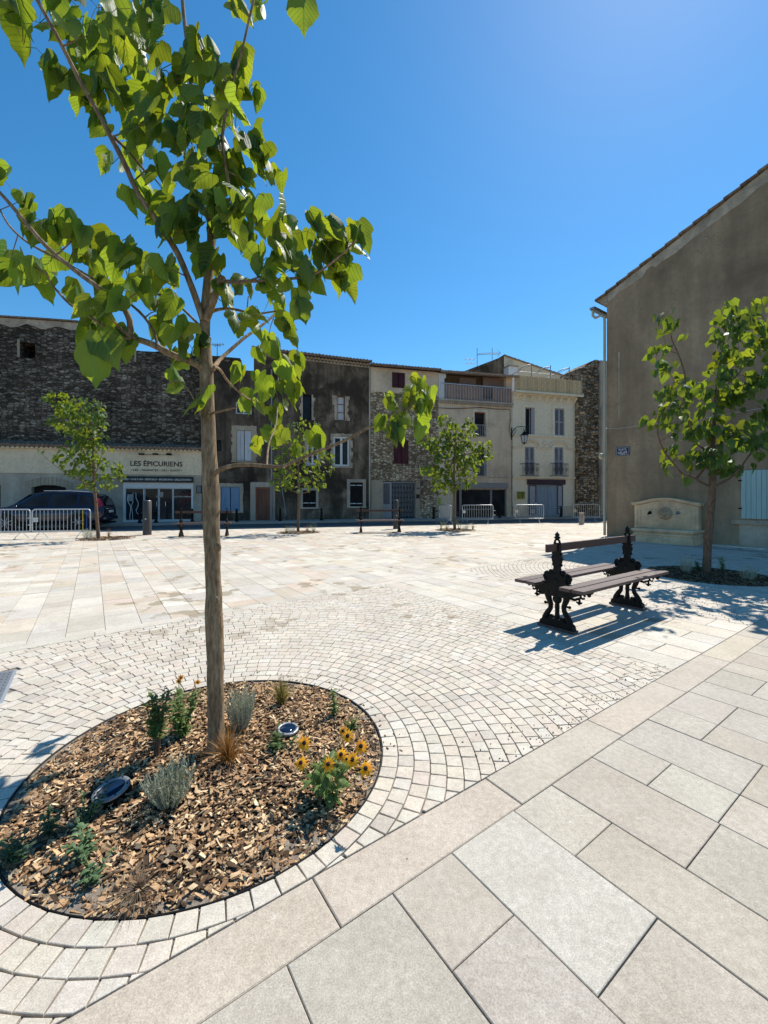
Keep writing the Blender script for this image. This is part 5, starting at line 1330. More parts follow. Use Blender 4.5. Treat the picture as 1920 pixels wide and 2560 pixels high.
barrier('crowd_barrier', 'steel crowd barrier turned almost end on, beside the young tree', P2d(1098, 24.2), P2d(1128, 22.2), 13)
barrier('crowd_barrier', 'steel crowd barrier in front of the beige house shopfront', P2d(1155, 23.4), P2d(1233.5, 23.4), 12, tabs=(0, 1))
barrier('crowd_barrier', 'steel crowd barrier in front of the blue wooden shopfront', P2d(1287, 24.0), P2d(1360, 24.1), 12, tabs=(1, 0))
barrier('crowd_barrier', 'steel crowd barrier standing behind the pale short bollard', P2d(1433, 25.2), P2d(1499, 25.3), 12, tabs=(0, 1))
def column(name, label, px, py, r, h, mat, grp, pale=False):
    p = ground(px, py); T = thing(name, label, 'bollard', WF, p.x, p.y, 0, grp); b = MB()
    if pale:
        b.lathe([(r, 0), (r, h * .84), (r * .9, h * .85), (r * .9, h * .89), (r * 1.06, h * .9), (r * 1.06, h * .99), (r * .98, h)], (p.x, p.y, 0), 24); b.build('post', mat, T)
    else:
        b.lathe([(r, 0), (r, h - .02), (r - .02, h)], (p.x, p.y, 0), 28); b.build('post', mat, T)
        b = MB(); b.lathe([(r - .018, h - .004), (r - .03, h + .012)], (p.x, p.y, 0), 28); b.build('cap', M['zinc'], T)
        b = MB(); b.lathe([(.03, 0), (.028, -.012)], (p.x + .03, p.y - r + .003, h * .47), 10, axis='y'); b.build('lock', M['chrome'], T)
column('service_column', 'tall dark grey cylindrical column left of the big tree trunk', 368, 1337, .158, 1.36, M['anthracite'], 'dark cylindrical columns')
column('service_column', 'tall dark grey cylindrical column behind the end of the far bench', 989.5, 1322, .128, 1.36, M['anthracite'], 'dark cylindrical columns')
column('short_bollard', 'short pale concrete bollard with a collar near the gable wall', 1454, 1311, .13, .66, M['sidewalk'], 'pale bollards', True)
bp = None; LABB = ['in front of the fork painted window', 'in front of the sliding glass doors', 'at the right edge of the shopfront', 'before the wall between blue shutters and brown door', 'beside the leaning pole', 'between the two dark ground floor windows', 'at the left end of the stone house', 'right of the folding grille', 'in front of the dark glazed shopfront', 'at the right side of the blue shopfront']
for i, px in enumerate((349.6, 390, 480.7, 591.6, 700.4, 803.8, 900.6, 1084, 1249, 1402.7)):
    x, _ = FAC.px(px, 1300, -1.2)
    loc = FAC.w(x, -1.2, .12)
    if bp is None:
        bp = thing('street_bollard', '', 'bollard', Frame(loc.x, loc.y, FAC.r), 0, 0, .12, 'black bollards along the kerb')
        b = MB(); b.lathe([(.11, 0), (.11, .06), (.085, .1), (.07, .16), (.062, .5), (.06, .56), (.075, .58), (.075, .6), (.05, .62), (.06, .66), (.055, .71), (.03, .745), (.005, .755)], (0, 0, 0.12), 14); b.build('post', M['iron'], bp)
        b = MB(); b.lathe([(.13, 0), (.13, .012)], (0, 0, .12), 14); b.build('base_plate', M['iron'], bp)
        bp['label'] = 'black bollard ' + LABB[0]
    else: dup(bp, loc, FAC.r, 'black bollard ' + LABB[i])

# access cover in the setts
Tc = thing('access_cover', 'metal tread plate cover let into the setts at the left edge', 'manhole cover', AB, -.85, 4.43, 0)
b = MB(); b.box(-1.16, 4.07, -.015, -.535, 4.79, .001); b.build('cover_frame', M['galva'], Tc)
b = MB(); b.box(-1.14, 4.09, .0015, -.555, 4.77, .005)
for i in range(18):
    for j in range(22):
        x, y = -1.13 + .032 * i + .01, 4.10 + .03 * j + .006; s_ = 1 if (i + j) % 2 else -1
        b.mbox(Matrix.Translation((x, y, .0062)) @ Matrix.Rotation(s_ * .78, 4, 'Z'), .022, .006, .0025)
b.build('tread_plate', M['zinc'], Tc)

# ------------------------------------------------------------------ parked car
CR = Frame(-15.42, 19.35, FAC.r + math.pi)
Tcar = thing('parked_car', 'dark navy estate car parked behind the steel barriers', 'car', CR, 0, 0, 0)
def station(x): pass
ST = [  # x, zb, belt z, roof z, halfwidth, roof half
 (-2.35, .50, .98, 1.02, .70, .55), (-2.30, .42, 1.02, 1.10, .82, .58), (-2.18, .36, 1.06, 1.40, .89, .60), (-1.95, .34, 1.08, 1.64, .91, .62), (-1.55, .33, 1.07, 1.72, .92, .64), (-.9, .32, 1.05, 1.76, .925, .65),
 (-.1, .31, 1.03, 1.76, .925, .65), (.45, .31, 1.01, 1.68, .925, .63), (.95, .32, .99, 1.38, .92, .66), (1.40, .32, .99, 1.08, .91, .76), (1.9, .33, .96, 1.02, .90, .72), (2.35, .36, .90, .94, .86, .64), (2.58, .42, .74, .78, .72, .5)]
b = MB(); vs = []; K = 14
for (x, zb_, bz, rz, hw, rw) in ST:
    half = [(hw * .90, zb_), (hw * .985, zb_ + .12), (hw, (zb_ + bz) / 2), (hw * .985, bz - .05), (hw * .94, bz), (rw + (hw * .94 - rw) * .12, rz - .07 if rz - bz > .1 else rz - .012), (rw * .86, rz)]
    for s_ in (1, -1):
        h = half if s_ == 1 else half[::-1]
        for (y, z) in h: vs.append((x, s_ * y, z))
m = len(ST)
fs = [(i * K + k, (i + 1) * K + k, (i + 1) * K + k + 1, i * K + k + 1) for i in range(m - 1) for k in range(K - 1)] + [(i * K + K - 1, (i + 1) * K + K - 1, (i + 1) * K, i * K) for i in range(m - 1)]
fs += [tuple(range(K)), tuple(range((m - 1) * K + K - 1, (m - 1) * K - 1, -1))]
b.add(vs, fs, smooth=True); body = b.build('body', M['carpaint'], Tcar, recalc=True)
def gy(x, z):   # greenhouse half width at x, z
    for i in range(len(ST) - 1):
        if ST[i][0] <= x <= ST[i + 1][0]:
            u = (x - ST[i][0]) / (ST[i + 1][0] - ST[i][0]); a_ = [ST[i][k] + (ST[i + 1][k] - ST[i][k]) * u for k in range(6)]
            hw, rw, bz, rz = a_[4] * .94, a_[5], a_[2], a_[3]; top = rw + (hw - rw) * .12; t = (z - bz) / max(.05, (rz - .07 - bz)); return hw + (top - hw) * t
    return .8
for s_ in (1, -1):
    for quad in (((-2.02, 1.12), (-1.35, 1.12), (-1.35, 1.60), (-1.88, 1.54)), ((-1.25, 1.11), (-.25, 1.10), (-.25, 1.64), (-1.25, 1.63)), ((-.15, 1.10), (1.02, 1.08), (.46, 1.52), (-.15, 1.64))):
        b = MB(); n = 6; vs = []
        for i in range(n + 1):
            u = i / n; xb_ = quad[0][0] + (quad[1][0] - quad[0][0]) * u; zb_ = quad[0][1] + (quad[1][1] - quad[0][1]) * u; xt = quad[3][0] + (quad[2][0] - quad[3][0]) * u; ztt = quad[3][1] + (quad[2][1] - quad[3][1]) * u
            vs += [(xb_, s_ * (gy(xb_, zb_) + .006), zb_), (xt, s_ * (gy(xt, ztt) + .006), ztt)]
        b.add(vs, [(i * 2, i * 2 + 2, i * 2 + 3, i * 2 + 1)[::s_] for i in range(n)]); b.build('side_window', M['glass'], Tcar)
b = MB(); b.add([(-2.33, -.52, 1.13), (-2.33, .52, 1.13), (-2.06, .5, 1.56), (-2.06, -.5, 1.56)], [(0, 3, 2, 1)]); b.v = [(v[0] - .02, v[1], v[2]) for v in b.v]; b.build('rear_window', M['glass'], Tcar)
b = MB(); b.add([(1.30, -.68, 1.06), (1.30, .68, 1.06), (.62, .56, 1.62), (.62, -.56, 1.62)], [(0, 1, 2, 3)]); b.v = [(v[0] + .03, v[1], v[2] + .02) for v in b.v]; b.build('windscreen', M['glass'], Tcar)
for s_ in (1, -1):
    b = MB(); b.add([(-2.31, s_ * .70, 1.0), (-2.12, s_ * .90, 1.0), (-1.98, s_ * .87, 1.42), (-2.13, s_ * .66, 1.45), (-2.37, s_ * .66, 1.02)], [(0, 1, 2, 3)[::s_]]); b.v = [(v[0] - .015, v[1] + s_ * .01, v[2]) for v in b.v]; b.build('tail_light', M['tail'], Tcar)
    b = MB(); b.ball((.98, s_ * 1.0, 1.08), .09, 8, sc=(.8, .9, .7)); b.build('wing_mirror', M['carpaint'], Tcar)
    b = MB(); b.tube([(-1.7, s_ * .6, 1.745), (-.9, s_ * .62, 1.80), (.1, s_ * .61, 1.79)], .018, 6); b.build('roof_rail', M['chrome'], Tcar)
b = MB(); b.box(-2.40, -.5, .95, -2.34, .5, .985); b.build('chrome_strip', M['chrome'], Tcar)
b = MB(); b.box(-2.385, -.26, .78, -2.36, .26, .89); b.build('number_plate', M['white_ink'], Tcar)
b = MB(); b.box(-2.43, -.78, .42, -2.2, .78, .62); b.build('rear_bumper', M['carpaint'], Tcar, bevel=.06)
b = MB(); b.box(-2.3, -.88, .24, 2.4, .88, .33); b.build('underbody', M['rubber'], Tcar)
for x in (-1.37, 1.38):
    for s_ in (1, -1):
        c = (x, s_ * .80, .37); b = MB()
        b.lathe([(.43, .132), (.43, .134)], c, 24, axis='y') if s_ > 0 else None
        b.lathe([(.27, -.11), (.34, -.12), (.37, -.09), (.37, .09), (.34, .12), (.27, .11)], c, 28, axis='y'); wt = b.build('wheel', M['rubber'], Tcar)
        b = MB(); b.lathe([(.275, -.02), (.275, s_ * .12), (.255, s_ * .125), (.245, s_ * .06)] if s_ > 0 else [(.245, -.06), (.255, -.125), (.275, -.12), (.275, .02)], c, 28, axis='y')
        for k in range(7):
            t = k * 2 * math.pi / 7; b.tube([(x + .05 * math.cos(t), c[1] + s_ * .135, .37 + .05 * math.sin(t)), (x + .25 * math.cos(t), c[1] + s_ * .125, .37 + .25 * math.sin(t))], [.035, .028], 5)
        b.lathe([(.06, s_ * .13), (.05, s_ * .15)] if s_ > 0 else [(.05, s_ * .15), (.06, s_ * .13)], c, 12, axis='y'); b.build('alloy_rim', M['alloy'], wt)

# ------------------------------------------------------------------ foliage tools
TS = [(0, .22, -.13), (.03, .36, -.11), (.10, .46, -.06), (.2, .505, -.01), (.30, .51, .03), (.38, .45, .03), (.46, .385, .0), (.55, .345, .01), (.64, .285, .03), (.74, .195, .01), (.85, .105, 0), (.94, .035, 0), (1, .004, 0)]
TL = [(0, .30, -.08), (.28, .47, 0), (.62, .27, 0), (1, .01, 0)]
def leafcol(kind='tree'):
    k = RN.uniform(.6, 1.3); y = RN.random()
    return (k * (1 + .35 * y * y), k * (1 + .1 * y), k * (1 - .2 * y))
def addleaf(mb, p, d, nrm, L, hi=True, wk=1.0, fold=.25, bend=.25, col=None):
    d = d.normalized(); nrm = (nrm - d * nrm.dot(d)); nrm = nrm.normalized() if nrm.length > 1e-5 else d.orthogonal().normalized()
    sd_ = d.cross(nrm); T = TS if hi else TL; R_ = (-1, -.5, 0, .5, 1) if hi else (-1, 0, 1)
    vs = []; ph = RN.uniform(0, 6); asym = RN.uniform(-.15, .15); tw = RN.uniform(-.25, .25)
    for (t, w_, sh) in T:
        for r_ in R_:
            wj = w_ * (1 + .07 * math.sin(t * 15 + ph + r_ * 3)) if hi and abs(r_) == 1 else w_
            tt = t + sh * abs(r_) + (0.0 if not hi else .03 * math.sin(ph * 2 + t * 9) * abs(r_))
            x = wj * r_ * wk * (1 + asym * r_)
            zz = -fold * abs(x) * (1.3 - t * .4) - bend * tt * tt + tw * x * tt + (.028 * math.sin(t * 11 + ph) * abs(r_) if hi else 0) + fold * .12
            vs.append(p + d * (tt * L) + sd_ * (x * L) + nrm * (zz * L))
            mb.uv.append((r_ * w_, t, ph))
    m = len(R_)
    mb.add(vs, [(i * m + j, i * m + j + 1, (i + 1) * m + j + 1, (i + 1) * m + j) for i in range(len(T) - 1) for j in range(m - 1)], col or leafcol(), True)
def stick(mb, pts, r, n=4, col=(1.1, 1.1, .7)):
    k = len(mb.v); mb.tube(pts, r, n, False, col); mb.uv += [(.3, .0, 0)] * (len(mb.v) - k)
def ribbon(mb, pts, w_, col):
    vs = []; n = len(pts); s_ = Vector((RN.uniform(-1, 1), RN.uniform(-1, 1), 0)).normalized()
    for i, p in enumerate(pts):
        k = w_ * (1 - .85 * i / (n - 1)); vs += [Vector(p) - s_ * k, Vector(p) + s_ * k]; mb.uv += [(.3, .5, 0)] * 2
    mb.add(vs, [(i * 2, i * 2 + 1, i * 2 + 3, i * 2 + 2) for i in range(n - 1)], col, True)
RV = lambda a=1.0: Vector((RN.uniform(-a, a), RN.uniform(-a, a), RN.uniform(-a, a)))
def smoothpath(P, k=3):
    out = []
    for i in range(len(P) - 1):
        p0 = P[max(0, i - 1)]; p1 = P[i]; p2 = P[i + 1]; p3 = P[min(len(P) - 1, i + 2)]
        for j in range(k):
            t = j / k; q = [0] * 4
            for c in range(4): q[c] = .5 * ((2 * p1[c]) + (-p0[c] + p2[c]) * t + (2 * p0[c] - 5 * p1[c] + 4 * p2[c] - p3[c]) * t * t + (-p0[c] + 3 * p1[c] - 3 * p2[c] + p3[c]) * t ** 3)
            out.append(q)
    out.append(list(P[-1])); return out
def make_tree(label, base, trunk, limbs, blobs, L, hi, leafmat, barkmat, twig_r=.006, dens=1.0, droop=.8, sub=3, group=None, bark_n=14, wide=.9):
    T = thing('young_tree', label, 'tree', WF, base.x, base.y, 0, group)
    tb = MB(); nodes = []
    def put(path, n):
        sp = smoothpath(path, sub); pts = [Vector(q[:3]) for q in sp]; rs = [max(.002, q[3]) * (1 + .07 * NZ.noise(Vector((i * .9, q[0] * 3, 1.3)))) for i, q in enumerate(sp)]
        tb_ = [p + Vector((NZ.noise(p * 9) * rs[i] * .12, NZ.noise(p * 9 + Vector((5, 0, 0))) * rs[i] * .12, 0)) for i, p in enumerate(pts)]
        tr.tube(tb_, rs, n); return list(zip(pts, rs))
    tr = MB(); tn = put(trunk, bark_n)
    tr.build('trunk', barkmat, T)
    for lb in limbs:
        tr = MB(); nd = put(lb, 8); nodes += nd; tr.build('limb', barkmat, T)
    nodes += tn[int(len(tn) * .45):]
    if hi:
        for (x_, y_, q_) in ((545, 1368, .022), (521, 1222, .018), (541, 1500, .016), (523, 1040, .016), (536, 1630, .014)):
            kb = MB(); v_ = PW(x_, y_, 2.44 - .040); kb.ball((v_.x, v_.y, v_.z), q_, 10, sc=(.9, .6, 1.3)); kb.lathe([(q_ * .5, -.0), (q_ * .2, .006)][::-1], (v_.x, v_.y - q_ * .62, v_.z), 9, axis='y'); kb.build('knot', barkmat, T)
    fo = MB(); tw = MB()
    org = Vector(trunk[-1][:3])
    blobs = sorted(blobs, key=lambda b_: min((b_[0] - n_[0]).length for n_ in nodes))
    for c, r, n in blobs:
        best = min(nodes, key=lambda n_: (n_[0] - c).length + (.25 * max(0, n_[0].z - c.z)))
        q = best[0]; D = (c - q).length; r0 = min(best[1] * .6, twig_r * (1 + D)); r0 = max(r0, .0016 if hi else .004)
        mid_ = (q + c) / 2 + Vector((0, 0, .08 * D)) + RV(.05 * D); mid2 = q * .25 + c * .75 + Vector((0, 0, .1 * D)) + RV(.04 * D)
        if D > .02:
            tw.tube([q, mid_, mid2, c], [r0, r0 * .8, r0 * .65, r0 * .5], 5, False)
            nodes += [(mid_, r0 * .8), (mid2, r0 * .6), (c, r0 * .5)]
        for k in range(max(1, int(round(n * dens)))):
            off = RV(1); off = off * (r / max(1, off.length)) if k else RV(.25) * r
            out = Vector((off.x + c.x - base.x, off.y + c.y - base.y, 0)); out = out.normalized() if out.length > .01 else Vector((1, 0, 0))
            az = RN.uniform(0, 2 * math.pi); rd = Vector((math.cos(az), math.sin(az), 0))
            d = out * RN.uniform(0, .6) + rd * RN.uniform(.1, .75) + Vector((0, 0, -RN.uniform(droop - .5, droop + .35)))
            d.normalize(); nr = Vector((-d.x * .3, -d.y * .3, 1)) * RN.uniform(.1, 1) + rd.cross(Vector((0, 0, 1))) * RN.uniform(-1, 1) + RV(.3)
            sz = L * RN.uniform(.62, 1.25) * (.72 if hi and c.x > -.25 and c.y < 2.3 else 1) * ((c.y / 2.44) ** .55 if hi else 1)
            p0 = c + off - d * sz * .5
            addleaf(fo, p0, d, nr, sz, hi, wide, RN.uniform(.25, .95) if hi else RN.uniform(.15, .6), RN.uniform(.05, .55))
            if hi:
                st_ = c + off * .15; stick(fo, [st_, (st_ + p0) / 2 + Vector((0, 0, .03)), p0], .0022)
    nl = len(fo.f); fo.uv += [(.3, 0, 0)] * len(tw.v); fo.add(tw.v, tw.f, (1, 1, 1), True)
    if hi:
        for (x_, y_, yy, L_, dx) in ((232, 862, 2.2, .235, .05), (760, -8, 2.15, .20, .02), (250, 830, 2.2, .22, .5), (580, 560, 2.3, .17, .4)):
            p_ = PW(x_, y_, yy); addleaf(fo, p_, Vector((dx, -.05, -1)), Vector((.25, -1, .2)), L_, True, .82, .18, .15, (1, 1, 1)); stick(fo, [p_ + Vector((0, .05, .14)), p_ + Vector((0, .02, .08)), p_], .0025)
    nl = len(fo.f) if hi and not tw.v else nl
    f = fo.build('crown', leafmat, T); f.data.materials.append(barkmat)
    mi = [0] * nl + [1] * len(tw.f) + [0] * (len(fo.f) - nl - len(tw.f)); f.data.polygons.foreach_set('material_index', mi)
    return T

# ------------------------------------------------------------------ the big near tree
TX, TY_ = AB.w(.59, 2.56).xy
Yt = 2.44
def tp(px, py, Y, r): v = PW(px, py, Y); return (v.x, v.y, v.z, r)
trunk = [tp(541, 1890, 2.43, .062), tp(541, 1850, 2.43, .051), tp(540, 1800, 2.44, .047), tp(539, 1700, 2.44, .046), tp(536, 1560, 2.44, .049), tp(533, 1450, 2.44, .044), tp(530, 1350, 2.44, .046), tp(526, 1200, 2.44, .046), tp(522, 1100, 2.44, .041), tp(517, 980, 2.45, .039), tp(515, 900, 2.45, .036), tp(513, 850, 2.46, .030), tp(513, 805, 2.47, .029), tp(520, 700, 2.5, .027), tp(528, 600, 2.52, .024), tp(523, 520, 2.54, .020), tp(508, 420, 2.56, .017), tp(492, 330, 2.58, .014), tp(480, 230, 2.6, .013), tp(468, 110, 2.62, .012), tp(456, 0, 2.64, .011), tp(450, -160, 2.66, .009)]
LM = []
def limb(pts, y0, y1, r0, r1):
    n = len(pts); LM.append([tp(p[0], p[1], y0 + (y1 - y0) * i / (n - 1), r0 + (r1 - r0) * i / (n - 1)) for i, p in enumerate(pts)])
limb([(508, 800), (480, 720), (445, 636), (399, 561), (347, 486), (301, 388), (249, 289), (197, 197), (156, 116), (93, 0), (40, -90)], 2.45, 2.1, .020, .008)
limb([(365, 431), (318, 376), (283, 341)], 2.42, 2.25, .006, .008)
limb([(515, 545), (545, 515), (583, 492), (572, 460), (556, 341), (579, 220), (602, 139), (634, 0), (650, -60)], 2.5, 2.3, .011, .005)
limb([(515, 801), (532, 755), (550, 703), (556, 698)], 2.45, 2.38, .022, .020)
limb([(552, 703), (637, 703), (723, 697), (787, 685), (850, 640), (890, 600)], 2.38, 2.15, .010, .004)
limb([(552, 700), (600, 708), (680, 680)], 2.38, 2.3, .009, .004)
limb([(520, 783), (545, 774), (579, 772), (637, 784), (690, 778)], 2.44, 2.6, .011, .005)
limb([(530, 925), (545, 905), (556, 893), (608, 847), (648, 818), (683, 789), (700, 760)], 2.43, 3.4, .015, .006)
limb([(535, 918), (550, 924), (573, 957), (613, 992), (631, 1000)], 2.42, 3.3, .009, .006)
limb([(520, 1040), (535, 1032), (560, 1026), (592, 1018)], 2.42, 2.32, .008, .006)
limb([(535, 1190), (545, 1177), (582, 1164), (626, 1162), (699, 1167), (730, 1156), (791, 1130), (856, 1104), (921, 1069), (973, 1039), (1025, 1017)], 2.42, 2.12, .014, .005)
limb([(667, 1164), (672, 1110), (690, 1060), (694, 1010)], 2.34, 3.2, .006, .005)
limb([(505, 925), (492, 911), (434, 888), (376, 859), (330, 841), (324, 801), (301, 760), (249, 720), (191, 679), (116, 616), (58, 549), (12, 495), (-50, 430)], 2.44, 2.05, .021, .007)
limb([(330, 845), (304, 824), (298, 818)], 2.3, 2.26, .013, .012)
limb([(326, 847), (300, 842), (272, 824), (220, 789), (174, 760), (127, 708), (116, 685), (80, 665)], 2.3, 2.2, .009, .004)
limb([(398, 872), (394, 865), (382, 824), (347, 778), (278, 726), (203, 679), (104, 627), (58, 598), (23, 564), (0, 525)], 2.38, 2.5, .009, .005)
limb([(500, 815), (463, 778), (428, 749), (370, 731), (340, 738)], 2.45, 2.6, .008, .004)
limb([(502, 1040), (498, 1027), (475, 980), (446, 951), (418, 960)], 2.4, 2.3, .007, .003)
c1 = [(40, 60, 60), (100, 190, 70), (170, 100, 60), (60, 20, 50), (260, 330, 60), (230, 30, 40), (330, 110, 80), (300, 200, 70), (370, 160, 60), (470, 100, 50), (540, 170, 80), (600, 60, 50), (640, 20, 30), (680, 120, 60), (560, 260, 80), (390, 290, 70), (440, 400, 60), (350, 440, 40), (410, 540, 40), (480, 320, 70), (540, 470, 70), (600, 420, 80), (680, 300, 90), (700, 400, 70), (640, 520, 80), (560, 570, 60), (620, 640, 80), (720, 560, 70), (760, 640, 70), (680, 720, 60), (800, 770, 80), (720, 830, 70), (480, 710, 55), (620, 880, 50), (760, 920, 80), (840, 880, 70), (860, 240, 70), (800, 330, 60), (880, 350, 70), (930, 300, 60), (990, 380, 60), (1040, 300, 50), (960, 450, 60), (1060, 430, 50), (900, 480, 70), (1010, 560, 70), (1080, 620, 60), (1000, 680, 80), (950, 760, 70), (1120, 700, 70), (1170, 760, 60), (1060, 800, 60), (1080, 880, 50), (1000, 900, 50), (950, 960, 70), (860, 1000, 80), (1000, 1000, 40), (1060, 1050, 35), (1020, 40, 45), (1110, 30, 40), (1130, 950, 50), (1220, 920, 60), (1190, 1010, 60), (1280, 1020, 60), (1370, 1020, 50), (1450, 980, 40), (1530, 1010, 50), (1480, 1060, 60), (15, 780, 40), (110, 880, 40), (120, 970, 30), (250, 1010, 60), (340, 1020, 30), (400, 1080, 40), (480, 1090, 60), (-40, 120, 80), (30, -60, 80), (200, -60, 80), (350, -40, 70), (450, 220, 60), (760, 480, 70), (640, 220, 60), (840, 560, 60), (900, 640, 60), (860, 700, 60), (700, 960, 50), (780, 1000, 60), (920, 860, 60), (420, 30, 50)]
c2 = [(40, 290, 50), (110, 340, 60), (150, 300, 40), (20, 330, 40), (250, 150, 40), (320, 200, 50), (230, 260, 50), (430, 260, 80), (500, 240, 70), (560, 340, 80), (640, 300, 60), (600, 400, 60), (720, 310, 40), (760, 350, 20), (720, 420, 70), (680, 480, 50), (740, 540, 70), (300, 430, 60), (360, 470, 50), (440, 470, 60), (380, 560, 60), (500, 620, 40), (780, 600, 60), (830, 640, 50), (760, 700, 40), (800, 560, 50), (760, 820, 50), (830, 880, 60), (1050, 170, 30), (1120, 270, 50), (1200, 170, 60), (1250, 200, 60), (1350, 200, 50), (1440, 230, 70), (1500, 200, 60), (1540, 170, 40), (1450, 330, 50), (1370, 350, 50), (1300, 330, 50), (1200, 290, 60), (1090, 380, 50), (1170, 420, 60), (1130, 500, 60), (1210, 480, 60), (1290, 460, 50), (1250, 560, 60), (1010, 540, 60), (990, 370, 40), (960, 440, 40), (930, 300, 60), (890, 260, 60), (1160, 620, 50), (1120, 650, 50), (1200, 650, 60), (1240, 720, 50), (1310, 690, 40), (1030, 760, 40), (1100, 780, 60), (1200, 790, 60), (1270, 830, 60), (1050, 870, 60), (1130, 900, 60), (1220, 900, 60), (1190, 960, 50), (1210, 1030, 60), (1110, 1060, 40), (1280, 1080, 30), (1380, 1070, 35), (1400, 280, 60), (1260, 260, 50), (1330, 390, 40), (420, 360, 50), (480, 420, 50), (660, 560, 50), (1180, 350, 50), (1480, 380, 40)]
c3_ = [(1350, 720, 40), (1450, 650, 55), (1530, 680, 55), (1480, 760, 55), (1400, 820, 55), (1350, 880, 40), (1470, 860, 45), (1300, 830, 40), (1500, 640, 45), (1550, 740, 45)]
BL = []
for (cx, cy, r) in c1: BL.append((PW(cx / 1.728, cy / 1.728, 2.42 + RN.uniform(-.3, .3)), r / 1.728 * Yt / F, 2.7 if (480 < cx < 1150 or cx + cy * .6 > 420) and 60 < cy < 1050 and cx < 1180 else 1.8))
for (cx, cy, r) in c2:
    yy = (3.45 if (cx > 980 and cy > 600) else 2.38) + RN.uniform(-.25, .25)
    BL.append((PW(cx / 1.728, 500 + cy / 1.728, yy), r / 1.728 * yy / F, 1.7 if cy < 640 else 1.3))
for (cx, cy, r) in c3_: BL.append((PW(400 + cx / 2.304, 700 + cy / 2.304, 2.10 + RN.uniform(-.1, .1)), r / 2.304 * Yt / F, 1.9))
BL += [(PW(790, -45, 2.2), .012, 1.0), (PW(770, -60, 2.25), .012, 1.0)]
BL = [(c, r, max(1, int(n + RN.random()))) for c, r, n in BL]
make_tree('large young tree with drooping broad leaves standing in the nearest round bed', Vector((TX, TY_)), trunk, LM, BL, .156, True, M['leaf'], M['bark'], .004, 1.55, 1.0, wide=.74)

# ------------------------------------------------------------------ smaller trees
def cropblobs(lst, ox, oy, sc_, Y, spread, n):
    out = []
    for (cx, cy, r) in lst:
        yy = Y + RN.uniform(-spread, spread); out.append((PW(ox + cx / sc_, oy + cy / sc_, yy), r / sc_ * Y / F, max(2, int(n * (r / 80) ** 2))))
    return out
def auto_limbs(trunk_pts, ends, Y, r):
    L_ = []
    for (x0, y0, x1, y1) in ends:
        ym = Y + RN.uniform(-.3, .3)
        L_.append([tp(x0, y0, Y, r), tp(x0 + (x1 - x0) * .45, y0 + (y1 - y0) * .3, (Y + ym) / 2, r * .75), tp(x0 + (x1 - x0) * .85, y0 + (y1 - y0) * .75, ym, r * .5), tp(x1, y1, ym, r * .35)])
    return L_
# left
Y = 14.77; cc = lambda cx, cy: (cx / 2.963, 760 + cy / 2.963)
bl = [(360, 690, 40), (420, 720, 60), (540, 760, 90), (620, 800, 100), (700, 790, 80), (520, 870, 100), (640, 920, 110), (740, 880, 60), (600, 1000, 90), (720, 1020, 75), (520, 1090, 65), (440, 1160, 45), (290, 1090, 22), (640, 1100, 95), (560, 1200, 85), (700, 1200, 80), (850, 1240, 75), (900, 1250, 50), (620, 1300, 85), (760, 1330, 65), (830, 1360, 35), (380, 860, 40), (480, 930, 60), (470, 790, 60), (780, 1080, 45)]
t0 = ground(246.5, 1348); tr_ = [tp(246.5, 1349, Y, .062), tp(243, 1300, Y, .05), tp(239, 1250, Y, .047), tp(235, 1200, Y, .04), tp(233, 1150, Y, .03), tp(228, 1090, Y, .02), tp(215, 1040, Y, .012)]
ends = [(238, 1232, *cc(860, 1240)), (236, 1215, *cc(300, 1095)), (234, 1190, *cc(760, 1080)), (233, 1170, *cc(560, 900)), (229, 1100, *cc(400, 740)), (228, 1100, *cc(740, 880)), (237, 1225, *cc(560, 1250))]
T_ = make_tree('slim young tree in front of the cream shop, left of the service column', Vector(t0.xy), tr_, auto_limbs(tr_, ends, Y, .02), cropblobs(bl, 0, 760, 2.963, Y, .5, 38), .17, False, M['leaf_far'], M['bark_dark'], .007, 1.0, .55, 3, 'young street trees', 10)
# middle
Y = 17.7; cc = lambda cx, cy: (520 + cx / 3.77, 860 + cy / 3.77)
bl = [(880, 740, 50), (1000, 790, 55), (800, 800, 60), (560, 850, 45), (880, 860, 80), (1010, 860, 50), (1090, 920, 35), (760, 950, 80), (950, 960, 70), (850, 1060, 95), (1060, 1060, 80), (1150, 1080, 40), (700, 1170, 85), (1140, 1200, 55), (650, 1270, 65), (800, 1230, 95), (960, 1200, 95), (1050, 1300, 75), (740, 1340, 65), (900, 1340, 75), (1070, 1360, 45), (650, 1360, 35), (640, 960, 50), (690, 1060, 60)]
t0 = ground(745, 1331); tr_ = [tp(745, 1332, Y, .06), tp(746, 1290, Y, .055), tp(747, 1240, Y, .05), tp(746, 1200, Y, .04), tp(747, 1140, Y, .028), tp(750, 1080, Y, .015)]
ends = [(747, 1236, *cc(1060, 1330)), (746, 1232, *cc(650, 1300)), (746, 1215, *cc(1140, 1200)), (746, 1200, *cc(700, 1100)), (747, 1160, *cc(1060, 1000)), (747, 1140, *cc(780, 850)), (748, 1110, *cc(890, 760))]
make_tree('slim young tree in front of the soot stained house', Vector(t0.xy), tr_, auto_limbs(tr_, ends, Y, .02), cropblobs(bl, 520, 860, 3.77, Y, .6, 28), .175, False, M['leaf_far'], M['bark_dark'], .007, 1.0, .55, 3, 'young street trees', 10)
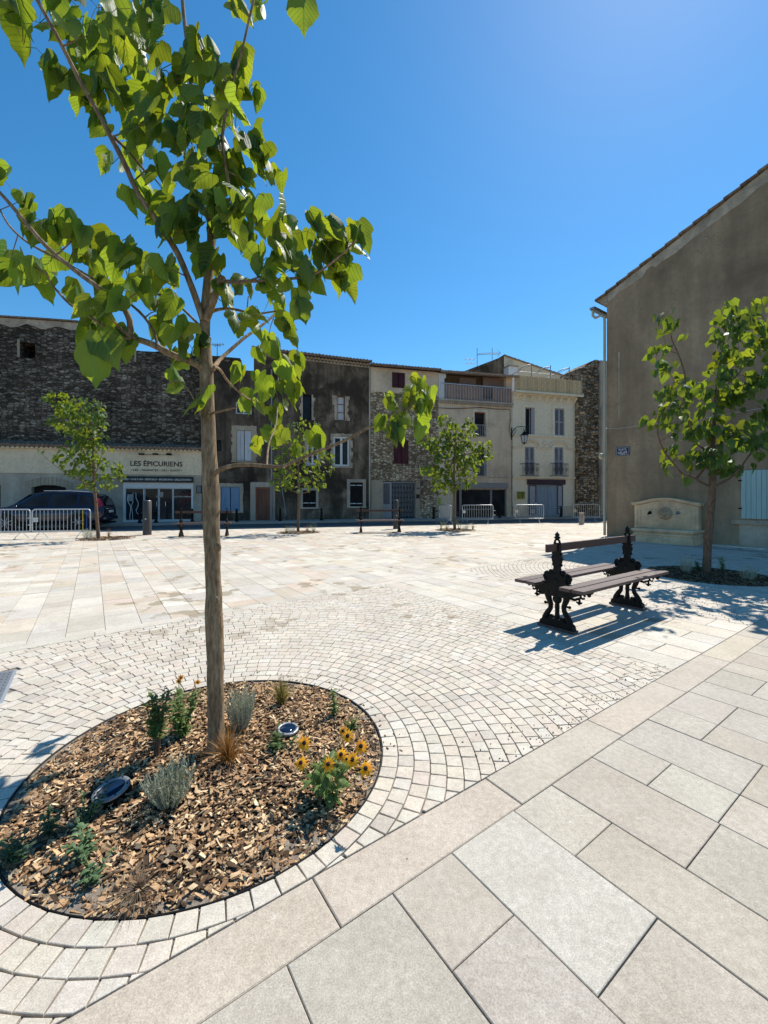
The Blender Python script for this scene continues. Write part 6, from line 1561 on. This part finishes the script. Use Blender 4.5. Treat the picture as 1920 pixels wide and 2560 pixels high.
# right of centre
Y = 18.9; cc = lambda cx, cy: (900 + cx / 4.424, 860 + cy / 4.424)
bl = [(920, 850, 70), (1000, 880, 50), (1210, 880, 65), (1250, 960, 60), (960, 960, 80), (1100, 960, 95), (700, 1090, 80), (800, 1110, 75), (920, 1080, 105), (1060, 1100, 125), (1200, 1080, 95), (1320, 1140, 60), (1430, 1120, 45), (1440, 1220, 55), (1340, 1230, 85), (1180, 1250, 125), (1000, 1220, 115), (820, 1200, 75), (900, 1330, 95), (1080, 1370, 115), (1260, 1340, 85), (720, 1400, 55), (820, 1420, 65), (1200, 1460, 105), (950, 1450, 105), (840, 1560, 75), (950, 1590, 85), (1060, 1570, 75), (1160, 1560, 55), (1100, 1200, 90), (880, 1230, 70)]
t0 = ground(1137, 1325); tr_ = [tp(1137, 1326, Y, .07), tp(1136, 1280, Y, .06), tp(1136, 1220, Y, .055), tp(1135, 1180, Y, .045), tp(1138, 1130, Y, .032), tp(1140, 1080, Y, .015)]
ends = [(1136, 1215, *cc(840, 1500)), (1136, 1205, *cc(1230, 1450)), (1135, 1190, *cc(720, 1390)), (1135, 1180, *cc(1340, 1250)), (1136, 1160, *cc(760, 1100)), (1137, 1140, *cc(1420, 1150)), (1138, 1120, *cc(940, 900)), (1138, 1110, *cc(1220, 900))]
make_tree('bushy young tree in front of the beige house, beside the end on barrier', Vector(t0.xy), tr_, auto_limbs(tr_, ends, Y, .022), cropblobs(bl, 900, 860, 4.424, Y, .8, 32), .185, False, M['leaf_far'], M['bark_dark'], .008, 1.0, .55, 3, 'young street trees', 10)
# right, in the second round bed
Y = 8.2; ca = lambda cx, cy: (1480 + cx / 3.77, 950 + cy / 3.77); cbb = lambda cx, cy: (1460 + cx / 3.607, 400 + cy / 3.607)
bu = [(740, 1460, 85), (650, 1560, 45), (640, 1750, 75), (740, 1740, 45), (730, 1880, 75), (830, 1850, 45), (900, 1600, 25), (800, 1530, 50), (1300, 1340, 85), (1400, 1450, 105), (1250, 1500, 85), (1180, 1620, 75), (1380, 1620, 105), (1500, 1560, 105), (1600, 1400, 75), (1620, 1600, 75), (1150, 1900, 55), (1250, 1800, 75), (1400, 1800, 95), (1560, 1750, 95), (1240, 1980, 95), (1500, 2000, 105), (1600, 1950, 85), (800, 2020, 95), (950, 2050, 50), (1070, 2070, 55), (680, 2130, 55), (1700, 1500, 90), (1720, 1700, 90), (1750, 1900, 90), (1560, 1300, 60), (1480, 1400, 70)]
bd = [(640, 180, 65), (760, 150, 85), (860, 100, 95), (640, 300, 65), (540, 420, 55), (700, 420, 75), (830, 380, 75), (800, 270, 75), (900, 440, 55), (780, 540, 35), (1000, 500, 85), (1130, 350, 105), (1100, 200, 105), (1300, 150, 120), (1450, 100, 110), (1200, 500, 105), (1360, 560, 110), (1500, 500, 95), (1600, 350, 70), (1330, 250, 95), (1550, 650, 95), (760, 680, 55), (700, 780, 55), (860, 760, 55), (760, 900, 45), (870, 940, 35), (950, 800, 75), (1100, 820, 105), (1250, 720, 125), (1350, 820, 85), (1230, 900, 45), (1540, 830, 28), (1620, 720, 38), (1000, 680, 75), (1700, 500, 100), (1750, 650, 90), (1700, 250, 100)]
BLr = cropblobs(bu, 1460, 400, 3.607, Y, .7, 9) + cropblobs(bd, 1480, 950, 3.77, Y, .7, 8.5)
t0 = Vector(AB.w(9.98, 2.97).xy)
tr_ = [tp(1766, 1432, Y, .075), tp(1769, 1360, Y, .068), tp(1776, 1290, Y, .066), tp(1781, 1215, Y, .062), tp(1781, 1150, Y, .045), tp(1784, 1080, Y, .034), tp(1790, 1000, Y + .1, .026), tp(1798, 920, Y + .1, .02), tp(1815, 820, Y + .1, .013), tp(1822, 760, Y, .008)]
LR = []
for pts in ([ca(1130, 1010), ca(1040, 970), ca(960, 920), ca(850, 880), ca(780, 800), ca(690, 690), ca(640, 580), ca(620, 480), ca(640, 330)],
            [ca(985, 925), ca(1040, 860), ca(1090, 780), ca(1110, 640), ca(1120, 480)], [ca(1155, 1005), ca(1240, 960), ca(1320, 910), ca(1420, 800), ca(1500, 690), ca(1600, 620), ca(1680, 560)],
            [ca(1110, 680), ca(1040, 640), ca(950, 580), ca(880, 540)], [ca(1120, 560), ca(960, 510), ca(910, 380), ca(860, 240), ca(880, -20), cbb(850, 1750), cbb(800, 1640), cbb(780, 1560)],
            [ca(1150, 640), ca(1240, 560), ca(1400, 500), ca(1500, 430), ca(1590, 360)], [cbb(1250, 2050), cbb(1350, 1970), cbb(1450, 1850), cbb(1520, 1760)]):
    n = len(pts); ye = RN.uniform(-.6, .6); LR.append([tp(p[0], p[1], Y + ye * i / (n - 1), .026 + (.008 - .026) * i / (n - 1)) for i, p in enumerate(pts)])
make_tree('leafy tree in the shaded round bed in front of the stone fountain', t0, tr_, LR, BLr, .19, False, M['leaf_far'], M['bark_dark'], .007, 1.25, .75, 3, None, 12)

# ------------------------------------------------------------------ planted beds
def bed(label, c, R_, nchip, near_=False, zt_=.0, fr=AB, grp='round planting beds', shade_k=1.0):
    w0_ = fr.w(c[0], c[1]); T = thing('planting_bed', label, 'planting bed', WF, w0_.x, w0_.y, 0, grp)
    b = MB(); n = 72 if near_ else 40; vs = []
    for (r_, z) in ((R_ - .007, -.03), (R_ - .007, zt_ - .001), (R_ - .001, zt_ - .001), (R_ - .001, -.03)):
        for k in range(n): a_ = 2 * math.pi * k / n; vs.append((w0_.x + r_ * math.cos(a_), w0_.y + r_ * math.sin(a_), z))
    b.add(vs, [(j * n + k, j * n + (k + 1) % n, (j + 1) * n + (k + 1) % n, (j + 1) * n + k) for j in range(3) for k in range(n)], smooth=True); b.build('metal_edging', M['iron'], T)
    def hz(x, y):
        r_ = math.hypot(x - w0_.x, y - w0_.y) / R_
        return zt_ + -.024 + .04 * (1 - r_ * r_) + .012 * NZ.noise(Vector((x * 4, y * 4, 0)))
    b = MB(); m = 24 if near_ else 10; n = 60 if near_ else 32; vs = [(w0_.x, w0_.y, hz(w0_.x, w0_.y))]
    for j in range(1, m + 1):
        for k in range(n):
            a_ = 2 * math.pi * k / n; r_ = (R_ - .012) * j / m; x, y = w0_.x + r_ * math.cos(a_), w0_.y + r_ * math.sin(a_); vs.append((x, y, hz(x, y)))
    b.add(vs, [(0, 1 + k, 1 + (k + 1) % n) for k in range(n)] + [(1 + j * n + k, 1 + (j + 1) * n + k, 1 + (j + 1) * n + (k + 1) % n, 1 + j * n + (k + 1) % n) for j in range(m - 1) for k in range(n)], smooth=True)
    b.build('soil', M['soil'], T)
    b = MB(); cols = [((.47, .305, .175), 4), ((.58, .42, .255), 2.5), ((.34, .205, .112), 3.5), ((.17, .10, .055), 3), ((.065, .043, .027), 3), ((.28, .225, .165), 1.5), ((.66, .51, .34), 1)]
    for i in range(nchip):
        a_ = RN.uniform(0, 2 * math.pi); r_ = (R_ - .016) * RN.random() ** .44; x, y = w0_.x + r_ * math.cos(a_), w0_.y + r_ * math.sin(a_)
        big = RN.random() ** 2.2; lx = (.010 + .040 * big) * (1 if near_ else 1.6); ly = (.005 + .011 * RN.random()) * (1 if near_ else 1.6) * (1 + big * .6); lz_ = .0015 + .0045 * RN.random()
        Mx = Matrix.Translation((x, y, hz(x, y) + RN.uniform(.0, .022))) @ Matrix.Rotation(RN.uniform(0, 6.28), 4, 'Z') @ Matrix.Rotation(RN.gauss(0, .35), 4, 'X') @ Matrix.Rotation(RN.gauss(0, .28), 4, 'Y')
        sk = RN.uniform(-.35, .35) * ly; tp_ = RN.uniform(.45, 1); col = palc(cols, .15); col = tuple(min(.75, q * shade_k) for q in col)
        P = []
        for cz in (-.5, .5):
            for (ax, ay) in ((-.5, -.5), (.5, -.5 * tp_), (.5, .5 * tp_), (-.5, .5)): P.append(Mx @ Vector((ax * lx + (sk if ay > 0 else -sk), ay * ly, cz * lz_ * (1 if ax < 0 else .6))))
        b.add(P, [(0, 3, 2, 1), (4, 5, 6, 7), (0, 1, 5, 4), (1, 2, 6, 5), (2, 3, 7, 6), (3, 0, 4, 7)], col)
    o = b.build('bark_mulch', M['chips'], T); o['kind'] = 'stuff'
    return T
bed('large round bed of bark chippings around the near tree', P1, R1, 19000, True)
bed('shaded round bed of mulch darkened with painted shade around the tree by the fountain', P2, R2, 4200, shade_k=.45)  # chip colours darkened to stand for the shade over this bed
for px_, py_, lab in ((266, 1346, 'small round bed under the young tree left of the service column'), (747, 1331, 'small round bed under the young tree in front of the soot stained house'), (1138, 1325, 'small round bed under the bushy young tree near the end on barrier')):
    p = ground(px_, py_); bed(lab, (p.x, p.y), .92, 900, False, .012, WF)
# loose chips kicked onto the stones
b = MB()
for i in range(60):
    a_ = RN.uniform(-.6, 1.7); r_ = R1 + abs(RN.gauss(0, .10)) + .01; q = AB.w(P1[0] + r_ * math.cos(a_), P1[1] + r_ * math.sin(a_)); k = RN.uniform(.6, 1.2)
    b.mbox(Matrix.Translation((q.x, q.y, .004)) @ Matrix.Rotation(RN.uniform(0, 6), 4, 'Z') @ Matrix.Rotation(RN.gauss(0, .15), 4, 'X'), RN.uniform(.004, .022), RN.uniform(.003, .009), .004, (.28 * k, .17 * k, .09 * k))
for i in range(130):
    q = AB.w(RN.uniform(1.8, 4.2), B1H + .01 + abs(RN.gauss(0, .12))); k = RN.uniform(.4, 1.2)
    b.mbox(Matrix.Translation((q.x, q.y, .003)) @ Matrix.Rotation(RN.uniform(0, 6), 4, 'Z'), RN.uniform(.003, .012), RN.uniform(.002, .006), .004, (.14 * k, .10 * k, .06 * k))
o = b.build('scattered_chips', M['chips'], kind='stuff'); tag(o, 'crumbs of bark scattered over the setts', 'debris')

# ---- plants
def lavender(label, px, py, rad_, h, n=90, grp=None, lab_mat='lavender'):
    p = ground(px, py); T = thing('lavender_plant', label, 'plant', WF, p.x, p.y, 0, grp); f = MB(); st_ = MB()
    for i in range(n):
        a_ = RN.uniform(0, 6.28); q = RN.random() ** .6; base = p + Vector((math.cos(a_), math.sin(a_), 0)) * rad_ * .35 * q; tip = p + Vector((math.cos(a_) * rad_ * q, math.sin(a_) * rad_ * q, h * RN.uniform(.6, 1.05)))
        mid_ = (base + tip) / 2 + Vector((math.cos(a_), math.sin(a_), 0)) * rad_ * .12 * RN.random()
        st_.tube([base, mid_, tip], [.0015, .0012, .0008], 3, False)
        for k in range(16):
            t = .12 + .88 * k / 15; c_ = (base * (1 - t) + mid_ * t) if t < .5 else (mid_ * (2 - 2 * t) + tip * (2 * t - 1))
            if t < .5: c_ = base * (1 - 2 * t) + mid_ * (2 * t)
            d = RV(1); d.z = abs(d.z) + .7; v = RN.uniform(.7, 1.3)
            addleaf(f, c_, d, RV(), RN.uniform(.014, .028), False, .22, .1, .2, (v, v, v))
    st_.build('stems', M['lavender'], T); f.build('foliage', M[lab_mat], T); return T
def sedge(label, px, py, rad_, h, n=120, mat='sedge', grp=None):
    p = ground(px, py); T = thing('sedge_grass', label, 'ornamental grass', WF, p.x, p.y, 0, grp); f = MB()
    for i in range(n):
        a_ = RN.uniform(0, 6.28); e = Vector((math.cos(a_), math.sin(a_), 0)); q = RN.random(); hh = h * RN.uniform(.55, 1.1); L_ = []
        for k in range(6):
            t = k / 5; L_.append(p + e * (.02 * q + rad_ * q * t ** 1.8 * 1.1) + Vector((0, 0, hh * (t - .38 * q * t * t * 1.3))))
        v = RN.uniform(.55, 1.4); ribbon(f, L_, .0021, (v, v * RN.uniform(.85, 1.15), v))
    f.build('blades', M[mat], T); return T
def shrub(label, px, py, h, nst, leafL, spread, mat='herb', low=.35, wk=.55, name='leafy_plant', dens=14, col=(1, 1, 1), grp=None):
    p = ground(px, py); T = thing(name, label, 'plant', WF, p.x, p.y, 0, grp); f = MB(); st_ = MB()
    for i in range(nst):
        a_ = RN.uniform(0, 6.28); e = Vector((math.cos(a_), math.sin(a_), 0)); q = RN.random(); hh = h * RN.uniform(.65, 1.05)
        pts = [p + e * .01, p + e * spread * q * .4 + Vector((0, 0, hh * .5)), p + e * spread * q + Vector((0, 0, hh))]
        st_.tube(pts, [.004, .003, .0015], 5, False)
        for k in range(dens):
            t = low + (1 - low) * k / (dens - 1); c_ = pts[0] * (1 - 2 * t) + pts[1] * 2 * t if t < .5 else pts[1] * (2 - 2 * t) + pts[2] * (2 * t - 1)
            a2 = k * 2.4 + i; d = Vector((math.cos(a2), math.sin(a2), RN.uniform(-.1, .7))); v = RN.uniform(.65, 1.35)
            addleaf(f, c_, d, Vector((0, 0, 1)) + RV(.3), leafL * RN.uniform(.6, 1.15) * (1.1 - .4 * t), True, wk, .3, .35, (v * col[0], v * col[1], v * col[2]))
    st_.build('stems', M['bark_dark'] if low > .3 else M['herb'], T); f.build('foliage', M[mat], T); return T
def flower(T, c, d, R_, st_, base):
    d = d.normalized(); u = d.orthogonal().normalized(); v = d.cross(u); b = MB(); n = RN.choice((11, 12, 13))
    for k in range(n):
        a_ = k * 2 * math.pi / n + RN.uniform(-.1, .1); e = u * math.cos(a_) + v * math.sin(a_); kk = RN.uniform(.8, 1.15)
        addleaf(b, c + e * R_ * .18, e - d * RN.uniform(-.05, .35), d, R_ * .86, False, .42, .15, .25, (kk, kk * RN.uniform(.75, 1.1), kk))
    fl = b.build('flower', M['petal'], T)
    b = MB(); Mx = d.to_track_quat('Z', 'Y').to_matrix().to_4x4(); bb = MB(); bb.ball((0, 0, .004), R_ * .27, 9, sc=(1, 1, .75))
    b.add([c + (Mx @ Vector(q)) for q in bb.v], bb.f, smooth=True); b.build('cone', M['cone'], fl)
    st_.tube([base + RV(.01), base * .45 + c * .55 + RV(.015), c - d * .01], [.0022, .002, .0018], 5, False)
p = ground(812, 2012)
T = thing('coneflower', 'clump of orange black eyed daisies flowering at the right side of the near bed', 'flowers', WF, p.x, p.y, 0); st_ = MB(); zf_ = .25
for (fx, fy, rr) in ((657, 1605, .036), (751, 1590, .036), (741, 1579, .028), (780, 1612, .036), (737, 1630, .034), (761, 1641, .036), (650, 1648, .032), (709, 1651, .033), (790, 1660, .036), (749, 1640, .02)):
    fx *= 1920 / 1659; fy *= 1920 / 1659; z = zf_ + RN.uniform(-.02, .03); Yf = F * (H - z) / (fy - HY); c_ = PW(fx, fy, Yf)
    flower(T, c_, Vector((RN.uniform(-.3, .3), -.75 + RN.uniform(-.2, .2), .8)), rr * 1.12, st_, p + Vector((0, 0, .05)))
st_.build('stems', M['herb'], T)
f = MB()
for i in range(70):
    t = RN.random() ** .7; e = RV(1); e.z = 0; c_ = p + e * (.035 + .06 * t) + Vector((0, .02, .02 + .17 * t)); v = RN.uniform(.7, 1.3)
    addleaf(f, c_, Vector((e.x, e.y, RN.uniform(-.7, .5))), Vector((0, -.2, 1)) + RV(.4), RN.uniform(.035, .075), True, .62, .3, .4, (v, v * 1.05, v))
f.build('foliage', M['herb'], T)
p = ground(455, 1755)
T = thing('coneflower', 'two wilting orange daisies at the back edge of the near bed behind the trunk', 'flowers', WF, p.x, p.y, 0); st_ = MB()
for (fx, fy, z) in ((452, 1694, .17), (447, 1703, .15), (494, 1706, .12)):
    Yf = F * (H - z) / (fy - HY); flower(T, PW(fx, fy, Yf), Vector((.3, -.9, RN.uniform(-.3, .5))), .026, st_, p)
st_.build('stems', M['herb'], T); f = MB()
for i in range(34):
    e = RV(1); e.z = 0; v = RN.uniform(.8, 1.5); addleaf(f, p + e * .07 + Vector((0, 0, RN.uniform(0, .07))), Vector((e.x, e.y, .5)), Vector((0, 0, 1)) + RV(.4), RN.uniform(.03, .06), True, .5, .3, .4, (v, v, v * .8))
f.build('foliage', M['herb'], T)
shrub('tall leafy shrub with bare lower stems on the left of the near trunk', 392, 1905, .42, 9, .066, .13, 'herb', .45, .40, dens=20)
shrub('second bushy green plant behind the tall leafy shrub', 452, 1850, .27, 10, .058, .16, 'herb', .2, .45, dens=16, col=(1.1, 1.15, 1.0))
shrub('small green plant by the metal edging at the back right of the near bed', 838, 1790, .22, 3, .05, .05, 'herb', .15, .4, dens=14)
shrub('low sprawling green plant right below the small edge plant', 882, 1822, .08, 5, .04, .1, 'herb', .1, .4, dens=9, col=(1.2, 1.1, .9))
shrub('dark low plant beside the upright ground spotlight', 690, 1880, .12, 9, .06, .13, 'herb', .1, .35, dens=10, col=(.55, .65, .6))
shrub('trailing blue green plant at the far left of the near bed', 120, 2085, .12, 6, .042, .15, 'euph', .1, .5, dens=12)
shrub('trailing blue green plant just left of the tilted spotlight', 215, 2060, .10, 5, .038, .13, 'euph', .1, .5, dens=12)
shrub('pale edged low plant nearest the front left of the bed', 225, 2140, .12, 4, .045, .09, 'euph', .2, .6, dens=12, col=(1.9, 1.9, 1.6))
shrub('low blue green plant in the tree shadow at the left picture edge', 35, 2150, .12, 6, .045, .14, 'euph', .1, .5, dens=12)
shrub('small silver green sprig at the front of the bed below the pale edged plant', 235, 2200, .07, 6, .035, .09, 'euph', .1, .5, dens=10, col=(1.6, 1.6, 1.4))
lavender('grey green lavender right behind the near trunk', 603, 1828, .10, .26, 120)
lavender('grey green lavender at the front left of the near trunk', 422, 2015, .125, .17, 170)
sedge('orange brown grass tuft at the foot of the near trunk', 571, 1915, .17, .25, 260)
sedge('olive and orange grass tuft at the back of the near bed', 703, 1765, .13, .24, 230, 'sedge_green')
sedge('dry brown grass mat at the front edge of the near bed', 345, 2225, .14, .035, 240, 'drygrass')
# ground spotlights
def spot(label, px, py, R_, tilt, ang):
    p = ground(px, py, .06); T = thing('ground_spotlight', label, 'spotlight', WF, p.x, p.y, .05); ORG[T.name] = (0, 0, 0)
    T.rotation_euler = (tilt[0], tilt[1], 0)
    b = MB(); b.lathe([(R_ * .93, -.09), (R_ * .95, -.005)], (0, 0, 0), 32); b.build('housing', M['iron'], T)
    b = MB(); n = 40; vs = []
    for (r_, z) in ((R_, -.006), (R_, .001), (R_ * .97, .005), (R_ * .74, .005), (R_ * .72, .0)):
        for k in range(n): a_ = 2 * math.pi * k / n; vs.append((r_ * math.cos(a_), r_ * math.sin(a_), z))
    b.add(vs, [(j * n + k, j * n + (k + 1) % n, (j + 1) * n + (k + 1) % n, (j + 1) * n + k) for j in range(4) for k in range(n)], smooth=True); rm = b.build('steel_rim', M['zinc'], T)
    b = MB()
    for k in range(6): a_ = k * math.pi / 3 + .3; b.lathe([(.005, .004), (.004, .008)], (R_ * .86 * math.cos(a_), R_ * .86 * math.sin(a_), 0), 8)
    b.build('screws', M['iron'], rm)
    b = MB(); b.lathe([(R_ * .73, -.002), (R_ * .72, .001), (.001, .002)], (0, 0, 0), 32); b.build('lens', M['glass_blue'], T)
spot('round steel rimmed ground spotlight facing up right of the near trunk', 719, 1818, .068, (.05, .05), 0)
spot('round ground spotlight with blue lens, tilted, at the left of the near bed', 278, 1968, .083, (.10, -.13), 0)
# plants in the other beds
lv = [(1715, 1432, .16, .30, 'grey green lavender left of the trunk in the shaded bed'), (1872, 1450, .18, .24, 'grey green lavender at the right end of the shaded bed')]
for (x_, y_, r_, h_, lab) in lv: lavender(lab, x_, y_, r_, h_, 70)
shrub('leafy plant with reddish tips right of the trunk in the shaded bed', 1810, 1428, .36, 5, .08, .18, 'herb', .2, .45, dens=12, col=(1.5, .9, .8))
shrub('dark small plant beside the trunk in the shaded bed', 1747, 1428, .22, 4, .09, .12, 'herb', .2, .5, dens=10, col=(.8, .8, .8))
sm = [(216, 1345, 'lavender_plant', 'grey clump left of the trunk in the bed beside the barrier', 'l', .22, .26), (232, 1344, 's', 'silvery clump against the trunk in the bed beside the barrier', 'l', .18, .22), (272, 1343, 's', 'reddish tuft right of the trunk in the bed beside the barrier', 'g', .22, .3),
      (716, 1333, 's', 'olive tuft left of the trunk in the middle bed', 'g', .25, .3), (728, 1334, 's', 'grey clump next to the trunk in the middle bed', 'l', .22, .24), (768, 1331, 's', 'orange tuft right of the trunk in the middle bed', 'g', .25, .3), (785, 1331, 's', 'green clump at the right end of the middle bed', 'h', .2, .3),
      (1102, 1326, 's', 'green clump at the left end of the bed near the end on barrier', 'h', .15, .35), (1117, 1327, 's', 'olive tuft left of the trunk near the end on barrier', 'g', .3, .35), (1148, 1325, 's', 'green clump right of the trunk near the end on barrier', 'h', .15, .35), (1163, 1326, 's', 'grey clump right of the bushy young tree', 'l', .18, .22), (1182, 1325, 's', 'green grass tuft at the right end of the bed near the end on barrier', 'g', .3, .35)]
for (x_, y_, _, lab, ty, r_, h_) in sm:
    r_ *= 1.15; h_ *= 1.3
    if ty == 'l': lavender(lab, x_, y_, r_, h_, 60)
    elif ty == 'g': sedge(lab, x_, y_, r_, h_, 110, 'sedge' if 'orange' in lab or 'red' in lab else 'sedge_green')
    else: shrub(lab, x_, y_, h_, 5, .1, r_, 'herb', .15, .5, dens=9)
